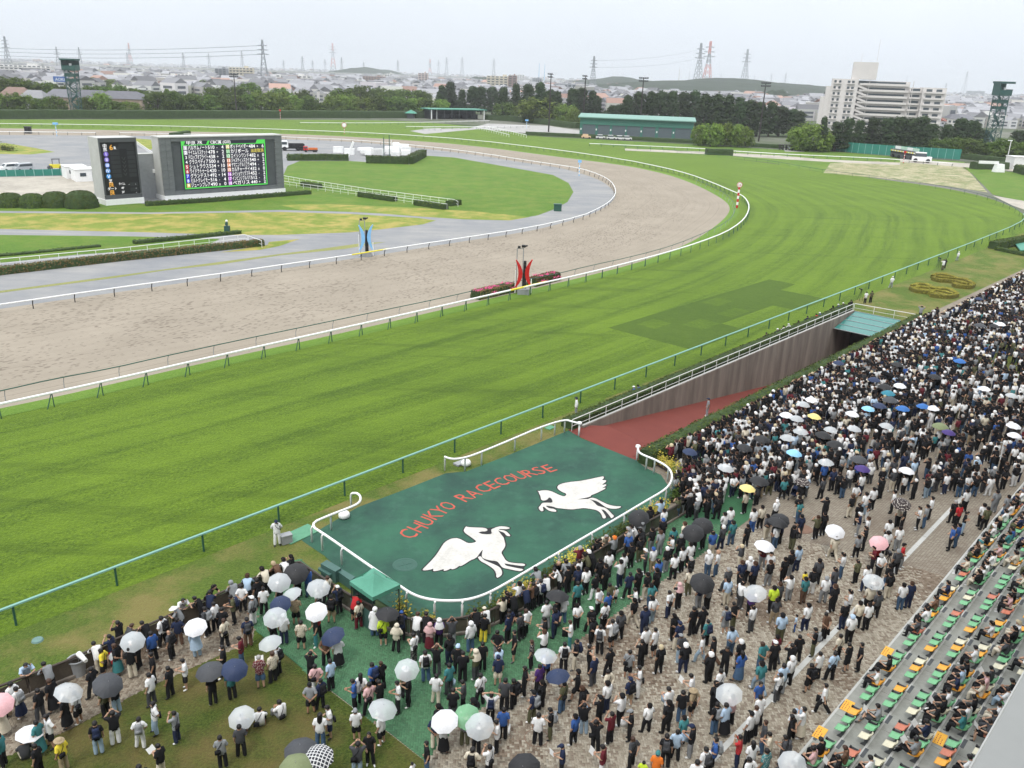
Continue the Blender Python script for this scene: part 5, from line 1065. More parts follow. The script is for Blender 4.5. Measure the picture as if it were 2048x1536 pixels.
cn = [Zt(252, 320, 2.15), Zt(500, 182, 2.15), Zt(772, 352, 2.15), Zt(487, 485, 2.15)]; ctr = sum(cn, Vector())/4
tt = thing('green_tent', 'small green canopy tent at the rim of the winners circle', 'tent', Vector((ctr.x, ctr.y, 0)))
m = MB(); K = 8; vs = []
apex = ctr+Vector((0, 0, .55))
for i in range(4):
    a, b = cn[i], cn[(i+1) % 4]; base = len(m.v); vs = []
    for j in range(K+1):
        for l in range(K+1-j):
            u, v = j/K, l/K; p = a*(1-u-v)+b*v+apex*u; sag = -.16*sin(pi*min(1, u+.001))*(1-u)-.05*sin(pi*v/(1-u+1e-6))*(1-u)
            vs.append(p+Vector((0, 0, sag+.02*sin(9*v+5*u))))
    idx = {}; c_ = 0
    for j in range(K+1):
        for l in range(K+1-j): idx[j, l] = c_; c_ += 1
    fs = []
    for j in range(K):
        for l in range(K-j):
            fs.append((idx[j, l], idx[j, l+1], idx[j+1, l]))
            if l+1 <= K-j-1: fs.append((idx[j, l+1], idx[j+1, l+1], idx[j+1, l]))
    m.add(vs, fs)
    m.add([a, b, b-Vector((0, 0, .22)), a-Vector((0, 0, .22))], [(0, 1, 2, 3)])
MT['tent'] = M('tent_green', (.085, .27, .19), .6, .08, 3, .2, bscale=7)
part('canopy', m, MT['tent'], tt, smooth=True)
for p in cn: m = MB(); q = p.lerp(ctr, .06); m.tube([(q.x, q.y, 0), (q.x, q.y, 2.1)], .03, 5); part('pole', m, MT['black'], tt)
m = MB()
for i in range(4):
    a, b = cn[i].lerp(ctr, .06), cn[(i+1) % 4].lerp(ctr, .06); m.tube([a-Vector((0, 0, .35)), a.lerp(b, .5)-Vector((0, 0, .05)), b-Vector((0, 0, .35))], .018, 4)
part('frame', m, MT['black'], tt)
for i in (0, 3):
    m = MB(); a, b = cn[i].lerp(ctr, .1), cn[(i+1) % 4].lerp(ctr, .1)
    if i == 3: a, b = cn[3].lerp(ctr, .1), cn[0].lerp(ctr, .1)
    m.add([(a.x, a.y, .05), (b.x, b.y, .05), (b.x, b.y, 1.9), (a.x, a.y, 1.9)], [(0, 1, 2, 3)]); part('side_curtain', m, MT['stage'], tt); break
m = MB(); m.add([(cn[3].x, cn[3].y, .05), (cn[0].x, cn[0].y, .05), (cn[0].x, cn[0].y, 1.2), (cn[3].x, cn[3].y, 1.2)], [(0, 1, 2, 3)]); part('side_curtain', m, MT['stage'], tt)
m = MB(); g = G(573, 1086); m.box((g.x, g.y, .28), (.62, .42, .5), rz=.6); m.box((g.x, g.y, .56), (.66, .46, .08), rz=.6); solo('guard_box', m, MT['grey'], 'grey equipment box beside the guard on the verge', 'box', loc=g)
# ------------------------------------------------------------------ paving stones
def hb_bricks(polys, maxd, L=.212, W=.106, gap=.012):
    """herringbone bricks (centre, along-x?, poly index) in the frame turned 45 degrees to the rail"""
    ang = AR+pi/4; ca, sa = cos(ang), sin(ang); out = []
    allp = np.array([[p[0], p[1]] for P in polys for p in P]); allp = allp[np.hypot(allp[:, 0], allp[:, 1]) < maxd*1.7] if len(allp) else allp
    for pi_, P in enumerate(polys):
        A = np.array([[p[0], p[1]] for p in P]); u = A[:, 0]*ca+A[:, 1]*sa; v = -A[:, 0]*sa+A[:, 1]*ca
        n0, n1 = int(u.min()/W)-4, int(u.max()/W)+4; m0, m1 = int(v.min()/W)-4, int(v.max()/W)+4
        I, J = np.meshgrid(np.arange(n0, n1), np.arange(m0, m1), indexing='ij'); k = (I-J) % 4
        for kk in (0, 2):
            i = I[k == kk].ravel(); j = J[k == kk].ravel()
            if kk == 0: cu, cv = (i+1.0)*W, (j+.5)*W; ori = 0
            else: cu, cv = (i+.5)*W, (j+1.0)*W-W*0; ori = 1
            if kk == 2: cu, cv = (i+.5)*W, (j+0.0)*W
            x = cu*ca-cv*sa; y = cu*sa+cv*ca
            ok = (np.hypot(x, y) < maxd) & inpoly(P, x, y)
            q = np.stack([x[ok], y[ok]], 1); out.append((q, np.full(len(q), ori), np.full(len(q), pi_)))
    return np.concatenate([o[0] for o in out]), np.concatenate([o[1] for o in out]), np.concatenate([o[2] for o in out])
def in_frame(q, pad=14):
    P = np.concatenate([q, np.zeros((len(q), 1))], 1)-_C; w_ = P@_f; X = 1024+FPX*(P@_r)/w_; Y = 768-FPX*(P@_u)/w_
    return (X > -pad) & (X < 2048+pad) & (Y < 1536+pad), X, Y
polys = [[(p[0], p[1]) for p in PLAZA], [(p[0], p[1]) for p in GP(PATH)], [(p[0], p[1]) for p in GP(GREEN)]]
polys[0] = [tuple(SN(14, 9.66)[:2]), tuple(SN(60, 9.66)[:2]), tuple(SN(60, 25)[:2]), tuple(SN(14, 25)[:2])]
BQ, BO, BP = hb_bricks(polys, 50.0)
ok, _, _ = in_frame(BQ); BQ, BO, BP = BQ[ok], BO[ok], BP[ok]
ing = inpoly(polys[2], BQ[:, 0], BQ[:, 1]); inl = inpoly(GP(LAWN), BQ[:, 0], BQ[:, 1]); keep = ~((BP == 0) & (ing | inl)); BQ, BO, BP = BQ[keep], BO[keep], BP[keep]
brick_tint = nrg.random(len(BQ))
def patchn(x, y):
    return (np.sin(x*.55+1.3*np.sin(y*.31))+np.sin(y*.47+1.7*np.sin(x*.23)+2)+.8*np.sin(x*1.3+y*.9)+.6*np.sin(x*.21-y*1.1+4))/3.4
pn = patchn(BQ[:, 0], BQ[:, 1])+nrg.normal(0, .25, len(BQ))
PALB = np.array([(.385, .345, .275), (.30, .26, .20), (.35, .31, .245), (.235, .19, .145), (.44, .40, .325)])
bc = PALB[(brick_tint*5).astype(int)].copy(); dk = pn > .42; bc[dk] = bc[dk]*np.array([.58, .50, .46])
gm = BP == 2; bc[gm] = np.array([.06, .175, .085])*(.8+.4*nrg.random(gm.sum()))[:, None]
bp_ = BP == 1; bc[bp_] *= np.array([.74, .70, .66])
def brick_mat():
    t = NT('paving_brick'); a = t.n('Attribute', attribute_name='tone'); c = t.coord('Object'); n1 = t.noise(c, 18, 3)
    m = t.fin(t.mix(t.math('MULTIPLY', n1, .35), a.outputs['Color'], (.12, .10, .085)), .85, 0, .2); t.bump(n1, .25, .004); return m
MT['brick'] = brick_mat()
def brick_mesh(name, Q, O, Cc, zbase):
    n = len(Q); ang = AR+pi/4; L, W = .2, .094; h = .012
    e = np.where(O[:, None] == 0, np.array([[cos(ang), sin(ang)]]), np.array([[-sin(ang), cos(ang)]])); f = np.stack([-e[:, 1], e[:, 0]], 1)
    zt = zbase+h+nrg.uniform(-.002, .003, n); V = np.zeros((n, 8, 3), np.float32)
    for k, (a, b) in enumerate(((-1, -1), (1, -1), (1, 1), (-1, 1))):
        V[:, k, :2] = Q+e*(a*L/2)+f*(b*W/2); V[:, k, 2] = zbase
        V[:, k+4, :2] = Q+e*(a*(L/2-.006))+f*(b*(W/2-.006)); V[:, k+4, 2] = zt+nrg.uniform(-.001, .001, n)
    F = np.array([(4, 5, 6, 7), (0, 1, 5, 4), (1, 2, 6, 5), (2, 3, 7, 6), (3, 0, 4, 7)], np.int32)
    FF = (np.arange(n)[:, None, None]*8+F[None]).reshape(-1, 4)
    me = bpy.data.meshes.new(name); me.vertices.add(n*8); me.vertices.foreach_set('co', V.ravel()); me.loops.add(FF.size); me.loops.foreach_set('vertex_index', FF.ravel())
    me.polygons.add(len(FF)); me.polygons.foreach_set('loop_start', np.arange(len(FF), dtype=np.int32)*4); me.polygons.foreach_set('loop_total', np.full(len(FF), 4, np.int32))
    at = me.color_attributes.new('tone', 'FLOAT_COLOR', 'POINT'); at.data.foreach_set('color', np.repeat(np.concatenate([Cc, np.ones((n, 1))], 1), 8, 0).astype(np.float32).ravel())
    me.materials.append(MT['brick']); me.update(); me.validate(); return me
zb_ = np.where(BP == 2, .008, np.where(BP == 1, .005, .003))
order = np.argsort(np.hypot(BQ[:, 0], BQ[:, 1])); near = order[:300]; rest = order[300:]
for nm, host, val in (('paving_bricks', 'brick_paving', 0), ('paving_bricks', 'brick_path', 1), ('paving_bricks', 'green_paving', 2)):
    k = rest[BP[rest] == val]; o = link(nm, brick_mesh(nm, BQ[k], BO[k], bc[k], (.003, .005, .008)[val]), bpy.data.objects[host]); o['kind'] = 'stuff'
tones = [brick_mesh('brick', np.zeros((1, 2)), np.array([0]), np.array([PALB[i]*f]), 0) for i in range(5) for f in (.62, 1.0)]
gtone = [brick_mesh('brick', np.zeros((1, 2)), np.array([0]), np.array([np.array([.06, .175, .085])*f]), 0) for f in (.85, 1.1)]
for i in near:
    v = BP[i]; me = gtone[int(brick_tint[i]*2)] if v == 2 else tones[int(brick_tint[i]*5)*2+(0 if (dk[i] or v == 1) else 1)]
    o = link('brick', me, bpy.data.objects[('brick_paving', 'brick_path', 'green_paving')[v]], (BQ[i, 0], BQ[i, 1], (.003, .005, .008)[v])); o.rotation_euler = (0, 0, pi/2*BO[i])
LNE = [toSN(G(x, y)) for x, y in ((1431, 1513), (1474, 1462), (1537, 1398), (1576, 1359), (1634, 1300), (1672, 1261), (1709, 1222), (1809, 1116), (1900, 1022), (1990, 933))]
nl = sum(b for a, b in LNE)/len(LNE)
lm = thing('white_line_kerb', 'long pale stone line set into the brick paving parallel to the terrace', 'line', SN(20, nl))
for i in range(46):
    m = MB(); s = 20+i*1.5; m.prism([SN(s+.01, nl-.13), SN(s+1.49, nl-.13), SN(s+1.49, nl+.13), SN(s+.01, nl+.13)], .0, .022+.001*(i % 3)); part('stone', m, MT['concrete_l'], lm)
m = MB(); g = G(1605, 1058); m.lathe((g.x, g.y, .02), [(.01, .004), (.55, .004), (.62, .006), (.64, 0)], 20); solo('manhole_cover', m, M('rusty_brown', (.20, .12, .085), .8), 'round brown manhole cover in the brick paving', 'manhole cover', loc=g)
m = MB(); g = G(1073, 1476); m.lathe((g.x, g.y, .016), [(.5, .002), (.5, .006), (.53, .006), (.53, .002)], 24); solo('manhole_ring', m, M('rusty_brown', (.20, .12, .085)), 'round brick manhole ring under the man in white, near the bottom', 'manhole cover', loc=g)
# ------------------------------------------------------------------ concrete terrace with seats
N0, DP, RISE, S0, S1 = 9.66, .985, .2, 22.0, 92.0
NROW = 13
for i in range(NROW):
    n1 = N0-DP*i; n0 = n1-DP-(.0 if i < NROW-1 else 8)
    tr = thing('terrace_step', '%s concrete terrace step counted from the brick paving' % ordn(i+1), 'step', SN(S0, n1))
    k = 0; s = S0
    while s < S1-.01:
        e = min(S1, s+2.74); m = MB(); m.prism([SN(s+.008, n0+.01), SN(e-.008, n0+.01), SN(e-.008, n1), SN(s+.008, n1)], -.1+RISE*i, RISE*(i+1)); part('slab', m, MT['concrete'], tr); s = e
    m = MB(); m.prism([SN(S0, n1-.09), SN(S1, n1-.09), SN(S1, n1+.012), SN(S0, n1+.012)], RISE*(i+1)-.12, RISE*(i+1)+.004); part('nosing', m, MT['concrete_l'], tr)
    for g_ in range(-6, 22):
        s = 36.51+2.74*g_
        if not S0+1 < s < S1-1: continue
        m = MB(); m.prism([SN(s-.32, n1-.20), SN(s+.32, n1-.20), SN(s+.32, n1-.05), SN(s-.32, n1-.05)], RISE*(i+1), RISE*(i+1)+.008); part('dark_pad', m, MT['dgrey'], tr)  # flat dark pads near each step edge, between the chair groups
SEATC = {'G': ('green', (.17, .43, .215)), 'O': ('orange', (.78, .36, .035)), 'C': ('cream', (.62, .58, .43)), 'T': ('terracotta', (.52, .17, .10))}
def seat_meshes():
    m = MB(); pr = [(.23, -.045), (.21, -.005), (.08, -.025), (-.10, -.02), (-.19, .02), (-.235, .12), (-.26, .22), (-.285, .30)]; wdt = [.20, .225, .23, .23, .225, .215, .20, .16]; up = [0, .02, .05, .07, .10, .06, .04, .0]
    nu = 7; top = []; bot = []
    for (y, z), w_, q in zip(pr, wdt, up):
        for k in range(nu):
            u = -1+2*k/(nu-1); fw = .05*u*u if z > .05 else 0
            top.append((u*w_, y+fw, z+q*abs(u)**2.5)); bot.append((u*w_*.97, y+fw-(.022 if z > .05 else 0), z+q*abs(u)**2.5-(.025 if z <= .05 else .005)))
    R = len(pr); vs = top+bot; o = len(top); fs = []
    for r in range(R-1):
        for k in range(nu-1):
            a = r*nu+k; fs.append((a, a+1, a+nu+1, a+nu)); fs.append((o+a, o+a+nu, o+a+nu+1, o+a+1))
    rim = [k for k in range(nu)]+[r*nu+nu-1 for r in range(1, R)]+[(R-1)*nu+k for k in range(nu-2, -1, -1)]+[r*nu for r in range(R-2, 0, -1)]
    for a, b in zip(rim, rim[1:]+rim[:1]): fs.append((b, a, o+a, o+b))
    m.add([(x, y, z+.43) for x, y, z in vs], [f[::-1] for f in fs])
    p = MB(); p.box((0, -.10, .21), (.10, .13, .38)); p.box((0, -.08, .39), (.26, .26, .03)); p.add([(-.04, -.16, .0), (.04, -.16, .0), (.04, .12, .0), (-.04, .12, .0), (-.04, -.16, .2), (.04, -.16, .2), (.04, -.05, .2), (-.04, -.05, .2)], [(0, 3, 2, 1), (4, 5, 6, 7), (0, 1, 5, 4), (1, 2, 6, 5), (2, 3, 7, 6), (3, 0, 4, 7)])
    t = MB(); t.box((0, .02, .40), (.15, .38, .05)); t.box((0, .19, .44), (.10, .07, .08)); t.box((0, -.12, .3), (.05, .05, .2))
    return m, p, t
sm_, pm_, tm_ = seat_meshes()
SME = {k: sm_.mesh('shell', M('seat_'+v[0], v[1], .38, .05, 4, spec=.45), True) for k, v in SEATC.items()}; PME = pm_.mesh('pedestal', MT['dgrey']); TME = tm_.mesh('side_tray', MT['black'])
PAT = {1: {40.62: 'TGG', 37.88: 'GGO', 35.14: 'OGG', 32.4: 'OGG', 29.66: 'GOG', 43.36: 'GOG', 46.1: 'COO'}, 2: {43.36: 'TGG', 40.62: 'GGO', 37.88: 'COG', 35.14: 'OGG', 32.4: 'GGC', 29.66: 'TGC', 46.1: 'GCG'},
       3: {43.36: 'GGO', 40.62: 'COG', 37.88: 'OGG', 35.14: 'GGC', 32.4: 'TGC', 29.66: 'CGC', 46.1: 'TGG'}, 4: {43.36: 'OGO', 40.62: 'COG', 37.88: 'OGO', 35.14: 'GCG', 32.4: 'CGO'}, 5: {43.36: 'OGG', 40.62: 'GGC', 37.88: 'GCO', 35.14: 'CGG', 32.4: 'GTO', 29.66: 'GTO'}}
SEATS = []; FACE_N = atan2(NV.y, NV.x)-pi/2
sr = random.Random(23)
for row in range(1, NROW):
    nn = N0-DP*row+.17; zz = RISE*row; cnt = 0
    for g_ in range(-5, 22):
        s0 = 35.14+2.74*g_
        if s0 > S1-2: continue
        pat = PAT.get(row, {}).get(round(s0, 2)) or ''.join(sr.choice('GGGGGOOOCCCT') for _ in range(3))
        for j, ch in enumerate(pat):
            s = s0+(.69, 0, -.69)[j]; p = SN(s, nn, zz); X, Y = PIX(p+Vector((0, 0, .4)))
            if not (-30 < X < 2075 and Y < 1565): continue
            if X > 2048-(Y-1345)*.565+30 and Y > 1330: continue
            SEATS.append((row, s, nn, zz, ch, j, s0))
byrow = {}
for S_ in sorted(SEATS, key=lambda q: (q[0], q[1])):
    row, s, nn, zz, ch, j, s0 = S_; byrow[row] = byrow.get(row, 0)+1
    t = thing('stadium_chair', '%s moulded chair, %s from the near end of the %s terrace row' % (SEATC[ch][0], ordn(byrow[row]), ordn(row)), 'chair', SN(s, nn, zz), FACE_N, 'moulded chairs on the concrete terrace')
    link('shell', SME[ch], t); link('pedestal', PME, t)
    if j < 2: link('side_tray', TME, t, (.345, 0, 0))
# orange notices stuck on the floor at the row ends
for i, (x, y, z) in enumerate(((1640, 1466, .2), (1695, 1412, .2), (1775, 1304, .2), (1880, 1478, 1.0))):
    p = G(x, y, z); t = thing('orange_notice', ('orange notice by the bottom seats of the terrace', 'orange notice behind the orange front seat', 'orange notice at the seat of the man in black', 'orange notice on an upper terrace step')[i], 'notice', p, AR-pi/2+.05, 'orange floor notices on the terrace')
    m = MB(); m.box((0, 0, .012), (.42, .85, .012)); link('board', m.mesh('board', M('notice_orange', (.80, .42, .06))), t)
    m = MB()
    for k in range(3):
        for q in range(5): m.box((-.13+.11*k, -.30+.13*q, .021), (.035, .085-.03*((k+q) % 2), .003)) if k < 2 or q < 3 else None
    link('print', m.mesh('print', M('notice_print', (.35, .07, .04))), t)
# ledge of the stand at the lower right corner, close to the camera
E0, E1 = G(2062, 1322, 22.5), G(1905, 1600, 22.5); dv = (E1-E0).normalized(); sv = Vector((dv.y, -dv.x, 0))
if (E0+sv).x < E0.x: sv = -sv
lg = thing('stand_ledge', 'grey ledge of the grandstand in the bottom right corner', 'ledge', E0)
m = MB(); Q = [E0-dv*6, E1+dv*4, E1+dv*4+sv*2.5, E0-dv*6+sv*2.5]; m.prism(Q, 22.1, 22.5, bot=True); part('slab', m, M('ledge_grey', (.36, .365, .355), .7, .04, .8), lg)
m = MB(); m.tube([E0-dv*6+Vector((0, 0, -.008)), E1+dv*4+Vector((0, 0, -.008))], .012, 6); part('edge_highlight', m, MT['concrete_l'], lg)  # pale line along the ledge stands for its bright highlight
# unseen walls, floor and roof of the camera's stand, added to shade near ground
gs = thing('grandstand', 'unseen grandstand round the viewpoint, added to shade the near ground', 'grandstand', SN(-60, -30))
for nm, s0, s1, n0, n1, z0, z1 in (('lower_wall', -60, 92, -34, -12.3, 0, 21.5), ('rear_wall', -60, 92, -34, -14, 21.5, 37.8), ('roof', -60, 92, -36, -3, 38, 39.2), ('balcony_floor', -60, 92, -13.9, -2.5, 20.8, 21.48)):
    m = MB(); m.prism([SN(s0, n0), SN(s1, n0), SN(s1, n1), SN(s0, n1)], z0, z1, bot=True); part(nm, m, MT['concrete_l'], gs)
# ------------------------------------------------------------------ trees
def crown_mesh(name, shape, mat, n_cl, per, leaf, seed):
    """shape(r) -> clump centre, clump radius; unit tree 1 high"""
    r = random.Random(seed); m = MB()
    for _ in range(n_cl):
        c, R = shape(r)
        for _ in range(per):
            v = Vector((r.gauss(0, 1), r.gauss(0, 1), r.gauss(0, .8))); v.normalize(); p = c+v*R*r.uniform(.55, 1.0)
            if p.z < .02: continue
            n = (v+Vector((0, 0, .5))+Vector((r.uniform(-.6, .6), r.uniform(-.6, .6), r.uniform(-.4, .4)))).normalized(); e = n.orthogonal().normalized(); q = r.uniform(0, 6.28)
            a = e*cos(q)+n.cross(e)*sin(q); b = n.cross(a); s = leaf*r.uniform(.6, 1.3); m.add([p-a*s, p-b*s*.6, p+a*s, p+b*s*.6], [(0, 1, 2, 3)])
    return m.mesh(name, mat)
def sh_round(w, lo):
    def f(r):
        while True:
            x, y, z = r.uniform(-1, 1), r.uniform(-1, 1), r.uniform(0, 1)
            d = x*x+y*y+((z-.42)/.58)**2
            if .35 < d < 1: break
        return Vector((x*w, y*w, lo+z*(1-lo)*.9)), r.uniform(.10, .17)*max(.6, w*2)
    return f
def sh_pine(w, lo):
    def f(r):
        z = r.random()**.8; rad = w*(1-.75*z)*(.55+.45*sin(z*16)**2); a = r.uniform(0, 6.28); q = r.uniform(.35, 1)
        return Vector((cos(a)*rad*q, sin(a)*rad*q, lo+z*(1-lo)*.95)), r.uniform(.06, .11)
    return f
CR = {'leaf': [crown_mesh('crown', sh_round(.50, .10), MT['leaf'], 70, 38, .042, i) for i in range(4)],
      'bright': [crown_mesh('crown', sh_round(.52, .06), MT['leaf_b'], 70, 38, .042, 20+i) for i in range(3)],
      'pine': [crown_mesh('crown', sh_pine(.30, .12), MT['pine'], 90, 34, .030, 40+i) for i in range(4)]}
def trunk_mesh(seed):
    r = random.Random(seed); m = MB(); m.tube([(0, 0, 0), (.01, 0, .25), (.0, .01, .5), (0, 0, .8)], [.026, .02, .014, .005], 6)
    for i in range(5):
        a = r.uniform(0, 6.28); z = .2+.09*i; m.tube([(0, 0, z), (.14*cos(a), .14*sin(a), z+.1), (.26*cos(a), .26*sin(a), z+.22)], [.011, .008, .003], 4)
    return m.mesh('trunk', MT['bark'])
TR = [trunk_mesh(i) for i in range(3)]
tr_r = random.Random(3); TREES = []
def tree(kind, x, y, top, wx=None, dist=None):
    """foot pixel (x, y) hidden or not, top row"""
    top += tr_r.uniform(-5, 4); y -= tr_r.uniform(0, 1.5); g = G(x, y); h = HT(x, top, g); d = hypot(g.x, g.y, CH); w_ = (wx*tr_r.uniform(.8, 1.15)*d/FPX)/(1.0 if kind != 'pine' else .6) if wx else h
    TREES.append((x, y, kind, g, h, w_))
# row of broadleaf trees behind the back hedge, left
for x, top, w_ in ((-12, 186, 48), (18, 182, 52), (54, 190, 40), (88, 192, 38), (112, 186, 44), (176, 196, 34), (204, 186, 46), (228, 196, 36), (262, 198, 34), (318, 182, 52), (345, 172, 56), (378, 184, 50), (408, 178, 56), (438, 190, 44), (466, 182, 54), (496, 188, 44), (524, 184, 50), (556, 176, 62), (590, 186, 46), (620, 192, 42), (640, 196, 44), (668, 190, 44), (694, 186, 50), (722, 188, 48), (748, 190, 50), (778, 186, 52), (806, 192, 46), (836, 196, 48), (852, 198, 36)):
    tree('bright' if tr_r.random() < .4 else 'leaf', x, 232, top, w_)
# darker second row
for x, top, w_ in ((-6, 160, 60), (30, 152, 66), (66, 156, 60), (100, 158, 56), (128, 160, 50), (186, 168, 50), (212, 170, 46), (236, 164, 50), (272, 170, 46), (430, 168, 60), (468, 162, 64), (500, 160, 56), (560, 170, 50), (606, 176, 40), (690, 172, 56), (720, 166, 60), (756, 172, 60), (786, 174, 56), (815, 172, 60), (842, 178, 50)):
    tree('leaf', x, 222, top, w_)
# pines and mixed trees behind the shelter
for x, top, w_ in ((884, 168, 40), (900, 165, 44), (924, 176, 38), (946, 168, 42), (962, 174, 40), (984, 176, 40), (1006, 172, 44), (1030, 170, 44), (1054, 168, 46), (1078, 170, 44), (1098, 176, 42), (1112, 182, 38), (1142, 180, 46), (1160, 176, 50), (1182, 180, 46), (1192, 190, 36), (880, 190, 40), (915, 196, 40)):
    tree('pine', x, 230 if x < 985 else 240 if x < 1062 else 247, top, w_)
for x, y, top, w_ in ((1078, 247, 186, 80), (1130, 250, 210, 40), (1012, 241, 206, 54), (882, 232, 196, 36), (1060, 246, 208, 44), (1146, 252, 216, 36)): tree('bright' if w_ in (80, 40, 36) else 'leaf', x, y, top, w_)
# dark pine belt behind the garage
for x, top, w_ in ((1236, 206, 44), (1252, 190, 50), (1274, 186, 54), (1298, 184, 52), (1318, 186, 54), (1340, 182, 52), (1362, 186, 54), (1384, 184, 50), (1404, 188, 54), (1428, 186, 52), (1450, 190, 54), (1472, 192, 52), (1494, 200, 50), (1512, 204, 54), (1536, 206, 50), (1556, 210, 54), (1580, 216, 48), (1594, 222, 44), (1222, 216, 40), (1210, 226, 40)):
    tree('pine', x, 262 if x < 1400 else 274, top, w_)
for x, y, top, w_ in ((1398, 292, 243, 40), (1420, 293, 240, 42), (1446, 294, 241, 42), (1470, 295, 244, 40), (1488, 296, 248, 32), (1615, 303, 246, 66), (1595, 302, 254, 40), (1648, 304, 258, 36)): tree('bright', x, y, top, w_)
for x, top, w_ in ((1668, 246, 44), (1690, 238, 48), (1712, 242, 46), (1738, 236, 54), (1766, 234, 54), (1790, 232, 54), (1812, 236, 50), (1836, 236, 50), (1858, 244, 48), (1886, 246, 46), (1912, 240, 56), (1936, 244, 50), (1962, 262, 40), (2030, 258, 50), (2052, 262, 50), (1640, 236, 30)):
    tree('pine', x, 304, top, w_)
for x, y, top, w_ in ((1700, 307, 262, 50), (1740, 309, 266, 46), (1780, 311, 262, 54), (1820, 312, 266, 50), (1860, 314, 270, 48), (1900, 316, 268, 50), (1938, 322, 276, 56), (1964, 322, 280, 40), (2000, 326, 276, 56), (2030, 330, 280, 60), (2055, 334, 284, 50)): tree('leaf', x, y-(9 if x < 1930 else 4), top, w_)
TREES.sort(key=lambda q: q[0]); kc = {}; nm_ = {'leaf': ('broadleaf_tree', 'dark broadleaf tree'), 'bright': ('broadleaf_tree', 'bright green broadleaf tree'), 'pine': ('pine_tree', 'dark evergreen tree')}
def zone_t(x): return ('behind the back hedge left of the shelter' if x < 866 else 'behind the shelter and the gravel' if x < 1205 else 'behind the green garage' if x < 1660 else 'behind the teal windbreak fence')
for x, y, kind, g, h, w_ in TREES:
    k = (kind, zone_t(x)); kc[k] = kc.get(k, 0)+1
    t = thing(nm_[kind][0], '%s %s, %s from the left' % (nm_[kind][1], zone_t(x), ordn(kc[k])), 'tree', g, tr_r.uniform(0, 6.28), 'trees bordering the racecourse'); t.scale = (w_, w_, h)
    link('crown', CR[kind][len(TREES)*3 % 2 if 0 else tr_r.randrange(len(CR[kind]))], t); link('trunk', TR[tr_r.randrange(3)], t)
# ------------------------------------------------------------------ the city beyond
cr = random.Random(17)
def gable(w_, l, h, rh, o=.35, hip=False):
    wall = MB(); wall.box((0, 0, h/2), (w_, l, h)); roof = MB(); W, L = w_/2+o, l/2+o; q = L*.55 if hip else L
    roof.add([(-W, -L, h-.1), (W, -L, h-.1), (W, L, h-.1), (-W, L, h-.1), (0, -q, h+rh), (0, q, h+rh)], [(0, 1, 4), (1, 2, 5, 4), (2, 3, 5), (3, 0, 4, 5), (3, 2, 1, 0)]); return wall, roof
WALLC = [M('house_wall_%d' % i, c, .8, .06, .3) for i, c in enumerate(((.55, .53, .50), (.45, .41, .36), (.36, .28, .22), (.60, .58, .56), (.40, .40, .42), (.52, .46, .36)))]
WALLN = ['pale', 'beige', 'brown', 'white', 'grey', 'cream']
ROOFC = [M('house_roof_%d' % i, c, .7, .12, .5) for i, c in enumerate(((.11, .11, .125), (.15, .15, .165), (.20, .135, .11), (.24, .085, .06), (.23, .23, .24), (.13, .16, .22)))]
ROOFN = ['slate grey', 'grey', 'brown', 'red', 'light grey', 'bluish']
HM = {}
def house_meshes(v):
    if v not in HM:
        w_, l, h, rh = ((9, 12, 6, 2.6), (8, 10, 6.2, 2.2), (11, 9, 5.8, 2.8))[v]; a, b = gable(w_, l, h, rh, hip=v != 1); wi = MB(); gl = MB()
        for z in (1.6, 4.4):
            for k in range(3):
                for sx in (-1, 1): gl.box((sx*w_/2, -l*.3+l*.3*k, z), (.12, 1.7, 1.2))
                for sy in (-1, 1): gl.box((-w_*.3+w_*.3*k, sy*l/2, z), (1.5, .12, 1.2))
        HM[v] = (a, b, gl)
    return HM[v]
HMC = {}; hcount = {}
def house(x, y, rz, v, wc, rc, zone, s=1.0):
    g = G(x, y); a, b, gl = house_meshes(v); key = (WALLN[wc], ROOFN[rc], zone); hcount[key] = hcount.get(key, 0)+1
    t = thing('house', '%s house, %s roof, %s, %s from left' % (WALLN[wc], ROOFN[rc], zone, ordn(hcount[key])), 'house', g, rz, 'houses of the town'); t.scale = (s, s, s)
    for nm, mb, mt in (('wall', a, WALLC[wc]), ('roof', b, ROOFC[rc]), ('windows', gl, MT['glass'])):
        kk = (v, nm, mt.name)
        if kk not in HMC: HMC[kk] = mb.mesh(nm, mt)
        link(nm, HMC[kk], t)
# near houses seen between the left trees
def big_house(label, x, y, top, wpx, wc, rc, rz, storeys=2):
    g = G(x, y); d = hypot(g.x, g.y, CH); w_ = wpx*d/FPX; h = HT(x, top, g); t = thing('house', label, 'house', g, rz); a, b = gable(w_*.72, w_, h*.68, h*.32, .6, True); a.xf(Matrix.Rotation(pi/2, 4, 'Z')); b.xf(Matrix.Rotation(pi/2, 4, 'Z'))
    link('wall', a.mesh('wall', WALLC[wc]), t); link('roof', b.mesh('roof', ROOFC[rc]), t)
    for z in (.18, .48):
        for k in range(4):
            m = MB(); m.box((-w_*.36+w_*.24*k, -w_*.36, h*z), (w_*.1, .15, h*.12)); link('window', m.mesh('window', MT['glass']), t)
big_house('large grey-roofed house right of the left patrol tower', 250, 226, 182, 84, 2, 0, .05)
big_house('grey-roofed house just right of the patrol tower foot', 190, 224, 180, 60, 4, 0, .0)
big_house('brown house standing behind the left patrol tower', 128, 226, 178, 44, 2, 1, -.1)
big_house('brown-roofed house at the far left among the trees', 40, 226, 174, 44, 1, 2, .1)
big_house('grey-roofed house second from the left among the trees', 76, 228, 180, 40, 4, 4, .0)
big_house('low white house right of the large grey-roofed one', 296, 226, 190, 36, 3, 0, .1)
big_house('red-roofed house behind the grey-roofed houses', 210, 218, 178, 34, 5, 3, .05)
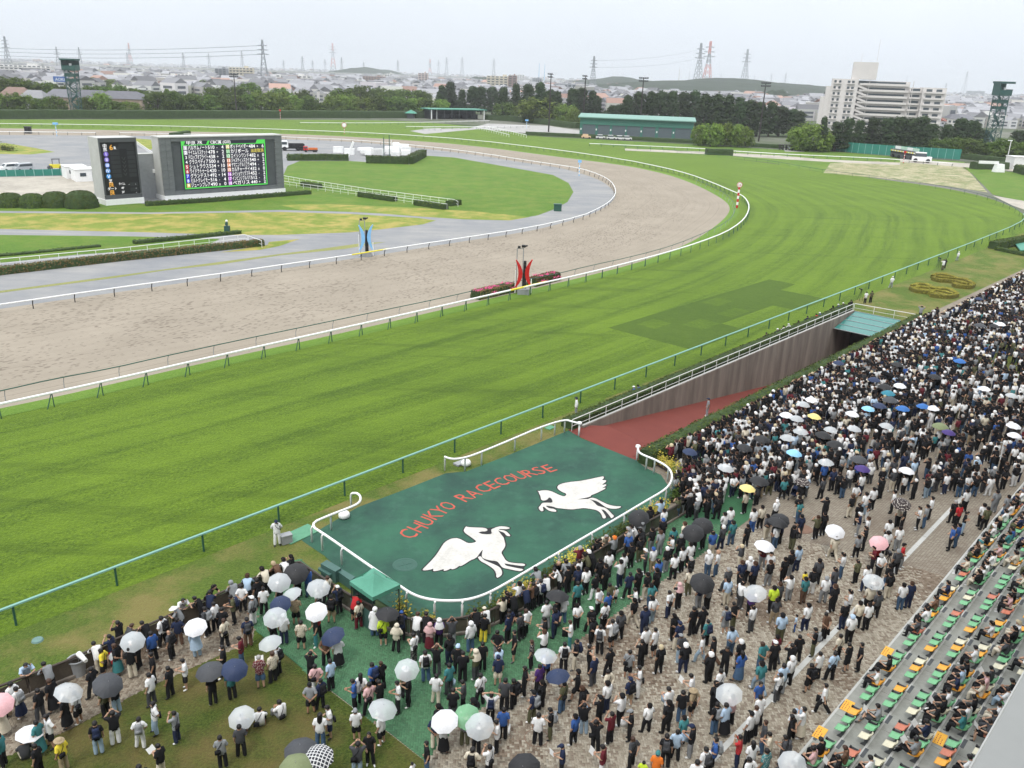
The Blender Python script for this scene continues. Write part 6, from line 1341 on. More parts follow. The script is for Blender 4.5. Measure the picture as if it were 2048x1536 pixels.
def apartment(label, x, y, top, wpx, floors, bays, col, rz=0, depth=12, extra=None, bal=True):
    g = G(x, y); d = hypot(g.x, g.y, CH); w_ = wpx*d/FPX; h = HT(x, top, g); t = thing('apartment_block', label, 'apartment block', g, rz, 'apartment blocks of the town')
    m = MB(); m.box((0, depth/2, h/2), (w_, depth, h)); link('wall', m.mesh('wall', col), t); fh = h/floors
    w1 = MB(); w1.box((0, 0, 0), (w_/bays*.62, .3, fh*.5)); w1 = w1.mesh('window', MT['glass']); b1 = MB(); b1.box((0, -.6, 0), (w_*.97, 1.2, fh*.34)); b1 = b1.mesh('balcony', col)
    for f in range(floors):
        for k in range(bays): link('window', w1, t, (-w_/2+w_*(k+.5)/bays, 0, fh*(f+.55)))
        if bal: link('balcony', b1, t, (0, 0, fh*(f+.18)))
    m = MB(); m.box((w_*.2, depth/2, h+1.2), (w_*.15, depth*.5, 2.4)); link('roof_house', m.mesh('roof_house', col), t)
PK = M('pinkish_wall', (.52, .43, .40), .8, .05, .3); BG = M('beige_tower_wall', (.55, .50, .40), .8, .05, .3); GW = M('grey_tower_wall', (.24, .25, .27), .8, .05, .3); WH = M('white_block_wall', (.62, .61, .59), .8, .04, .3); BR = M('brown_block_wall', (.27, .19, .16), .8, .06, .3)
apartment('long white apartment slab at the far left', 40, 160, 130, 104, 6, 14, WH, .05)
apartment('slim grey apartment tower left of the beige block', 443, 170, 137, 20, 9, 3, GW)
apartment('beige apartment block behind the left floodlight mast', 484, 172, 135, 42, 7, 7, BG, .1)
apartment('pinkish white block with a water tank right of the beige block', 588, 176, 151, 64, 5, 8, WH, .02)
apartment('white block with window bands before the grey tower', 336, 176, 151, 40, 4, 8, WH, .05)
apartment('small white block right of the banded white block', 372, 178, 148, 28, 5, 4, WH, -.05)
apartment('cream and dark apartment block above the pine trees', 998, 186, 152, 48, 7, 6, BG, -.05)
apartment('dark end of the cream block above the pines', 1024, 187, 151, 16, 8, 2, BR, -.05)
apartment('brown block in the middle distance', 748, 172, 153, 42, 5, 8, BR, 0)
apartment('pinkish hotel with a pointed tower', 846, 174, 146, 18, 7, 3, PK, 0)
apartment('low pinkish building below the hotel', 850, 178, 168, 46, 3, 6, PK, 0)
apartment('red brick block before the distant hill', 1228, 186, 168, 26, 5, 4, BR, .1)
apartment('grey flat hall with a white roof behind the right pines', 1130, 190, 168, 40, 3, 5, GW, 0, bal=False)
apartment('white hall with a red sign beyond the right trees', 1950, 254, 228, 90, 3, 8, WH, -.2, bal=False)
apartment('grey block below the white apartment house', 1570, 228, 206, 60, 3, 8, GW, -.1)
apartment('white office block beside the bright bush', 1606, 232, 208, 40, 4, 5, WH, -.1)
# the stepped white apartment house on the right
mr_ = []
for i in range(18):
    x = cr.uniform(20, 2040); y = 162+(x-1024)*.034+cr.uniform(-2, 12); mr_.append((x, y, y-cr.uniform(7, 17), cr.uniform(12, 30)))
mr_.sort()
for i, (x, y, yt, wp) in enumerate(mr_): apartment('mid-rise block in the distant town, %s from the left' % ordn(i+1), x, y, yt, wp, cr.randint(4, 7), cr.randint(3, 6), cr.choice((WH, WH, PK, BG, GW)), cr.uniform(-.4, .4))
def stepped():
    base = G(1745, 268); d = hypot(base.x, base.y, CH); k = d/FPX; t = thing('apartment_house', 'large stepped white apartment house with a blank tower on the right', 'apartment block', base, -.28)
    H = HT(1745, 180, base); mt = M('apartment_white', (.60, .57, .545), .8, .05, .2); Ht = HT(1720, 125, base); Hm = HT(1745, 160, base); Hr = HT(1820, 172, base); fh = Hm/9
    def blk(nm, x0, x1, y0, y1, z, z0=0): m = MB(); m.box(((x0+x1)/2, (y0+y1)/2, (z+z0)/2), (x1-x0, y1-y0, z-z0)); link(nm, m.mesh(nm, mt), t)
    blk('left_wing', -28, -13, 0, 14, Hm); blk('step', -31, -28.02, 1, 13, Hm*.86); blk('step', -33.5, -31.02, 2, 12, Hm*.66); blk('stair_tower', -17, -3, 2, 11, Ht, Hm+.02); blk('middle_wing', -12.98, 17, 4, 16, Hm*.98); blk('core', 17.02, 24, 3, 15, Hr*.99); blk('right_wing', 24.02, 37, -2, 13, Hr)
    class Sep:
        def __init__(s, nm, m): s.nm, s.m, s.c = nm, m, {}
        def box(s, c, d):
            if d not in s.c: b = MB(); b.box((0, 0, 0), d); s.c[d] = b.mesh(s.nm, s.m)
            link(s.nm, s.c[d], t, c)
    wn_ = Sep('window', MT['glass']); bl = Sep('balcony', mt)
    for f in range(9):
        z = fh*(f+.55)
        for x in (-26.4, -23.6, -18.5, -16): wn_.box((x, -.03, z), (1.3 if x < -20 else 1.5, .3, 1.35))
        for x in (-25, -17.2): bl.box((x, -.5, z-1.15), (4.6, 1.0, .5))
        for k_ in range(3): wn_.box((-31.6, 3.2+3.0*k_, z), (.2, 1.3, 1.3)) if z < Hm*.8 else None
        if z < Hm*.97:
            wn_.box((-10.5, 3.97, z), (4, .3, 1.7)); wn_.box((3, 3.97, z-.1), (23, .3, 1.5)); bl.box((3.5, 2.6, z-1.1), (26, 1.6, 1.25)); bl.box((-9, 3.2, z-1.2), (6, 2.2, 1.3))
        if z < Hr*.97:
            for x in (27.5, 33): wn_.box((x, -2.03, z), (3.2, .3, 1.5))
            bl.box((30.5, -2.7, z-1.15), (11.5, 1.2, 1.0)); wn_.box((20.5, 2.97, z), (5, .3, 1.6)); bl.box((20.5, 2.2, z-1.1), (6.4, 1.4, 1.0))
    m = MB()
    for f in range(8): m.add([(-13, 1.6, fh*(f+1.1)), (-13, 1.6, fh*(f+.75)), (-7, 1.6, fh*(f+.15)), (-7, 1.6, fh*(f+.5))], [(0, 1, 2, 3)]); m.add([(-13, 3.4, fh*(f+.75)), (-13, 1.6, fh*(f+.75)), (-7, 1.6, fh*(f+.15)), (-7, 3.4, fh*(f+.15))], [(0, 1, 2, 3)])
    link('outer_stairs', m.mesh('outer_stairs', mt), t)
    m = MB()
    for x, z in ((-13, 5), (-4, 13)): m.tube([(x, 5, Ht), (x, 5, Ht+z)], .12, 4)
    m.tube([(-6.5, 1.2, 0), (-6.5, 1.2, Hm)], .18, 4); m.tube([(18.5, 1.2, 0), (18.5, 1.2, Hm)], .25, 4); link('mast_and_pipes', m.mesh('mast_and_pipes', mt), t)
stepped()
# individual houses in the nearer town
zones = [((300, 866), (158, 186), 'beyond the left trees', 62), ((1090, 1300), (176, 204), 'above the garage', 34), ((1440, 1690), (196, 240), 'left of the apartment house', 62), ((1850, 2060), (204, 262), 'right of the apartment house', 70), ((0, 300), (150, 176), 'in the far left town', 30)]
allh = []
for (xa, xb), (ya, yb), zn, n in zones:
    for _ in range(n):
        x = cr.uniform(xa, xb); y = yb-(yb-ya)*cr.random()**.8; y += (x-(xa+xb)/2)*.03; allh.append((x, y, zn))
allh.sort()
for x, y, zn in allh: house(x, y, cr.uniform(0, 3.1), cr.randrange(3), cr.choice((0, 0, 1, 2, 3, 3, 4, 5)), cr.choice((0, 0, 0, 1, 1, 2, 4, 4, 5, 3, 1)), zn, cr.uniform(.85, 1.4))
# the rest of the town as one mass
def town():
    V = []; F = []; Cc = []
    def add(v, f, c): o = len(V); V.extend(v); F.extend([tuple(i+o for i in q) for q in f]); Cc.extend([c]*len(v))
    n = 0
    while n < 5200:
        x = cr.uniform(-60, 2110); hz = 153+(x-1024)*.0372; y = hz+5+cr.random()**1.7*62
        g = G(x, y); d = hypot(g.x, g.y)
        if d < 560 or (d < 640 and cr.random() < .7): continue
        n += 1; big = cr.random() < .018; s = cr.uniform(.8, 1.5)*(1+d/6000); w_, l, h = (cr.uniform(16, 34), cr.uniform(12, 20), cr.uniform(8, 18)) if big else (8*s, 11*s, 6*s*cr.uniform(.8, 1.2))
        a = cr.uniform(0, 3.14); ca, sa = cos(a), sin(a); q = cr.uniform(.30, .68); wc = (q, q*cr.uniform(.93, 1), q*cr.uniform(.86, 1)); q = cr.uniform(.10, .34); rc = (q*1.25, q*.8, q*.65) if cr.random() < .08 else (q, q, q*1.06)
        if big: rc = (.45, .45, .45)
        P = [(x_*ca-y_*sa+g.x, x_*sa+y_*ca+g.y) for x_, y_ in ((-w_/2, -l/2), (w_/2, -l/2), (w_/2, l/2), (-w_/2, l/2))]; rh = 0.3 if big else 2.4*s
        add([(p[0], p[1], 0) for p in P]+[(p[0], p[1], h) for p in P], [(0, 1, 5, 4), (1, 2, 6, 5), (2, 3, 7, 6), (3, 0, 4, 7)], wc)
        m0 = ((P[0][0]+P[1][0])/2, (P[0][1]+P[1][1])/2); m1 = ((P[2][0]+P[3][0])/2, (P[2][1]+P[3][1])/2)
        add([(p[0], p[1], h) for p in P]+[(*m0, h+rh), (*m1, h+rh)], [(0, 1, 4), (1, 2, 5, 4), (2, 3, 5), (3, 0, 4, 5)], rc)
        for z in ((h*.25, h*.45), (h*.62, h*.8)):
            e = [(P[i][0]+(P[i][0]-g.x)*.01, P[i][1]+(P[i][1]-g.y)*.01) for i in range(4)]
            for i in range(4):
                b = (i+1) % 4; f0, f1 = .2, .8; A = [e[i][k]+(e[b][k]-e[i][k])*f0 for k in (0, 1)]; B = [e[i][k]+(e[b][k]-e[i][k])*f1 for k in (0, 1)]
                add([(*A, z[0]), (*B, z[0]), (*B, z[1]), (*A, z[1])], [(0, 1, 2, 3)], (.09, .10, .12))
    me = bpy.data.meshes.new('distant_town'); me.from_pydata(V, [], F); at = me.color_attributes.new('tone', 'FLOAT_COLOR', 'POINT'); at.data.foreach_set('color', np.concatenate([np.array(Cc), np.ones((len(Cc), 1))], 1).astype(np.float32).ravel())
    t = NT('town_surfaces'); a = t.n('Attribute', attribute_name='tone'); t.fin(a.outputs['Color'], .8); me.materials.append(t.m)
    o = link('distant_town', me); tag(o, 'dense mass of distant town houses fading into the haze', 'town', kind='stuff')
town()
# tree belts and hills within the town
def wood(label, pts, n, hmin, hmax, wid, seed):
    r = random.Random(seed); V = []; m = MB(); P = [Vector((p.x, p.y, 0)) for p in GP(pts)]
    for _ in range(n):
        i = r.randrange(len(P)-1); c = P[i].lerp(P[i+1], r.random())+Vector((r.gauss(0, wid), r.gauss(0, wid*.5), 0)); h = r.uniform(hmin, hmax); R = h*r.uniform(.35, .6)
        for _ in range(26):
            v = Vector((r.gauss(0, 1), r.gauss(0, 1), abs(r.gauss(0, 1)))).normalized(); p = c+Vector((v.x*R, v.y*R, h*.35+v.z*h*.6)); n_ = (v+Vector((0, 0, .4))).normalized(); e = n_.orthogonal().normalized(); b = n_.cross(e); s = R*.5*r.uniform(.6, 1.2)
            m.add([p-e*s, p-b*s*.7, p+e*s, p+b*s*.7], [(0, 1, 2, 3)])
    o = link('wood', m.mesh('wood', MT['leaf'])); tag(o, label, 'wood', kind='stuff')
wood('green tree belt in the town right of the left patrol tower', [(170, 186), (230, 184), (330, 180), (440, 186)], 60, 8, 14, 10, 1)
wood('scattered trees between the town houses in the middle', [(600, 176), (800, 178), (960, 182), (1100, 186)], 70, 6, 11, 30, 2)
wood('trees between the houses at the right side of the town', [(1440, 206), (1560, 214), (1660, 226), (1880, 224), (2050, 236)], 80, 6, 12, 26, 3)
wood('bamboo coloured bushes behind the left houses', [(240, 206), (300, 204), (360, 206)], 30, 6, 9, 5, 4)
def hill(label, x0, x1, ybase, ytop, seed, mat):
    r = random.Random(seed); A, B = G(x0, ybase), G(x1, ybase); c = (A+B)/2; L = (B-A).length/2; h = HT((x0+x1)/2, ytop, c); d = (B-A).normalized(); s = Vector((-d.y, d.x, 0)); N, K = 36, 12; vs = []; fs = []
    for i in range(N+1):
        for k in range(K+1):
            u, v = -1+2*i/N, -1+2*k/K; q = max(0, 1-u*u)**.8*max(0, 1-v*v); vs.append(c+d*u*L+s*v*L*.5+Vector((0, 0, h*q*(1+.12*sin(7*u+seed)*sin(5*v+1)+.1*sin(17*u+2))*r.uniform(.93, 1.05)-.5)))
    for i in range(N):
        for k in range(K): a = i*(K+1)+k; fs.append((a, a+1, a+K+2, a+K+1))
    m = MB(); m.add(vs, [f[::-1] for f in fs]); o = link('hill', m.mesh('hill', mat, True)); o['kind'] = 'structure'; o['label'] = label
HF = M('wooded_hill', (.018, .032, .014), .9, .5, .05, .8, bscale=.12, dist=4)
hill('wooded hill above the garage gap', 1170, 1300, 178, 157, 1, HF); hill('long wooded ridge under the pylons', 1245, 1610, 192, 161, 2, HF); hill('low wooded hill in the middle distance', 690, 770, 156, 137, 3, HF); hill('small wooded knoll in the town', 940, 980, 170, 154, 4, HF); hill('wooded knoll right of the ridge', 1525, 1580, 206, 180, 5, HF)
HZ = M('far_hills', (.07, .09, .08), .95, .2, .01)
hill('faint far ridge on the left skyline', -300, 700, 128, 112, 6, HZ) if 0 else None
# elevated expressway
P = [Vector((p.x, p.y, 0)) for p in GP([(-200, 134), (94, 142), (300, 150), (600, 158)])]; P += [Vector((p.x, p.y, 0)) for p in GP([(1000, 166.5), (1360, 178), (1700, 191)])]
vd = thing('expressway', 'pale elevated expressway crossing the whole town', 'expressway', P[0]); Q = resample(chaikin(P, 1), 60); m = MB()
for a, b in zip(Q[:-1], Q[1:]):
    d = (b-a).normalized(); s = Vector((-d.y, d.x, 0))*9; m.prism([a-s, b-s, b+s, a+s], 15, 19.5, bot=True)
part('deck', m, MT['concrete_l'], vd)
pm = MB(); pm.box((0, 0, 7.5), (3, 8, 15)); pme = pm.mesh('pier', MT['concrete_l'])
for q in Q: link('pier', pme, vd, q-P[0])
# pylons and power lines
def pylon_mesh(red):
    m = MB(); m2 = MB(); bw = .10
    for sx, sy in ((-1, -1), (1, -1), (1, 1), (-1, 1)):
        for i in range(4): (m2 if red and i % 2 else m).tube([(sx*bw*(1-.85*min(1, i/4/.8)), sy*bw*(1-.85*min(1, i/4/.8)), i/4), (sx*bw*(1-.85*min(1, (i+1)/4/.8)), sy*bw*(1-.85*min(1, (i+1)/4/.8)), (i+1)/4)], .006, 3)
    for i in range(9):
        z0, z1 = i/9, (i+1)/9; a, b = bw*(1-.85*min(1, z0/.8)), bw*(1-.85*min(1, z1/.8)); t_ = m2 if red and int(z0*4) % 2 else m
        for c0, c1 in (((-1, -1), (1, -1)), ((1, -1), (1, 1)), ((1, 1), (-1, 1)), ((-1, 1), (-1, -1))):
            t_.tube([(c0[0]*a, c0[1]*a, z0), (c1[0]*b, c1[1]*b, z1)], .0035, 3); t_.tube([(c1[0]*a, c1[1]*a, z0), (c0[0]*b, c0[1]*b, z1)], .0035, 3)
    x = MB()
    for z, l in ((.70, .13), (.79, .12), (.88, .10)): x.tube([(-l, 0, z), (0, 0, z+.012), (l, 0, z)], .006, 3); x.tube([(-l, 0, z), (0, 0, z-.015), (l, 0, z)], .004, 3)
    return m.mesh('lattice', MT['pylon']), (m2.mesh('red_lattice', MT['pylon_red']) if red else None), x.mesh('cross_arm', MT['pylon'])
MT['pylon'] = M('pylon_grey', (.22, .24, .26), .6, .05, 1); MT['pylon_red'] = M('pylon_red', (.55, .14, .10), .6, .05, 1)
PY = [pylon_mesh(False), pylon_mesh(True)]
pyl = [(20, 148, 72, 0), (119, 146, 93, 0), (163, 142, 94, 0), (257, 138, 104, 0), (262, 136, 86, 1), (369, 144, 105, 0), (420, 146, 106, 0), (486, 146, 101, 0), (530, 176, 79, 0), (568, 150, 120, 0), (606, 152, 112, 0), (626, 152, 120, 0), (651, 152, 118, 0), (667, 150, 86, 1), (684, 152, 114, 0), (728, 152, 124, 0), (796, 154, 120, 0), (860, 156, 118, 1), (877, 156, 120, 0), (893, 156, 114, 0), (924, 156, 114, 0), (987, 160, 117, 0), (1184, 186, 112, 0), (1393, 184, 86, 0), (1411, 184, 82, 1), (1486, 182, 98, 0), (1507, 172, 136, 0), (1540, 176, 146, 0), (1568, 178, 146, 0), (1440, 170, 136, 0), (1377, 168, 140, 0), (1774, 180, 136, 0), (1809, 184, 122, 0), (1926, 190, 140, 0), (1888, 192, 166, 0)]
pyl.sort(); pz = [0, 0]
for x, yb, yt, red in pyl:
    pz[red] += 1; g = G(x, yb); h = HT(x, yt, g); t = thing('power_pylon', '%s power pylon over the town, %s of its colour from the left' % ('red and white' if red else 'grey', ordn(pz[red])), 'pylon', g, cr.uniform(-.5, .5), 'power pylons over the town'); t.scale = (h, h, h)
    a, b, c = PY[red]; link('lattice', a, t); link('cross_arm', c, t)
    if b: link('red_lattice', b, t)
for i, (x, yb, yt) in enumerate(((1077, 172, 126), (1088, 172, 128), (1355, 185, 138), (1745, 160, 96))[:3]):
    g = G(x, yb); h = HT(x, yt, g); m = MB(); m.tube([g, g+Vector((0, 0, h*.5)), g+Vector((0, 0, h))], [h*.035, h*.025, h*.015], 6); solo('chimney', m, (M('chimney_blue', (.45, .6, .75)), M('chimney_blue', (.45, .6, .75)), MT['whited'])[i], ('pale blue chimney in the distance, left one', 'pale blue chimney in the distance, right one', 'slim white mast left of the pylon pair')[i], 'chimney', loc=g)
gA = G(20, 148); hA = HT(20, 72, gA); gB = G(530, 176); hB = HT(530, 79, gB)
for k, (z, nm) in enumerate(((.88, 'top'), (.79, 'middle'), (.70, 'lowest'))):
    a, b = gA+Vector((-300, 0, hA*z)), gB+Vector((0, 0, hB*z)); pts = [a.lerp(b, i/24)-Vector((0, 0, 14*(1-(2*i/24-1)**2))) for i in range(25)]; m = MB(); m.tube(pts, .35, 3); solo('power_line', m, MT['pylon'], '%s power line hanging between the left pylons' % nm, 'power line', 'power lines on the left', loc=pts[0])
for k, z in enumerate((.88, .70)):
    gC = G(1393, 184); hC = HT(1393, 86, gC); gD = G(1184, 186); hD = HT(1184, 112, gD)
    pts = [(gD+Vector((0, 0, hD*z))).lerp(gC+Vector((0, 0, hC*z)), i/16)-Vector((0, 0, 8*(1-(2*i/16-1)**2))) for i in range(17)]; m = MB(); m.tube(pts, .22, 3); solo('power_line', m, MT['pylon'], '%s power line left of the tall pylon pair' % ('upper', 'lower')[k], 'power line', 'power lines on the right', loc=pts[0])
g = G(1440, 168); h0, h1 = HT(1440, 164, g), HT(1440, 154, g); m = MB(); dl = hypot(g.x, g.y)/FPX
m.lathe((g.x, g.y, 0), [(46*dl, 0), (48*dl, h1*.9), (40*dl, h1), (38*dl, h1*.9)], 24); solo('stadium', m, M('stadium_teal', (.35, .58, .56)), 'pale teal round stadium on the horizon behind the ridge', 'stadium', loc=g)
g = G(124, 186); d = hypot(g.x, g.y, CH); h0, h1 = HT(124, 164, g), HT(124, 153, g); bb = thing('billboard', 'blue billboard with white capitals behind the left patrol tower', 'billboard', g, 0)
wb = 22*d/FPX; m = MB(); m.box((0, 0, (h0+h1)/2), (wb, 1, h1-h0)); link('board', m.mesh('board', M('billboard_blue', (.03, .10, .32))), bb)
m = MB(); m.tube([(-wb*.3, .6, 0), (-wb*.3, .6, h0)], .4, 5); m.tube([(wb*.3, .6, 0), (wb*.3, .6, h0)], .4, 5); link('post', m.mesh('post', MT['grey']), bb)
letters(bb, 'lettering', [('AOKI', 0, h0+(h1-h0)*.22, (h1-h0)*.55, wb*.8, 'c')], MT['white'], -.56)
# ------------------------------------------------------------------ people: one continuous skinned body per pose
JN = ['pel', 'spi', 'che', 'nec', 'hea', 'top', 'shL', 'elL', 'wrL', 'shR', 'elR', 'wrR', 'hiL', 'knL', 'anL', 'toL', 'hiR', 'knR', 'anR', 'toR']
ST = dict(pel=(0, 0, .93), spi=(0, -.01, 1.12), che=(0, 0, 1.32), nec=(0, .0, 1.455), hea=(0, .025, 1.56), top=(0, .02, 1.665), shL=(-.175, 0, 1.385), elL=(-.225, -.03, 1.11), wrL=(-.225, .06, .865), shR=(.175, 0, 1.385), elR=(.225, -.03, 1.11), wrR=(.225, .06, .865),
          hiL=(-.09, 0, .87), knL=(-.105, .02, .49), anL=(-.115, -.02, .09), toL=(-.135, .14, .035), hiR=(.09, 0, .87), knR=(.105, .02, .49), anR=(.115, -.02, .09), toR=(.135, .14, .035))
def pose(**k): d = dict(ST); d.update(k); return d
def shift(d, names, v): 
    d = dict(d)
    for n in names: d[n] = tuple(a+b for a, b in zip(d[n], v))
    return d
UP = ['spi', 'che', 'nec', 'hea', 'top', 'shL', 'elL', 'wrL', 'shR', 'elR', 'wrR']
SIT = dict(hiL=(-.09, .02, .50), knL=(-.12, .42, .50), anL=(-.12, .44, .09), toL=(-.13, .60, .035), hiR=(.09, .02, .50), knR=(.13, .42, .50), anR=(.13, .44, .09), toR=(.14, .60, .035))
def low(dz, dy=0): return shift(pose(), ['pel']+UP, (0, dy, dz))
POSES = {
 's': pose(),
 'S': pose(hiL=(-.10, 0, .865), knL=(-.13, .06, .49), anL=(-.16, .04, .09), toL=(-.22, .18, .035), wrR=(.10, .22, .99), elR=(.24, -.02, 1.1)),
 'x': pose(elL=(-.24, .02, 1.12), wrL=(.06, .20, 1.12), elR=(.24, .02, 1.12), wrR=(-.05, .17, 1.15)),
 'y': pose(elL=(-.26, -.02, 1.12), wrL=(-.10, .16, 1.02), elR=(.30, .0, 1.14), wrR=(.13, .10, .98), hiL=(-.09, .02, .87), knL=(-.13, .10, .50), anL=(-.19, .10, .09), toL=(-.26, .24, .035), hea=(.02, .03, 1.555), top=(.035, .02, 1.66)),
 'z': pose(elL=(-.28, -.10, 1.14), wrL=(-.07, -.17, .98), elR=(.28, -.10, 1.14), wrR=(.07, -.18, .96), knR=(.12, .05, .49), anR=(.15, .06, .09), toR=(.20, .20, .035), hea=(-.02, .04, 1.555), top=(-.03, .05, 1.66)),
 'p': pose(elL=(-.22, .0, 1.12), wrL=(-.06, .27, 1.13), elR=(.22, .0, 1.12), wrR=(.07, .27, 1.15), hea=(0, .055, 1.545), top=(0, .085, 1.645)),
 'r': pose(elL=(-.27, .19, 1.31), wrL=(-.09, .20, 1.53), elR=(.27, .19, 1.31), wrR=(.09, .20, 1.53)),
 'R': pose(elL=(-.40, .06, 1.60), wrL=(-.10, .0, 1.72), elR=(.40, .06, 1.60), wrR=(.10, .0, 1.72)),
 'u': pose(elR=(.24, .03, 1.12), wrR=(.17, .24, 1.17)),
 'a': dict(pose(), spi=(0, .06, 1.10), che=(0, .17, 1.27), nec=(0, .25, 1.38), hea=(0, .31, 1.47), top=(0, .33, 1.57), shL=(-.175, .19, 1.32), elL=(-.26, .34, 1.10), wrL=(-.10, .46, 1.12), shR=(.175, .19, 1.32), elR=(.26, .34, 1.10), wrR=(.12, .46, 1.12)),
 'w': pose(knL=(-.10, .20, .52), anL=(-.10, .26, .10), toL=(-.11, .42, .06), knR=(.10, -.08, .48), anR=(.10, -.34, .13), toR=(.11, -.22, .035), wrL=(-.23, -.10, .88), wrR=(.22, .20, .92)),
 'q': dict(low(-.78), hiL=(-.10, .03, .13), knL=(-.20, .34, .44), anL=(-.15, .42, .07), toL=(-.17, .57, .035), hiR=(.10, .03, .13), knR=(.20, .34, .44), anR=(.15, .42, .07), toR=(.17, .57, .035), pel=(0, -.02, .16), spi=(0, -.03, .36), che=(0, .03, .56), nec=(0, .10, .68), hea=(0, .15, .78), top=(0, .16, .885), shL=(-.175, .05, .62), elL=(-.25, .22, .42), wrL=(-.08, .38, .42), shR=(.175, .05, .62), elR=(.25, .22, .42), wrR=(.08, .38, .42)),
 'c': dict(low(-.41), **SIT, elL=(-.24, .10, .74), wrL=(-.07, .30, .68), elR=(.24, .10, .74), wrR=(.07, .30, .70), hea=(0, .075, 1.14), top=(0, .10, 1.24)),
 'C': dict(low(-.41), hiL=(-.09, .02, .50), knL=(-.10, .42, .52), anL=(-.10, .62, .15), toL=(-.10, .77, .08), hiR=(.09, .02, .52), knR=(.02, .44, .60), anR=(-.22, .50, .48), toR=(-.30, .60, .42), elL=(-.25, .06, .74), wrL=(-.10, .28, .74), elR=(.25, .06, .74), wrR=(.06, .30, .76), spi=(0, -.06, .70), che=(0, -.05, .90), nec=(0, -.01, 1.035), hea=(0, .05, 1.13), top=(0, .07, 1.235), shL=(-.175, -.05, .965), shR=(.175, -.05, .965)),
}
RAD = dict(pel=(.150, .115), spi=(.135, .100), che=(.165, .112), nec=(.058, .06), hea=(.080, .098), top=(.060, .075), shL=(.066, .066), elL=(.045, .045), wrL=(.031, .031), hiL=(.095, .095), knL=(.062, .062), anL=(.044, .044), toL=(.042, .032))
ED = [('pel', 'spi'), ('spi', 'che'), ('che', 'nec'), ('nec', 'hea'), ('hea', 'top'), ('che', 'shL'), ('shL', 'elL'), ('elL', 'wrL'), ('che', 'shR'), ('shR', 'elR'), ('elR', 'wrR'), ('pel', 'hiL'), ('hiL', 'knL'), ('knL', 'anL'), ('anL', 'toL'), ('pel', 'hiR'), ('hiR', 'knR'), ('knR', 'anR'), ('anR', 'toR')]
REG = {('pel', 'spi'): 'torso', ('spi', 'che'): 'torso', ('che', 'nec'): 'torso', ('nec', 'hea'): 'head', ('hea', 'top'): 'head', ('che', 'sh'): 'torso', ('sh', 'el'): 'uarm', ('el', 'wr'): 'farm', ('pel', 'hi'): 'pelvis', ('hi', 'kn'): 'thigh', ('kn', 'an'): 'shin', ('an', 'to'): 'foot'}
def skin_body(J, levels):
    me = bpy.data.meshes.new('sk'); me.from_pydata([J[n] for n in JN], [(JN.index(a), JN.index(b)) for a, b in ED], []); ob = bpy.data.objects.new('sk', me); COL.objects.link(ob)
    ob.modifiers.new('Skin', 'SKIN'); sk = me.skin_vertices[0].data
    for i, n in enumerate(JN):
        r = RAD.get(n) or RAD[n[:-1]+'L']; sk[i].radius = r; sk[i].use_root = (i == 0)
    ob.modifiers['Skin'].use_smooth_shade = True
    if levels: m = ob.modifiers.new('Sub', 'SUBSURF'); m.levels = levels; m.render_levels = levels
    bpy.context.view_layer.update(); r = bpy.data.meshes.new_from_object(ob.evaluated_get(bpy.context.evaluated_depsgraph_get()))
    bpy.data.objects.remove(ob); return r
def classify(pts, J):
    best = np.full(len(pts), 9e9); reg = np.zeros(len(pts), int); tt = np.zeros(len(pts)); names = []
    for k, (a, b) in enumerate(ED):
        A, B = np.array(J[a]), np.array(J[b]); d = B-A; t = np.clip(((pts-A)@d)/(d@d), 0, 1); q = A+t[:, None]*d; rr = RAD.get(a, RAD.get(a[:-1]+'L'))[0]*(1-t)+RAD.get(b, RAD.get(b[:-1]+'L'))[0]*t
        D = np.linalg.norm(pts-q, axis=1)-rr; m = D < best-1e-6; best[m] = D[m]; reg[m] = k; tt[m] = t[m]
        ka = (a[:-1] if a[-1] in 'LR' else a, b[:-1] if b[-1] in 'LR' else b); names.append(REG[ka])
    return np.array(names)[reg], tt, reg
def hand_mb(J, s, m=0):
    """palm and five bent fingers at a wrist"""
    mb = MB(); w_, e = Vector(J['wr'+s]), Vector(J['el'+s]); d = (w_-e).normalized(); side = 1 if s == 'R' else -1
    n = d.cross(Vector((side*.3, 1, .2))).normalized(); x = d.cross(n).normalized(); p0 = w_+d*.01
    mb.add([p0+x*a*.026+n*b*.014 for a, b in ((-1, -1), (1, -1), (1, 1), (-1, 1))]+[p0+d*.085+x*a*.040+n*b*.012 for a, b in ((-1, -1), (1, -1), (1, 1), (-1, 1))], [(0, 3, 2, 1), (4, 5, 6, 7), (0, 1, 5, 4), (1, 2, 6, 5), (2, 3, 7, 6), (3, 0, 4, 7)], m)
    for i, l in enumerate((.062, .074, .068, .05)):
        b = p0+d*.083+x*(-.030+.020*i); k = b+d*l*.5+n*.004; t = k+d*l*.38+n*l*.30; mb.tube([b, k, t], [.0095, .009, .0075], 4, m)
    b = p0+d*.02-x*.034; k = b+d*.035-x*.026+n*.006; mb.tube([b, k, k+d*.03+n*.014], [.012, .010, .008], 4, m); return mb
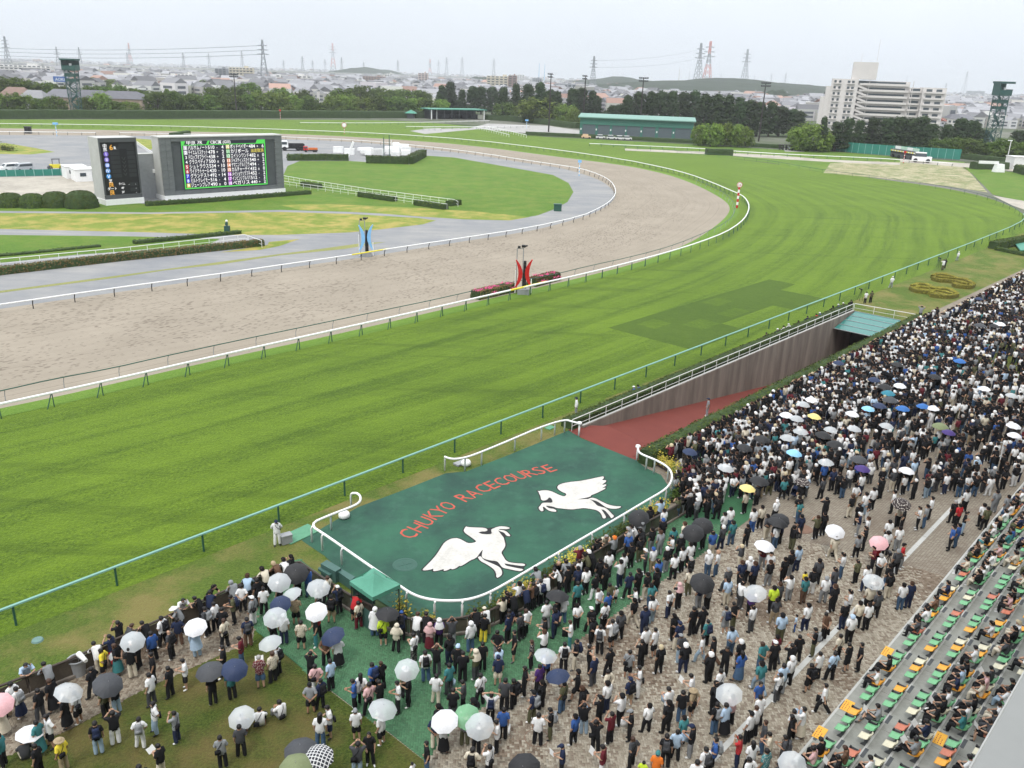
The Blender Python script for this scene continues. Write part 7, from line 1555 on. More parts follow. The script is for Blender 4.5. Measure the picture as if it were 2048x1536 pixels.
def face_mb(J):
    """nose, eyes, brows, mouth and ears placed on the head (slots: 0 skin, 1 dark, 2 lip)"""
    mb = MB(); h, t = Vector(J['hea']), Vector(J['top']); up = (t-h).normalized(); f = Vector((0, 1, 0)); f = (f-up*f.dot(up)).normalized(); x = f.cross(up).normalized(); c = h+up*.012; F = .098
    def P(a, b, d): return c+x*a+up*b+f*d
    mb.add([P(-.013, -.022, F-.006), P(.013, -.022, F-.006), P(0, .018, F-.004), P(0, -.018, F+.020)], [(0, 1, 3), (1, 2, 3), (2, 0, 3)], 0)
    for s in (-1, 1):
        mb.add([P(s*.030-.013, .012, F-.012), P(s*.030+.013, .012, F-.012), P(s*.030+.011, .022, F-.010), P(s*.030-.011, .022, F-.010)], [(0, 1, 2, 3)], 1); mb.add([P(s*.032-.016, .032, F-.014), P(s*.032+.016, .032, F-.014), P(s*.032+.014, .037, F-.013), P(s*.032-.014, .037, F-.013)], [(0, 1, 2, 3)], 1)
        mb.add([P(s*.078, -.02, -.005), P(s*.092, -.018, -.018), P(s*.094, .02, -.02), P(s*.079, .022, -.002)], [(0, 1, 2, 3), (3, 2, 1, 0)], 0)
    mb.add([P(-.02, -.045, F-.012), P(.02, -.045, F-.012), P(.018, -.037, F-.010), P(-.018, -.037, F-.010)], [(0, 1, 2, 3)], 2); return mb
BODY = {}
MT['lip'] = M('lips', (.38, .15, .12))
def make_proto(k):
    J = POSES[k]; sk = skin_body(J, 1); n = len(sk.vertices); co = np.zeros(n*3); sk.vertices.foreach_get('co', co); co = co.reshape(-1, 3); nr = np.zeros(n*3); sk.vertices.foreach_get('normal', nr); nr = nr.reshape(-1, 3)
    faces = [tuple(p.vertices) for p in sk.polygons]; fc = np.array([co[list(f)].mean(0) for f in faces]); reg, tt, rid = classify(fc, J); vreg, vt, _ = classify(co, J)
    mb = MB(); mb.add([tuple(p) for p in co], faces, 0)
    for i, g_ in enumerate(reg):
        if g_ == 'foot' or (g_ == 'shin' and tt[i] > .93): mb.m[i] = 3
    fm = face_mb(J); o = len(mb.v); mb.v += fm.v; mb.f += [tuple(i+o for i in f) for f in fm.f]; mb.m += fm.m
    for s in 'LR': hm = hand_mb(J, s); o = len(mb.v); mb.v += hm.v; mb.f += [tuple(i+o for i in f) for f in hm.f]; mb.m += hm.m
    R = {'body': mb.mesh('person', [MT['skin'], MT['hair'], MT['lip'], MT['black']], True), 'J': J, 'low': (co, faces, reg, tt)}
    def grow(sel, off, name):
        idx = sorted({i for f, s in zip(faces, sel) if s for i in f}); mp = {v: i for i, v in enumerate(idx)}; m = MB(); m.add([tuple(co[i]+nr[i]*off(i)) for i in idx], [tuple(mp[i] for i in f) for f, s in zip(faces, sel) if s]); return m
    z = fc[:, 2]; sit = k in 'qcC'
    zpel = J['pel'][2]
    belly = (reg == 'pelvis') | (reg == 'thigh') & (tt < .12) | ((reg == 'torso') & (rid == 0) & (tt < .25))
    tors = ((reg == 'torso') | (reg == 'pelvis') & (fc[:, 2] > zpel-.10))
    nk = ~((rid == 2) & (tt > .62))
    tors &= nk | (rid != 2)
    def offt(i): return .016+(.016 if vreg[i] in ('pelvis',) or (vreg[i] == 'torso' and co[i][2] < J['spi'][2]+.05) else 0)+(.012 if vreg[i] == 'uarm' and vt[i] > .45 else 0)
    def tm_(sel, nm): return grow(sel, offt, nm)
    R['top'] = {'T': tm_(tors | (reg == 'uarm') & (tt < .72), 't'), 'L': tm_(tors | (reg == 'uarm') | (reg == 'farm') & (tt < .88), 'l'), 'V': tm_(tors, 'v')}
    leg = (reg == 'thigh') | (reg == 'pelvis') | (reg == 'torso') & (rid == 0) & (tt < .2)
    def offb(i): return .012+(.022 if vreg[i] == 'shin' else .012 if vreg[i] == 'thigh' and vt[i] > .4 else 0)
    R['bot'] = {'T': grow(leg | (reg == 'shin') & (tt < .93), offb, 'b'), 'S': grow(leg & ~((reg == 'thigh') & (tt > .94)), lambda i: .014+(.03 if vreg[i] == 'thigh' and vt[i] > .5 else 0), 'sh')}
    sk_ = MB(); N = 16
    if not sit:
        prof = [(.150, .118, J['pel'][2]+.07), (.19, .16, .80), (.22, .19, .55), (.25, .22, .28)]; vs = []; fs = []
        for rx, ry, zz in prof:
            for q in range(N): a = 2*pi*q/N; w2 = 1+.06*(q % 2)*(1 if zz < .7 else 0); vs.append((rx*cos(a)*w2, ry*sin(a)*w2, zz))
        for r_ in range(3):
            for q in range(N): l = (q+1) % N; fs.append((r_*N+l, r_*N+q, (r_+1)*N+q, (r_+1)*N+l))
        sk_.add(vs, [f[::-1] for f in fs])
        R['bot']['K'] = sk_
    h, t = Vector(J['hea']), Vector(J['top']); up = (t-h).normalized(); f_ = Vector((0, 1, 0)); f_ = (f_-up*f_.dot(up)).normalized(); x_ = f_.cross(up)
    hd = {}
    def cap(rx, ry, rz, c0, front, low, seed=0, m=0, jit=.03, back=None):
        mb = MB(); r = random.Random(seed+hash(k) % 7 if 0 else seed); A, B = 7, 14; vs = []; fs = []
        for a in range(A+1):
            for b in range(B):
                th = 2*pi*b/B; fr = cos(th)          # 1 = front
                lo = low if fr < .35 else front; el = pi/2-(pi/2-lo)*a/A; q = 1+r.uniform(-jit, jit); p = c0+x_*(sin(th)*cos(el)*rx*q)+f_*(cos(th)*cos(el)*ry*q)+up*(sin(el)*rz*q); vs.append(p)
        for a in range(A):
            for b in range(B): l = (b+1) % B; fs.append((a*B+b, (a+1)*B+b, (a+1)*B+l, a*B+l))
        return mb.add(vs, fs, m)
    c0 = h+up*.035
    hd['k'] = cap(.102, .116, .112, c0-f_*.008, .52, -.50, 1)
    K_ = cap(.104, .118, .114, c0-f_*.008, .45, -.55, 2); pts = [c0-f_*.085+up*.0, c0-f_*.105-up*.12, c0-f_*.115-up*.25, c0-f_*.11-up*.36]
    vs = []; fs = []
    for p, wd in zip(pts, (.09, .105, .10, .07)):
        for a in (-1, -.5, 0, .5, 1): vs.append(p+x_*a*wd+f_*(.05*a*a)); 
        for a in (1, .5, 0, -.5, -1): vs.append(p+x_*a*wd*.9-f_*(.035-.03*a*a))
    for r_ in range(3):
        for q in range(10): l = (q+1) % 10; fs.append((r_*10+q, r_*10+l, (r_+1)*10+l, (r_+1)*10+q))
    fs.append(tuple(range(30, 40))); K_.add(vs, fs); hd['K'] = K_
    Cc = cap(.108, .122, .112, c0, .18, .10, 3, 0, .0); Cc.add([c0+x_*a+f_*b+up*cz for a, b, cz in ((-.075, .10, .025), (.075, .10, .025), (.055, .185, .005), (-.055, .185, .005), (-.075, .10, .035), (.075, .10, .035), (.055, .185, .013), (-.055, .185, .013))], [(0, 3, 2, 1), (4, 5, 6, 7), (2, 3, 7, 6), (1, 2, 6, 5), (3, 0, 4, 7)])
    b_ = cap(.101, .113, .09, c0-f_*.01-up*.01, .1, -.45, 4, 1); 
    hd['C'] = Cc; hd['Cu'] = b_
    Hh = cap(.112, .126, .112, c0, .16, .12, 5, 0, 0); vs = []; fs = []
    for rr, zz in ((.108, .03), (.19, -.015), (.19, -.02), (.11, .012)):
        for b in range(14): th = 2*pi*b/14; vs.append(c0+x_*sin(th)*rr+f_*cos(th)*rr*1.1+up*zz)
    for r_ in range(3):
        for b in range(14): l = (b+1) % 14; fs.append((r_*14+b, (r_+1)*14+b, (r_+1)*14+l, r_*14+l))
    Hh.add(vs, fs); hd['H'] = Hh
    hd['h'] = cap(.122, .135, .128, c0-f_*.02-up*.01, .30, -1.0, 6, 0, .02)
    N_ = cap(.128, .138, .128, c0-f_*.02, .35, -.9, 7, 0, .05); ch = Vector(J['che']); vs = []; fs = []
    for p, wd, dp in ((c0-up*.06-f_*.05, .13, .10), (Vector(J['nec'])-f_*.03, .17, .13), (ch-f_*.03, .23, .17), (ch-up*.12-f_*.05, .24, .18)):
        for b in range(10): th = pi*.5+2*pi*b/10; vs.append(p+x_*cos(th)*wd+f_*sin(th)*dp*(-1 if 0 else 1))
    for r_ in range(3):
        for b in range(10): l = (b+1) % 10; fs.append((r_*10+b, (r_+1)*10+b, (r_+1)*10+l, r_*10+l))
    N_.add(vs, fs); hd['N'] = N_
    R['head'] = hd
    che = Vector(J['che']); spi = Vector(J['spi']); bu = (che-spi).normalized(); bf = Vector((0, 1, 0)); bf = (bf-bu*bf.dot(bu)).normalized()
    bp = MB(); c = (che+spi)/2-bf*.185; X = Vector((1, 0, 0))
    vs = [c+X*a*.145*(.85 if cz > 0 else 1)+bf*b*(.07 if cz <= 0 else .055)+bu*cz for cz in (-.21, -.10, .12, .22) for a, b in ((-1, -1), (1, -1), (1, 1), (-1, 1))]; bp.add(vs, [f for r_ in range(3) for f in [(r_*4+q, r_*4+(q+1) % 4, r_*4+4+(q+1) % 4, r_*4+4+q) for q in range(4)]]+[(3, 2, 1, 0), (12, 13, 14, 15)])
    bp.box(tuple(c-bf*.085-bu*.08), (.2, .05, .16))
    for s in (-1, 1): bp.tube([c+X*s*.09+bu*.2+bf*.05, che+X*s*.10+bu*.135+bf*.01, che+X*s*.115+bf*.135+bu*.02, spi+X*s*.135+bf*.10, c+X*s*.12-bu*.18+bf*.06], .018, 4)
    R['pack'] = bp
    st_ = MB(); st_.tube([che+X*.10+bu*.14, che+X*.0+bf*.137-bu*.02, spi-X*.14+bf*.10, spi-X*.175-bu*.12, spi-X*.13-bf*.125, che+X*.0-bf*.135, che+X*.10+bu*.14-bf*.03], .014, 4, closed=False); cc = spi-X*.13-bf*.16-bu*.10; st_.box(tuple(cc), (.22, .09, .17)); R['strap'] = st_
    tb = MB(); w_ = Vector(J['wrR']); tb.box(tuple(w_+Vector((.03, 0, -.34))), (.08, .30, .34)); tb.tube([w_+Vector((.03, -.08, -.17)), w_+Vector((.01, -.02, -.03)), w_+Vector((.01, .04, -.03)), w_+Vector((.03, .09, -.17))], .008, 4); R['tote'] = tb
    pp = MB(); mid = (Vector(J['wrL'])+Vector(J['wrR']))/2+Vector((0, .12, .03)); pp.add([mid+Vector((-.17, -.02, -.02)), mid+Vector((0, -.03, -.05)), mid+Vector((.17, -.02, -.02)), mid+Vector((.17, .16, .16)), mid+Vector((0, .15, .13)), mid+Vector((-.17, .16, .16))], [(0, 1, 4, 5), (1, 2, 3, 4)]); pp.add([Vector(v)+Vector((0, -.004, .004)) for v in pp.v[:6]], [(5, 4, 1, 0), (4, 3, 2, 1)]); R['paper'] = pp
    ph = MB(); ph.box(tuple(Vector(J['wrR'])+Vector((-.03, .10, .05))), (.075, .012, .15)); R['phone'] = ph
    rb = MB(); rb.add([], []); 
    if not sit:
        vs = []; fs = []
        for rx, ry, zz in ((.17, .14, J['che'][2]+.03), (.22, .185, 1.1), (.25, .22, .85), (.29, .26, .55)):
            for q in range(12): a = 2*pi*q/12; vs.append((rx*cos(a), ry*sin(a)+(J['che'][1] if zz > 1 else J['che'][1]*.3), zz))
        for r_ in range(3):
            for q in range(12): l = (q+1) % 12; fs.append((r_*12+q, r_*12+l, (r_+1)*12+l, (r_+1)*12+q))
        rb.add(vs, fs)
        m = MB(); m.v = list(R['top']['L'].v); m.f = list(R['top']['L'].f); m.m = list(R['top']['L'].m); m.add(rb.v, rb.f); R['top']['R'] = m
    return R
PR = {k: make_proto(k) for k in POSES}
CLO = {'w': ('white', (.70, .70, .70)), 'k': ('black', (.016, .016, .018)), 'g': ('grey', (.24, .25, .26)), 'd': ('charcoal', (.06, .062, .068)), 'n': ('navy', (.022, .030, .065)), 'b': ('blue', (.04, .10, .30)), 'l': ('pale blue', (.40, .52, .66)), 'c': ('cream', (.60, .54, .43)), 't': ('khaki', (.36, .28, .18)), 'o': ('olive', (.10, .10, .055)), 'y': ('yellow', (.75, .60, .06)), 'r': ('red', (.45, .03, .035)), 'm': ('maroon', (.12, .02, .028)), 'p': ('pink', (.60, .38, .38)), 'v': ('purple', (.07, .03, .14)), 'e': ('teal', (.05, .19, .20)), 'a': ('lime', (.52, .68, .05)), 'u': ('brown', (.13, .075, .05)), 'j': ('denim blue', (.06, .11, .19)), 'i': ('light denim', (.28, .37, .46)), 's': ('orange', (.70, .18, .03))}
def cloth(c, pat=False):
    nm = 'cloth_'+CLO[c][0].replace(' ', '_')+('_print' if pat else '')
    if nm in _mc: return _mc[nm]
    if not pat: return M(nm, CLO[c][1], .85, .10, 9, .35, spec=.1, bscale=14, dist=.02)
    t = NT(nm); co_ = t.coord('Object'); v = t.n('TexVoronoi', {'Scale': 22.0}); t.t.links.new(co_, v.inputs['Vector']); k = CLO[c][1]; t.fin(t.mix(t.ramp(v.outputs['Distance'], .25, .4), mul3(k, .25) if max(k) > .3 else (.6, .55, .5), k), .85); _mc[nm] = t.m; return t.m
HAIRN = {'k': 'hair', 'K': 'hair', 'u': 'hair_brown', 'm': 'hair_brown', 'g': 'hair_grey'}
_pm = {}
def pmesh(pk, what, sub, mats):
    key = (pk, what, sub, tuple(m.name for m in mats))
    if key not in _pm:
        R = PR[pk]; mb = R[what][sub] if sub else R[what]; _pm[key] = mb.mesh({'top': 'shirt', 'bot': 'trousers', 'head': 'hair'}.get(what, what), mats, True)
    return _pm[key]
_bm = {}
def body_mesh(pk, sk, shoe):
    key = (pk, sk, shoe)
    if key not in _bm:
        me = PR[pk]['body'].copy(); me.materials[0] = MT[sk]; me.materials[3] = MT[shoe]; _bm[key] = me
    return _bm[key]
TOPN = {'T': 'T-shirt', 'L': 'long-sleeved top', 'V': 'sleeveless top', 'R': 'raincoat'}; BOTN = {'T': 'trousers', 'S': 'shorts', 'K': 'long skirt'}
HEADN = {'B': 'bald', 'K': 'long hair', 'H': 'straw hat', 'C': 'cap', 'h': 'hood up', 'N': 'towel on head', 'g': 'grey hair', 'u': 'brown hair'}
PSN = {'r': 'arms raised', 'R': 'hands on head', 'w': 'walking', 'q': 'sitting on the grass', 'p': 'looking at phone', 'a': 'leaning on the fence'}
pr_ = random.Random(99)
def person(loc, rz, top, bot, head, pk, extra='', scale=1.0):
    pat = top[1:2] == 'P'; tk = top[1] if top[1:2] in ('L', 'V', 'R') else 'T'; bk = bot[1] if bot[1] in PR[pk]['bot'] else 'T'; sit = pk in 'qcC'
    if tk == 'R' and sit: tk = 'L'
    if pk in 'sS': pk = pr_.choice('sSyz' if pk == 'S' else 'ssSyz')
    hk = head[0]; shoe = pr_.choice(('black', 'black', 'white', 'white', 'dgrey')); skn = pr_.choice(('skin', 'skin', 'skin2'))
    o = link('person', body_mesh(pk, skn, shoe), None, loc); o.rotation_euler = (pr_.gauss(0, .022), pr_.gauss(0, .022), rz) if not sit else (0, 0, rz)
    w_ = pr_.uniform(.97, 1.1); h = scale*pr_.uniform(.965, 1.03); o.scale = (h*w_, h*w_, h)
    link('shirt' if tk != 'R' else 'raincoat', pmesh(pk, 'top', tk, [cloth(top[0], pat)]), o)
    b = link({'T': 'trousers', 'S': 'shorts', 'K': 'skirt'}[bk], pmesh(pk, 'bot', bk, [cloth(bot[0], bot[-1] == 'P')]), o)
    if hk in HAIRN: link('hair', pmesh(pk, 'head', 'K' if hk == 'K' else 'k', [MT[HAIRN[hk]]]), o)
    elif hk == 'B': pass
    else:
        hc = cloth(head[1]) if len(head) > 1 else {'H': cloth('t'), 'C': cloth('k'), 'h': cloth(top[0]), 'N': cloth('c')}[hk]
        link({'H': 'hat', 'C': 'cap', 'h': 'hood', 'N': 'towel'}[hk], pmesh(pk, 'head', hk, [hc]), o)
        if hk in 'CH': link('hair', pmesh(pk, 'head', 'Cu', [MT['hair'], MT['hair']]), o)
    if 'b' in extra: link('backpack', pmesh(pk, 'pack', '', [cloth(pr_.choice('kkkdgn'))]), o)
    if 'm' in extra: link('shoulder_bag', pmesh(pk, 'strap', '', [cloth('k')]), o)
    return o
# ------------------------------------------------------------------ who stands where (read off the photograph tile by tile)
DATA = {(0, 1236, 5.12): """75 1040 k kT k s NW;150 1000 w tT k s NW;230 1025 w nK k s NW b;320 770 l kT k a NW;500 760 gL kT k a NW;430 1045 k dT k S NW;570 960 k kK u s NW t;700 1130 k kK K u NW Uc@715,715;820 1085 w kS k s NW m;540 1330 w kS k S W;270 1455 d cT k q N Uw@300,1135;430 1400 e eK k s NW;430 1640 k kT k s NW;670 1570 y tT H s NW m;50 1530 e kT k s NW;15 1080 c cK k u NW Up@-10,860;1020 1400 k iT k s N b;1190 1300 k wT k r N;1450 1345 w wT k s N b;1600 1190 w iT k S W m;1820 1280 g nT k r NW m;1660 1640 k cT k p NW n;1490 1860 k kT k s N;1570 900 w dT k s NW;1760 815 k kT k S NW;1910 730 w kS k p W;1590 680 k kT k S W;1080 1000 o kT k u NW Ud@1110,650;1200 985 k iT K s NW;970 820 k kT k s NW;1080 620 y kS k s NW m;1010 540 wL cT k a NW;1140 470 n rT k r NW;1220 585 k eK u s NW n;1370 615 k cT k s N;1470 420 k kT k u NW Uc@1355,215;1250 360 k kT k r NW;1395 330 d kT u a NW;1520 320 k kT k a NW;1590 450 bL kT k s NW;1770 425 d kT B S NW b;1690 290 w kT k s NW b""",
(350, 1236, 5.12): """395 895 k kT k u N Ud@345,500;590 835 e kT k u N Un@612,500;235 400 lR iT k u N Uw@200,65;510 600 k kT k s W;690 490 m jT k p W;530 320 c kT u s NW m;1080 595 w kT k u NW b Uc@960,215;1005 665 cP kT u s NW;885 725 mP jS g p N n;1100 1030 w gT k q NW m;875 1110 w kT k q N m;690 1130 k jT k q N Uc@670,995;500 1540 g kT k x N m;690 1430 d kT k S N;1390 985 g kS Ck s N;1450 780 p wT k S N m;1400 660 k kT k r N;1500 945 n kT k s NW b;1600 745 l kT k S NW;1550 500 u kT u s N;1680 505 w kK k u N Un@1595,150;1300 330 cP kS k s N;1450 285 k eT k S W;1590 1225 w nS k p W m;1490 1330 w jT K s N;1290 1740 k kT k u N Ud@1280,1300;1460 1800 k kT k u N Uq@1445,1390;1250 1900 k kT k u N Uo@1235,1480;1865 1250 w kS Cg s N;1860 1640 d iT k r N m""",
(700, 1236, 5.12): """210 1505 k kT k s S;120 890 w kT K s N;60 940 b kT k p W b;200 1000 p kT k s NW m;250 780 b kT k s NW b;330 750 k kT u S NW;310 950 k kT k p NW;330 1300 w kS k u NW Uc@345,890;540 720 u kT Hw u N Uc@580,505;490 975 w kT k p W m;600 910 k kT k p W;780 655 w jT k s N b;890 585 k dT u r N;880 895 w cT k S N t;1010 780 e dT k s NW t;1050 1060 k dT k p N;1160 960 d kT k p W;955 1390 w kK k u N Uw@960,1020;880 1345 n cT k s N;1170 1300 g oT k u N Ug@1195,985;1265 1340 k kT k u N Uc@1325,1080;1500 1375 w kT k p W;1560 1250 b kT k s N t;1255 1680 c kT k s N b;1420 1640 w kT k r NW m;790 1600 k jT k S W;640 1690 w wS k s NW i;1780 1830 k kT k u N Uk@1770,1520;1430 1070 w kT k R N b;1580 950 d kT k s N;1670 930 k kT k S NW b;1780 800 k kT k S W;1340 905 w kT k S NW m;1510 695 n cS Cn s N;1150 660 kL kT k p N;1100 580 k kT Cl s N;1285 630 oL dT N r NW;1355 545 k kT k s N;1230 345 wL jT hw s NW;1510 430 k gT k S N;1680 440 k kS k S W;1850 520 kP kT u s W;1920 780 v kT k s NW""",
(1050, 1236, 5.12): """215 520 b kT g u S Uc@220,345;195 290 k kT k p W;455 320 w eT u p W t;390 545 w kT k s N b;505 515 k cT k S W b;395 995 o jT k u NW m Un@330,550;655 580 kV kT k r E;690 695 n dT B s NW;760 380 w kT k S N b;880 315 w kS k r NW b;850 610 k kT k S NW;530 845 kL kS h w W;830 835 cL kT k S NW m;1040 630 g kS k s N m;1180 520 k kT k r NW;1245 400 w kT k s NW;1285 405 w kS k s NW;1150 815 w wT k p W m;1060 915 n tS Cn s NW b;255 1245 k oT k p W b;70 1065 n oT Ck s NW b;130 1315 w kT k s N;370 1640 n kT Cn p W n;600 1195 k iT k r N t;750 1100 k kT Ck r NW;720 1380 k kT k r N m;860 1295 m kT k r NW;780 1640 m wT k p W n;1085 1540 d kT u S NW m;1060 1255 k kT Cg p W t;1445 1035 w dT k p NW t;1590 1075 k jT k S N;1690 880 w kT k p W n;1700 1025 t kS H S NW m;1575 465 d iT Cg s NW;1550 330 n cT Cn s NW;1790 465 w iT k w W;1840 300 e kT k s NW b;1910 485 k uT k w W;1320 1700 s kT Ce s N;1430 1540 k kT k s N b;1535 1470 l kT k S N;1680 1425 k gT Cn p W t;1910 1560 b kT k S W b;1820 1660 w kT k s NW b;1190 1690 a kS k s N i;1730 1800 w kT k s N""",
(1400, 1236, 5.12): """175 845 w kT k S NW m;240 580 k kT k s S;380 655 b jK K s NW;300 1110 p kT u u NW Uc@295,745;140 1195 k jT k s NW b;240 1215 l kK k s NW;605 550 e jT u S NW;735 545 k kT Cw s NW;905 570 k oT k r NW m;985 460 k kT k s NW;1145 395 k oT k p W b;1260 240 u kT k s NW t;775 865 w dT k r NW m;815 790 l gT k s NW;560 960 b cT k S SE;1095 765 k kS k s NW b;1190 640 w kT k s NW;1325 650 l kT k S NW m;1240 985 w kT k w W t;1390 460 c kT k s NW m;1490 550 k kS k p NW;1610 545 k kT k S W;1520 260 w kT Cl s NW m;1600 270 w kT u R NW;985 1240 w cK k r W t;950 1250 w kT k s NW;900 1320 k kT k S W;810 1530 d kT k p W b;470 1290 w kT Ck s NW;545 1230 w kT u s NW;590 1120 w kT k s NW;620 1385 d jT u S W;680 1500 c kT k p W;370 1530 rP nT k r W;500 1600 w kT K s NW;480 1760 w kT k s NW m;630 1690 eP kT k s NW;900 1790 u kT u u NW Uc@950,1475""",
(300, 1050, 5.12): """1490 570 k kT k r NW;1395 600 w kT k a NW m;1300 640 u kT Ht a NW;1160 700 c kT k a NW m;1010 770 lL kT u a NW;870 850 gR kT h a NW;950 900 w kT k s N;1120 840 k kT k s NW;690 890 k kT k a NW;610 950 n kT k a NW;495 1000 k kT k a NW;370 1030 w kT k a NW m;240 1110 g kT Hw a NW;310 1240 n uT k S N;600 1145 d kT k s NW b;690 1080 w kT k S NW;870 1010 o kT k p W b;1060 1030 gL wT Cw S NW m;1175 930 w kT k s N;1330 770 k kT k u NW Uc@1325,560;1500 1025 tP kS k u N Uc@1430,675;1560 690 k kT k u NW Uk@1490,465;1345 960 k kT k u N Un@1325,790;1290 1200 k kT hk u N Uc@1270,920;1365 1225 w nT Cw S N;760 1160 k kT k p N;1010 1250 n uT k s N b;1630 735 bP jS k r NW;1740 930 w kT k u NW m Uc@1725,615;1865 800 c kT u s NW m;1865 1010 k tS Ck s N b;1750 1045 r kT Cr u N Uw@1695,865""",
(650, 1100, 5.12): """150 655 n kT Cw r NW b;255 765 r kS k a NW;355 805 c mT k s NW m;510 885 wR jT hw s N t;600 985 aL kS ha u N m Uk@640,610;730 1060 cL kT N S N;780 960 n kT Cb a N b;935 960 w dT u a N;910 1150 w kTP k p NW m;1050 930 k kT k a N;1070 1035 pP mK Np s N;1165 990 v kT Nw s N n;1300 995 d gT k r N;1560 930 k kT k a N;1615 950 k yT k p N;1700 910 w tT Cc a NW;1870 930 n kT k S NW""",
(1000, 1000, 5.12): """150 1250 k kT k a NW;240 1150 n kT k a NW;330 1120 u kT k r NW b;400 1080 w kT k r NW b;470 1060 w kT k a NW;530 960 w kT k a NW;600 900 k kT B a NW;690 960 k kT Ck s NW;800 960 n kT K s NW t;855 970 w kT k s NW;575 1325 k dT k u NW Uk@595,935;640 1275 w jT k s NW;785 1125 e kT k S NW;475 1330 w gT k S NW;215 1440 d kT k p NW m;260 1400 w kT u s NW;80 1430 n kT k s NW;1010 870 k kT k s NW b;965 1030 k wT k s NW;1070 930 k kT k s NW;1170 1065 w kS k s NW i;1115 1125 o kT k S NW;915 1385 k kT Cw w NW b;1050 1340 w kT k s NW m;1085 1220 b kT k s NW;1000 1180 w kT u s NW;1300 1025 n kT k S NW;1400 980 k kT k s NW;1375 1185 w kT k p W m;1490 1020 k cS k S NW;1585 975 k kT k s NW b;1250 815 w oS k S NW;1330 700 k kT k s NW;1300 600 b kT g s NW;1410 480 gR kT hg r NW;1280 510 g kT h a NW;1350 480 w kT k a NW;1155 630 g kT Ns r NW;1075 600 cL kT h a NW;1000 640 k kT k a NW;830 790 o kT k a NW;890 740 k kT k a NW;950 780 k kT Cw a NW;1100 800 w dT k s NW b;1440 400 k kT k u NW Uk@1420,155;1660 340 w dT k S NW;1630 240 l kT k r NW;1530 330 k kT k s NW;1625 570 gL gK u s NW;1540 540 k gT k s NW b;1650 440 k kT Cb s NW;1745 620 wL kT k p W b;1690 745 k gT Cw s NW b;1545 750 w tT Cb s NW;1480 760 d kT Cw p W;1830 610 k kT Cg S NW;1850 745 w kS k s NW b;1930 700 w kT k S NW;1420 640 k oT k s NW b;1815 1125 k kT Np r NW;1715 1210 w nT k S NW m;1920 980 c oS k s NW b;1990 1390 k kT k s NW""",
(1350, 1000, 5.12): """375 410 k kT k u NW Uk@285,235;250 490 k kT k u NW Uk@185,310;485 375 w kT k x NW m;545 320 w jT k s NW;570 465 e jT k S NW m;780 335 w bS k s NW;865 300 c kT k S NW m;415 780 wV jT B S W;325 785 w jT Cw p NW;1065 455 n kT k u NW Uk@1070,185;1005 490 k dK u s NW;1185 515 k oT k r NE;880 690 m gS k u S Uw@930,435;950 800 w cT k s S;945 885 k gT u S NW;660 890 n kT u s NW;740 850 w kS Cw s NW m;790 900 n kT u s NW;1095 855 k kT k s NW b;1160 785 k gT K s NW;1235 735 l nT k S NW;1440 870 d kT k s NW;1430 405 o kT u r NW;1500 370 k kT k s NW;1605 615 c cK u w NW;1690 510 w kT u u W Uw@1650,295;1690 805 w jT k p W;1310 900 y bS k s NW i;1385 970 k wS k S NW;1300 1065 e uK k s NW;1510 1060 w gT Cg S NW m;1605 965 d nS k p NW;515 1080 l cT k s NW b;655 1110 w dT k p NE;755 1205 v kT k u NE Uc@820,920;980 1160 a kT k s NW m;1040 1120 d kT u s NW m;505 1375 g gS k s NW b;590 1330 k oT k S NW;220 1390 k kT k s NW;240 1115 n gT k u NW Uk@290,820;310 1130 g kT k s NW;1220 1350 l bS k s W i;1325 1345 w nS k S NW;1700 1330 kL nT h s NW;1760 1200 w kT k p W n""",
(1700, 980, 5.885): """80 545 n gT Cw p W m;150 300 w iT K S NW;240 240 w kT k s NW;190 380 k wT k S W;170 600 w kT u s W;150 715 k kT k p W;545 440 c kT u u NW Uf@620,135;600 480 k kT K S W;480 275 w kS k s W b;780 470 wL kT k p W;860 450 g jT k s W;920 350 w kS k s W t;300 870 r kT k u NW Up@345,595;420 640 w kT k s NW;400 775 wV kS k s NW;540 720 w gT k s NW;580 925 r gT k S E b;245 960 m kT k p W b;515 1000 d kT Cg S NW;160 1200 w nT k S NW;260 1400 w kT B u W Uc@285,1045;425 1285 k cT k s NW t;190 1440 c kT k s NW b;285 1515 d kT k S NW;575 1415 w jT k s NW m;670 1395 n nK u s NW;90 1640 c kT k s NW;150 1650 w kT k s NW b;1165 705 b kT k S W m;1230 680 b jT k s W;1190 395 k kT g S NW;1330 260 w kT k s NW;1240 440 r kT k s NW;1310 525 k iT K p E;1560 470 o kT k S NW;1530 440 w kT k s NW;1680 270 g gT k s NW;1810 330 g gS k s NW"""}
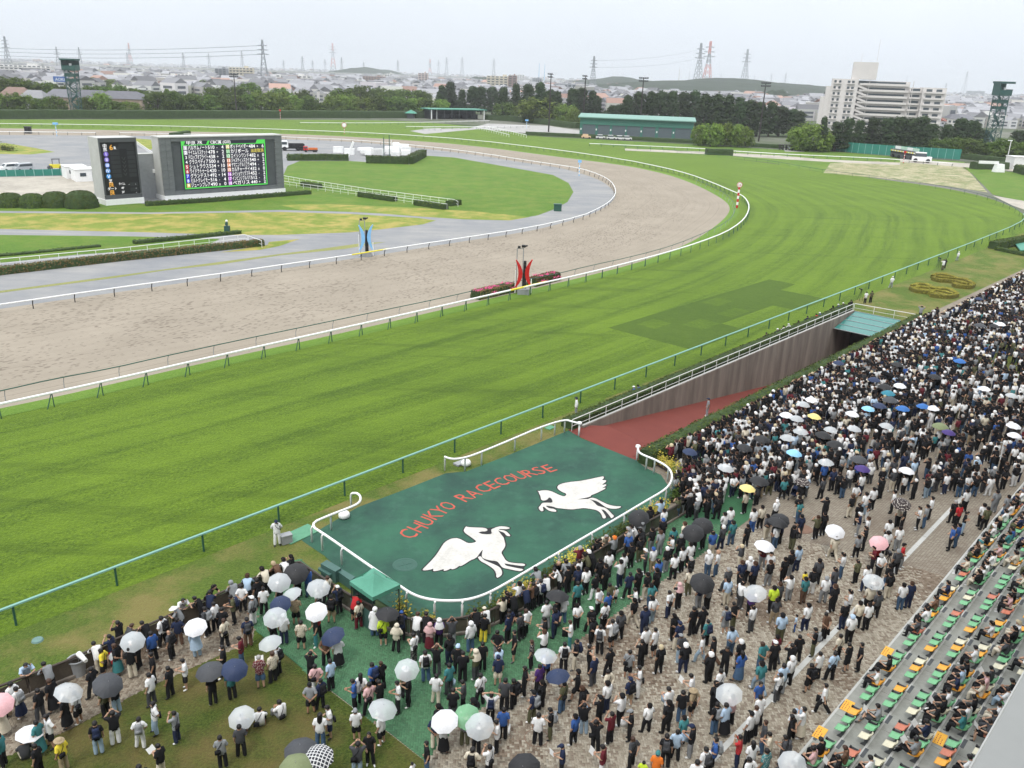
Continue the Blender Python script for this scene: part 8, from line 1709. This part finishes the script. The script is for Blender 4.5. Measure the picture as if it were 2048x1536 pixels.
SITD = {(1748, 1211, 6.827): """740 150 w kT k c;860 40 u kT k c;600 330 d kT k c;480 450 w kT k C;250 780 k kT k C;70 940 w kT k c;1610 350 w kT k c;1420 690 w kT k c;1230 780 k kT k c;1330 880 l kT k c;1090 920 n kT k c;1180 1080 w kT k C;980 1230 k kT k C n;960 1400 k kT k c;1900 600 d cT k c;1850 480 k kT k c;1950 300 w cT H c n;1620 930 d kT k c n;1560 1070 p kT k c;1460 1130 c cT u c;1390 1330 k kT k C;1930 20 p kT k c;1820 1080 k kT k c;1700 1230 w iT k c;1650 1450 w cT k c""",
(1700, 980, 5.885): """1430 750 k kT K C;1530 660 c kT Ce c;1290 950 w kT k C;1180 1150 n kT k c;1640 560 k kT k c;1700 450 w kT Hw c;1850 580 e kT k c n;1790 720 p kT k c;1680 770 w kT k c;1700 880 w cT k c;1640 920 w kT k c;1560 1030 k cT k c;1990 590 b kT k c;1960 130 k dT k c;2030 350 w kT k c;1980 1230 k kT k c;2020 1050 c kT k c;1400 880 cP kT k c""",
(1600, 1340, 3.528): """550 310 g dS k C n;75 600 p kT k c;165 560 k kT k c;295 650 k kT k c n;345 610 u kT u c;480 660 w kT k c;800 545 g kT k C n;890 430 n kT k c n;1150 380 e kT k c;1195 330 w kT k c;1240 400 d kS k c n;1170 640 w kT k c"""}
UMBX = [(1300, 780, 3.1725, "258 375 n;717 293 k;605 348 k;487 475 c;623 605 y;700 555 k;820 815 k;920 382 l;975 565 f;1120 440 c;1105 268 k;1180 325 k;875 285 c;868 143 w;935 165 c;1048 152 y;1030 48 w;978 75 c;1150 235 c;960 245 c"),
        (1650, 760, 3.173, "178 200 w;190 293 c;395 275 c;497 165 b;278 168 l;350 147 n;405 68 e;418 108 d;625 152 b;688 165 w;478 22 w;790 318 v;738 275 o;220 485 d;243 545 v;525 558 w;1015 42 w;1190 85 c;1203 275 w;1205 335 w"),
        (1650, 540, 5.12, "505 1100 n;745 945 k;1130 1070 k;620 1170 k;1385 910 b;145 930 n;1590 545 d;1740 555 k;1800 535 w;1580 280 n")]
DIRS = {'N': 0, 'NW': 45, 'W': 90, 'SW': 135, 'S': 180, 'SE': -135, 'E': -90, 'NE': -45}
def facing(p, d): return atan2(p.y, p.x)+radians(DIRS[d]+pr_.uniform(-14, 14))-pi/2
gpoly, lpoly, ppoly = GP(GREEN), GP(LAWN), GP(PATH); cfen = [Vector((p.x, p.y, 0)) for p in chaikin([G(x, y, 1.05) for x, y in CF], 2)]
def zone_p(p):
    s, n = toSN(p)
    if inpoly(lpoly, p.x, p.y): return 'on the lawn'
    if inpoly(ppoly, p.x, p.y) or (s < 22 and n > 33): return 'by the lawn fence'
    dm = min((Vector((p.x, p.y, 0))-q).length for q in cfen)
    if dm < 1.5: return 'at the circle fence'
    if inpoly(gpoly, p.x, p.y): return 'on the green paving'
    if abs(n-nl) < 1.6: return 'near the white line'
    if n < nl: return 'between line and terrace'
    return 'on the brick paving'
PPL = []; UMB = []; HELD = []
for (x0, y0, k), txt in DATA.items():
    for e in txt.split(';'):
        q = e.split(); x, y = float(q[0])/k+x0, float(q[1])/k+y0; top, bot, head, pk, dr = q[2:7]; ex = ''.join(a for a in q[7:] if a[0] != 'U'); um = [a for a in q[7:] if a[0] == 'U']
        p = G(x, y); rz = facing(p, dr)
        if um:
            c_, xy = um[0][1:].split('@'); ux, uy = map(float, xy.split(',')); zc = 1.30 if pk == 'q' else 1.98; C = G(ux/k+x0, uy/k+y0, zc); v = Vector((p.x-C.x, p.y-C.y, 0))
            if v.length > .38: v = v.normalized()*.38
            p = Vector((C.x+v.x, C.y+v.y, 0)); UMB.append([c_, C, p, rz, pk])
        if pk == 'a':
            pass
        PPL.append(dict(p=p, rz=rz, top=top, bot=bot, head=head, pk=pk, ex=ex, sc=.62 if 'i' in ex else 1.0, zone=zone_p(p)))
# people leaning on fences: step up to the rail they lean on
lf = [Vector((p.x, p.y, 0)) for p in resample([G(x, y, 1.08) for x, y in ((-60, 1397), (127, 1324), (283, 1256), (456, 1179), (566, 1128))], .25)]; fen = lf+resample(cfen, .25)
for d in PPL:
    q = min(fen, key=lambda v: (v-d['p']).length); v = d['p']-q; L = v.length
    if d['pk'] == 'a' and L > 1e-3:
        d['p'] = q+v.normalized()*(.50 if L < 3 else L); dd = q-d['p']; d['rz'] = atan2(dd.y, dd.x)-pi/2+pr_.uniform(-.15, .15)
    elif L < .36 and L > 1e-3: d['p'] = q+v.normalized()*.40
for it in range(30):                      # nobody stands inside somebody else
    for i in range(len(PPL)):
        for j in range(i):
            a, b = PPL[i]['p'], PPL[j]['p']; v = a-b
            if abs(v.x) < .46 and abs(v.y) < .46 and v.length < .44:
                v = v.normalized() if v.length > 1e-3 else Vector((1, 0, 0)); m_ = (.45-(a-b).length)/2; PPL[i]['p'] = a+v*m_; PPL[j]['p'] = b-v*m_
used = {}
def seat_person(S_, top, bot, head, pk, ex):
    row, s, nn, zz, ch, j, s0 = S_; used[(row, round(s, 2))] = 1; p = SN(s, nn+.03, zz-.055)
    PPL.append(dict(p=p, rz=FACE_N+pr_.uniform(-.25, .25), top=top, bot=bot, head=head, pk=pk, ex=ex, sc=1.0, zone='seated, %s terrace row' % ordn(row)))
for (x0, y0, k), txt in SITD.items():
    for e in txt.split(';'):
        q = e.split(); x, y = float(q[0])/k+x0, float(q[1])/k+y0; best = None
        for S_ in SEATS:
            if (S_[0], round(S_[1], 2)) in used: continue
            X, Y = PIX(SN(S_[1], S_[2], S_[3]+.75)); d = hypot(X-x, Y-y)
            if best is None or d < best[0]: best = (d, S_)
        if best and best[0] < 40: seat_person(best[1], *q[2:6], ''.join(q[6:]))
oc = random.Random(41); DRESS_T = 'wwwwwwwwkkkkkkkkkkkkkkkkddggnnlceobm'; DRESS_B = ['kT']*11+['dT']*3+['nT']*3+['jT']*3+['iT', 'gT', 'cT', 'oT', 'kS', 'kS', 'nS', 'tT', 'kK', 'cK', 'wT']
for S_ in SEATS:
    row, s = S_[0], S_[1]
    if (row, round(s, 2)) in used: continue
    X, Y = PIX(SN(s, S_[2], S_[3]+.6))
    pr = .78 if s > 56 else .5 if s > 49 else .62 if row >= 7 else .08 if row >= 5 else 0
    if oc.random() < pr: seat_person(S_, oc.choice(DRESS_T), oc.choice(DRESS_B[:-3]), oc.choice('kkkkKuCHg'), oc.choice('ccC'), oc.choice(['', '', 'n', '']))
# staff and photographers along the outer rail
def lone(x, y, top, bot, head, pk, dr, zone, ex='', z=0, off=None):
    p = G(x, y, z); PPL.append(dict(p=p, rz=facing(p, dr), top=top, bot=bot, head=head, pk=pk, ex=ex, sc=1.0, zone=zone, keep=1))
lone(556, 1091, 'wL', 'wT', 'Cn', 's', 'S', 'guard by the outer rail below the circle', 'm'); lone(1152, 832, 'wL', 'gT', 'Cn', 's', 'W', 'guard at the upper circle corner')
Z8 = lambda x, y: (1600+x/4.571, 380+y/4.571)
for (x, y), a in ((Z8(830, 895), ('wL', 'gT', 'Cw', 's', 'NW', 'guard on the verge left of the topiaries')), (Z8(1435, 650), ('wL', 'gT', 'Cw', 's', 'NW', 'guard on the far verge by the rail')), (Z8(590, 1040), ('w', 'kT', 'k', 's', 'NW', 'camera crew at the rail above the tunnel')), (Z8(640, 1035), ('o', 'kT', 'k', 's', 'NW', 'camera crew at the rail above the tunnel')), (Z8(1300, 735), ('w', 'oT', 'k', 'r', 'NW', 'camera crew at the far rail')), (Z8(1315, 725), ('k', 'kT', 'k', 's', 'NW', 'camera crew at the far rail')), (Z8(1090, 1185), ('g', 'kT', 'k', 'R', 'N', 'alone at the hedge end with hands up'))): lone(x, y, *a)
Z9 = lambda x, y: (1100+x/2.1603, 560+y/2.1603)
for x, y, t_ in ((935, 262, 'kL'), (983, 245, 'dL'), (1010, 232, 'wL'), (1030, 224, 'w'), (1072, 208, 'kL'), (1112, 188, 'nL'), (1150, 178, 'r'), (1165, 172, 'bL'), (1222, 142, 'kL'), (1245, 136, 'bL'), (1266, 128, 'kL'), (1300, 116, 'kL'), (365, 502, 'bL'), (383, 495, 'bL')):
    px, py = Z9(x, y); lone(px, py, t_, 'kT', pr_.choice(['k', 'Ck', 'Cw', 'hk']), 'q', 'NW', 'sitting by the rail above the ramp')
lone(1413, 833, 'g', 'gT', 'Cn', 's', 'W', 'staff on the red ramp behind the hedge', '', -.6)
# ------------------------------------------------------------------ umbrellas
def clear_mat(nm, col, alpha):
    t = NT(nm); t.fin(col, .25, 0, .5); tr = t.n('BsdfTransparent'); mx = t.n('MixShader', {0: alpha}); t.t.links.new(tr.outputs[0], mx.inputs[1]); t.t.links.new(t.b.outputs[0], mx.inputs[2]); t.t.links.new(mx.outputs[0], t.o.inputs[0]); return t.m
def patt(nm, a, b, kind):
    t = NT(nm); c = t.coord('Object')
    if kind == 'check':
        sx = t.n('SeparateXYZ'); t.t.links.new(c, sx.inputs[0]); u = t.math('LESS_THAN', t.math('FRACT', t.math('MULTIPLY', sx.outputs[0], 9)), .24); v = t.math('LESS_THAN', t.math('FRACT', t.math('MULTIPLY', sx.outputs[1], 9)), .24); f = t.math('MAXIMUM', u, v)
    else:
        v = t.n('TexVoronoi', {'Scale': 11.0, 'Randomness': .3}); t.t.links.new(c, v.inputs['Vector']); f = t.math('LESS_THAN', v.outputs['Distance'], .32)
    return t.fin(t.mix(f, a, b), .7)
UMC = {'c': ('clear', clear_mat('clear_vinyl', (.66, .69, .71), .58)), 'w': ('white', M('umbrella_white', (.68, .68, .70), .6)), 'k': ('black', M('umbrella_black', (.022, .022, .024), .6)), 'd': ('dark grey', M('umbrella_grey', (.055, .058, .065), .6)), 'n': ('navy', M('umbrella_navy', (.022, .036, .085), .6)), 'b': ('blue', M('umbrella_blue', (.03, .13, .38), .6)), 'l': ('light blue', M('umbrella_lightblue', (.25, .52, .72), .6)), 'e': ('teal', M('umbrella_teal', (.03, .19, .26), .6)), 'y': ('pale yellow', M('umbrella_yellow', (.72, .60, .22), .6)), 'o': ('olive', M('umbrella_olive', (.17, .20, .10), .6)), 'p': ('pink', M('umbrella_pink', (.70, .40, .42), .6)), 'g': ('green tinted', clear_mat('green_vinyl', (.25, .55, .30), .6)), 'v': ('purple', M('umbrella_purple', (.055, .03, .16), .6)), 'q': ('checked black and white', patt('umbrella_check', (.02, .022, .03), (.6, .6, .6), 'check')), 'f': ('dotted', patt('umbrella_dots', (.035, .025, .025), (.6, .55, .5), 'dots'))}
def umbrella_mb(R=.56, H=.27):
    c = MB(); N = 8; K = 5; vs = [(0, 0, 0)]; fs = []
    for j in range(1, K+1):
        a = j/K
        for i in range(N*2):
            th = pi*i/N; sc = 1 if i % 2 == 0 else (.985-.05*a); z = -H*(a**1.9)+(0 if i % 2 == 0 else .018*a); vs.append((cos(th)*R*a*sc, sin(th)*R*a*sc, z))
    M2 = N*2
    for i in range(M2): fs.append((0, 1+i, 1+(i+1) % M2))
    for j in range(K-1):
        for i in range(M2): a = 1+j*M2; fs.append((a+i, a+M2+i, a+M2+(i+1) % M2, a+(i+1) % M2))
    c.add(vs, fs); rb = MB()
    for i in range(N):
        th = 2*pi*i/N; rb.tube([(cos(th)*R*a, sin(th)*R*a, -H*(a**1.9)-.006) for a in (.02, .35, .7, 1.0)], .005, 3)
    s = MB(); s.tube([(0, 0, .06), (0, 0, -.62)], .008, 5); h = MB(); h.tube([(0, 0, -.60), (0, 0, -.80), (.03, 0, -.84), (.06, 0, -.80)], .014, 6); return c, rb, s, h
ub = umbrella_mb(); URIB, USH, UHD = ub[1].mesh('ribs', MT['dgrey']), ub[2].mesh('shaft', MT['grey']), ub[3].mesh('handle', MT['black']); UCM = {k: ub[0].mesh('canopy', v[1]) for k, v in UMC.items()}
crowd_extra = []
for x0, y0, k, txt in UMBX:
    for e in txt.split(';'):
        a, b, c_ = e.split(); C = G(float(a)/k+x0, float(b)/k+y0, 1.98); p = Vector((C.x-.1, C.y-.22, 0)); UMB.append([c_, C, p, facing(p, 'NW'), 'u']); crowd_extra.append(p)
ul = []
for c_, C, p, rz, pk in UMB:
    hand = Vector((p.x, p.y, 0))+Vector((cos(rz)*.17-sin(rz)*.24, sin(rz)*.17+cos(rz)*.24, 1.17 if pk != 'q' else .42))
    ax = (C+Vector((0, 0, .1))-hand).normalized(); ax = (ax+Vector((0, 0, .35))).normalized(); zn = zone_p(C); X, Y = PIX(C)
    ul.append((c_, C, ax, zn, X))
grp = {}
for u in sorted(ul, key=lambda q: q[4]): grp.setdefault((u[0], u[3]), []).append(u)
for (c_, zn), L in grp.items():
    for i, (_, C, ax, _, X) in enumerate(L):
        t = thing('umbrella', '%s umbrella held open %s' % (UMC[c_][0], zn.replace('at the', 'by the')) + (', %s from the left' % ordn(i+1) if len(L) > 1 else ''), 'umbrella', C, 0, 'open umbrellas over the crowd'); t.rotation_mode = 'QUATERNION'; t.rotation_quaternion = ax.to_track_quat('Z', 'Y'); s = pr_.uniform(.94, 1.08)*(1.12 if c_ in 'kdqo' else 1); t.scale = (s, s, s)
        link('canopy', UCM[c_], t); link('ribs', URIB, t); link('shaft', USH, t); link('handle', UHD, t)
# ------------------------------------------------------------------ build the 300-odd nearest one by one, the rest as one crowd
for d in PPL: d['px'] = PIX(d['p']+Vector((0, 0, .9))); d['dist'] = (d['p']-Vector(_C)).length
PPL = [d for d in PPL if -25 < d['px'][0] < 2075 and d['px'][1] < 1575]
PPL.sort(key=lambda d: d['dist']-(1000 if d.get('keep') else 0)); IND, REST = PPL[:322], PPL[322:]
def lab(d):
    tn = TOPN[d['top'][1] if d['top'][1:2] in ('L', 'V', 'R') else 'T']; tc = ('printed ' if d['top'][1:2] == 'P' else '')+CLO[d['top'][0]][0]; bn = '%s %s' % (CLO[d['bot'][0]][0], BOTN[d['bot'][1]])
    de = [HEADN[d['head'][0]]] if d['head'][0] in HEADN else []
    if d['head'][0] in 'CHhN' and len(d['head']) > 1: de = [CLO[d['head'][1]][0]+' '+{'C': 'cap', 'H': 'hat', 'h': 'hood', 'N': 'head towel'}[d['head'][0]]]
    if 'b' in d['ex']: de.append('backpack')
    elif 't' in d['ex']: de.append('hand bag')
    elif 'm' in d['ex']: de.append('shoulder bag')
    elif 'n' in d['ex']: de.append('newspaper')
    elif d['pk'] in PSN and d['pk'] not in 'qa': de.append(PSN[d['pk']])
    return '%s in %s %s, %s' % ('child' if d['sc'] < .8 else 'person', tc, tn, bn), de
lg_ = {}
for d in IND:
    a, de = lab(d); z = d['zone']; n0 = len((a+' '+z).split())
    keep = []
    for q in de:
        if n0+len(q.split()) <= 12: keep.append(q); n0 += len(q.split())
    if len((a+' '+z).split()) > 12: a = a.replace('long-sleeved top', 'top').replace('long skirt', 'skirt')
    d['lab'] = ', '.join([a]+keep)+', '+z; lg_.setdefault(d['lab'], []).append(d)
for l, L in lg_.items():
    L.sort(key=lambda d: d['px'][0])
    if len(L) > 1:
        for i, d in enumerate(L): d['lab'] = l+', %s from left' % ordn(i+1)
for d in IND:
    o = person(d['p'], d['rz'], d['top'], d['bot'], d['head'], d['pk'], d['ex'], d['sc']); tag(o, d['lab'], 'person', 'spectators seated on the terrace' if d['zone'].startswith('seated') else 'spectators standing at the winners circle')
    for c, nm, cat, mts in (('t', 'tote_bag', 'bag', [cloth(pr_.choice('cwkl'))]), ('n', 'newspaper', 'newspaper', [MT['whited']])):
        if c in d['ex']:
            b = link(nm, pmesh(d['pk'], 'tote' if c == 't' else 'paper', '', mts), None, o.location); b.rotation_euler = o.rotation_euler; b.scale = o.scale; HELD.append((b, nm, cat, d))
hg = {}
for b, nm, cat, d in HELD:
    l = '%s held by %s' % ({'tote_bag': 'bag', 'newspaper': 'newspaper'}[nm], d['lab']); w_ = l.split()
    if len(w_) > 16: l = '%s held by %s' % ({'tote_bag': 'bag', 'newspaper': 'newspaper'}[nm], ', '.join(d['lab'].split(', ')[:1]+d['lab'].split(', ')[-2:]))
    tag(b, ' '.join(l.split()[:16]), cat, 'bags and papers in hands')
# ---- the remaining crowd
def low_person(pk):
    J = POSES[pk]; sk = skin_body(J, 0); n = len(sk.vertices); co = np.zeros(n*3); sk.vertices.foreach_get('co', co); co = co.reshape(-1, 3); faces = [tuple(p.vertices) for p in sk.polygons]; bpy.data.meshes.remove(sk); V = [co]; F = list(faces)
    fc = np.array([co[list(f)].mean(0) for f in faces]); reg, tt, _ = classify(fc, J); rr = np.array([{'torso': 1, 'pelvis': 2, 'thigh': 2, 'shin': 2, 'foot': 3, 'head': 0, 'farm': 0}.get(r, 1) for r in reg]); rr[(reg == 'uarm')] = 1; rr[(reg == 'pelvis') & (fc[:, 2] > J['pel'][2]-.02)] = 1
    h, t = Vector(J['hea']), Vector(J['top']); up = (t-h).normalized(); c0 = h+up*.03; B = 7; vs = [c0+up*.115]; fs = []
    for a in (1, 2):
        for b in range(B):
            th = 2*pi*b/B; fr = cos(th); el = pi/2-a*(.55 if fr > .3 else 1.02); vs.append(c0+Vector((sin(th)*cos(el)*.135, cos(th)*cos(el)*.15-.018, 0))+up*sin(el)*.135)
    for b in range(B): l = (b+1) % B; fs.append((0, 1+b, 1+l)); fs.append((1+b, 1+B+b, 1+B+l, 1+l))
    o = n; V.append(np.array([tuple(v) for v in vs])); F += [tuple(i+o for i in f) for f in fs]; rr = np.concatenate([rr, np.full(len(fs), 4)]); return np.concatenate(V), F, rr
LOW = {k: low_person(k) for k in 'sSpruxawcyz'}
CRD = [(d['p'], d['rz'], d['top'][0], d['bot'][0], d['head'], d['pk'], d['sc']) for d in REST if d['pk'] in LOW]
occ = [d['p'] for d in PPL]; cell = {}
def free(p, r):
    i, j = int(p.x//.6), int(p.y//.6)
    for a in (-1, 0, 1):
        for b in (-1, 0, 1):
            for q in cell.get((i+a, j+b), ()):
                if abs(q.x-p.x) < r and (q-p).length < r: return False
    return True
def put(p): cell.setdefault((int(p.x//.6), int(p.y//.6)), []).append(Vector((p.x, p.y, 0)))
for p in occ: put(p)
cw = random.Random(77)
def add_crowd(p, pk=None, dr='NW'):
    put(p); CRD.append((p, facing(p, dr), cw.choice(DRESS_T), cw.choice(DRESS_B)[0], cw.choice(['k']*14+['u', 'u', 'g', 'Cw', 'Ck', 'H', 'hw']), pk or cw.choice('ssSSSyyzzppprxw'), cw.uniform(.9, 1.06)))
for p in crowd_extra: add_crowd(p, 'u')
ymin_people = 992
def dens(s, n, X, Y):
    f = 29.7-n if s > 52 else 28-n                       # metres behind the hedge line
    if s > 106: f = 28.2-(s-106)*.012-n
    f -= .9
    if f < .3: return 0
    if Y > 1000: return 0
    base = 1.1*math.exp(-((f-1.0)/2.2)**2)+.40*math.exp(-((f-4)/4.0)**2)+(.27 if Y > 860 else .34 if Y > 720 else .36)
    if s > 112 and f > 3.0: base *= .45 if f < 7 else .8
    if n < 12.5: base *= .8
    return base
tries = 0; n_c = 0
while tries < 60000 and n_c < 1750:
    tries += 1; s = 46+cw.random()**1.35*150; n = cw.uniform(9.9 if s < 90 else 2, 30.5); p = SN(s, n); X, Y = PIX(p)
    if not -10 < X < 2070: continue
    if cw.random() < dens(s, n, X, Y)/1.9 and free(p, .42): add_crowd(p); n_c += 1
for i in range(120):                                       # the tight front rank along the hedge and fence
    s = 50+i*.5+cw.uniform(-.1, .1); p = SN(s, 29.45+cw.uniform(-.25, .05))
    if free(p, .36): add_crowd(p, cw.choice('rrss'))
for i in range(220):
    s = 108+i*.48; p = SN(s, 28.4-(s-106)*.012+cw.uniform(-.3, .1))
    if PIX(p)[0] < 2070 and free(p, .36): add_crowd(p, cw.choice('sSrp'))
k_ = 0; ccp = GP(CIRCLE)
while k_ < 62:
    p = G(cw.uniform(850, 1790), cw.uniform(1010, 1500)); s, n = toSN(p); z_ = zone_p(p)
    if n > 10.2 and not inpoly(ccp, p.x, p.y) and z_ in ('on the brick paving', 'on the green paving', 'near the white line', 'between line and terrace') and free(p, .75): add_crowd(p); k_ += 1
k_ = 0
while k_ < 45:
    p = cw.choice(cfen)+Vector((cw.uniform(-1.8, 1.8), cw.uniform(-1.8, 1.8), 0)); X, Y = PIX(p)
    k_ += 1
    if X > 950 and inpoly(gpoly, p.x, p.y) and not inpoly(ccp, p.x, p.y) and free(p, .40): add_crowd(p, cw.choice('srpa'))
fg = resample([G(x, y, 0) for x, y in ((1403, 950), (1388, 1000), (1330, 1040))], .4)
for q in fg:
    for k in range(4):
        p = q+(NV*-1)*(.45+.5*k)+TV*cw.uniform(-.2, .2)
        if PIX(p)[1] < 1040 and free(p, .4): add_crowd(p, cw.choice('rsp'))
VV = []; FF = []; CC = []; o = 0; SKC = (.44, .27, .185)
HC = {'k': (.014, .012, .012), 'K': (.014, .012, .012), 'u': (.055, .03, .02), 'g': (.3, .29, .28), 'B': SKC, 'H': (.5, .42, .28), 'C': (.1, .1, .12), 'h': (.3, .3, .3), 'N': (.6, .55, .45)}
for p, rz, t_, b_, h_, pk, sc_ in CRD:
    V, F, rr = LOW[pk]; c, s = cos(rz)*sc_, sin(rz)*sc_; W = cw.uniform(1.0, 1.14); X = V[:, 0]*W; Y = V[:, 1]*W; VV.append(np.stack([X*c-Y*s+p.x, X*s+Y*c+p.y, V[:, 2]*sc_+p.z], 1))
    hc = CLO[h_[1]][1] if len(h_) > 1 else HC[h_[0]]; sh = cw.choice(((.6, .6, .6), (.02, .02, .02))); pal = np.array([SKC, CLO[t_][1], CLO[b_][1], sh, hc])*cw.uniform(.85, 1.12); CC.append(pal[rr]); FF += [tuple(i+o for i in f) for f in F]; o += len(V)
VV = np.concatenate(VV); CC = np.concatenate(CC)
me = bpy.data.meshes.new('crowd'); me.from_pydata([tuple(v) for v in VV], [], FF); at = me.color_attributes.new('tone', 'FLOAT_COLOR', 'CORNER'); lt = np.array([len(f) for f in FF]); at.data.foreach_set('color', np.repeat(np.concatenate([CC, np.ones((len(CC), 1))], 1), lt, 0).astype(np.float32).ravel())
me.polygons.foreach_set('use_smooth', [True]*len(FF)); t_ = NT('crowd_clothes'); a_ = t_.n('Attribute', attribute_name='tone'); t_.fin(a_.outputs['Color'], .85, 0, .1); me.materials.append(t_.m)
tag(link('crowd', me), 'dense crowd of farther spectators packed along the hedge up to the right edge', 'crowd', kind='stuff')
print('people', len(IND), 'crowd', len(CRD), 'umbrellas', len(UMB))
# camera tripods and the big lens
def tripod(label, x, y, H, cam_=True):
    g = G(x, y); t = thing('tripod', label, 'tripod', g); m = MB()
    for k in range(3): m = MB(); a = 2.1*k; m.tube([(cos(a)*.38, sin(a)*.38, 0), (0, 0, H)], .022, 4); link('leg', m.mesh('leg', MT['black']), t)
    m = MB(); m.box((0, 0, H+.1), (.16, .3, .2)); m.tube([(0, .1, H+.12), (-.2, .4, H+.14)], .06, 6); link('camera', m.mesh('camera', MT['black']), t)
tripod('tripod with a camera in the crowd near the white line', 1772, 1142, 1.1); tripod('television camera on a tripod at the rail above the tunnel', 1600+545/4.571, 380+1010/4.571, 1.4); tripod('television camera on a tripod at the far rail', 1600+1265/4.571, 380+710/4.571, 1.4)
m = MB(); g = G(172, 1322, 1.15); m.tube([g, g+Vector((-.55, .45, .03))], [.09, .13], 8); solo('long_lens', m, MT['whited'], 'long wrapped telephoto lens resting on the lawn fence', 'lens', loc=g)
g = G(158, 1348); m = MB(); m.lathe((0, 0, 0), [(.30, 0), (.36, .75), (.42, .82), (.42, .86), (.34, .86), (.28, .1), (.02, .1)], 18); link_b = solo('litter_basket', m, MT['grey'], 'round grey litter basket lined with a clear bag at the lawn fence', 'basket'); link_b.location = g
bpy.data.objects['litter_basket'].data.transform(Matrix.Translation(g)) if 0 else None
g = G(1535, 945); pmc = thing('pushchair', 'navy pushchair beside a person under the dotted umbrella', 'pushchair', G(1590, 1000), 2.3)
m = MB(); m.add([(-.25, -.3, .45), (.25, -.3, .45), (.25, .3, .45), (-.25, .3, .45), (-.25, -.35, .8), (.25, -.35, .8), (.25, -.1, 1.0), (-.25, -.1, 1.0), (.25, .15, .85), (-.25, .15, .85)], [(0, 3, 2, 1), (0, 1, 5, 4), (4, 5, 6, 7), (7, 6, 8, 9), (1, 2, 8, 6, 5), (0, 4, 7, 9, 3)]); link('hood_and_seat', m.mesh('hood_and_seat', cloth('n')), pmc)
m = MB(); m.tube([(-.25, -.35, .9), (-.25, -.6, 1.0), (.25, -.6, 1.0), (.25, -.35, .9)], .015, 4); m.tube([(-.25, -.4, .1), (-.25, .3, .45)], .015, 4); m.tube([(.25, -.4, .1), (.25, .3, .45)], .015, 4); m.tube([(-.25, .4, .1), (-.25, -.3, .5)], .015, 4); m.tube([(.25, .4, .1), (.25, -.3, .5)], .015, 4); link('frame', m.mesh('frame', MT['grey']), pmc)
for x in (-.27, .27):
    for y in (-.4, .4): m = MB(); m.lathe((0, 0, 0), [(.01, .02), (.1, .02), (.1, -.02), (.01, -.02)], 10); m.xf(Matrix.Translation((x, y, .1)) @ Matrix.Rotation(pi/2, 4, 'Y')); link('wheel', m.mesh('wheel', MT['black']), pmc)
# ------------------------------------------------------------------ haze
hz = MB(); hz.box((0, 5500, 76), (13000, 12000, 170))
t_ = NT('haze_air'); t_.t.nodes.remove(t_.b); pv = t_.t.nodes.new('ShaderNodeVolumePrincipled'); pv.inputs['Color'].default_value = (.93, .965, 1, 1); pv.inputs['Density'].default_value = .000135; pv.inputs['Anisotropy'].default_value = .0
t_.t.links.new(pv.outputs[0], t_.o.inputs['Volume'])
o = link('haze', hz.mesh('haze', t_.m)); o['kind'] = 'stuff'; o['label'] = 'pale summer haze over the course and the town'
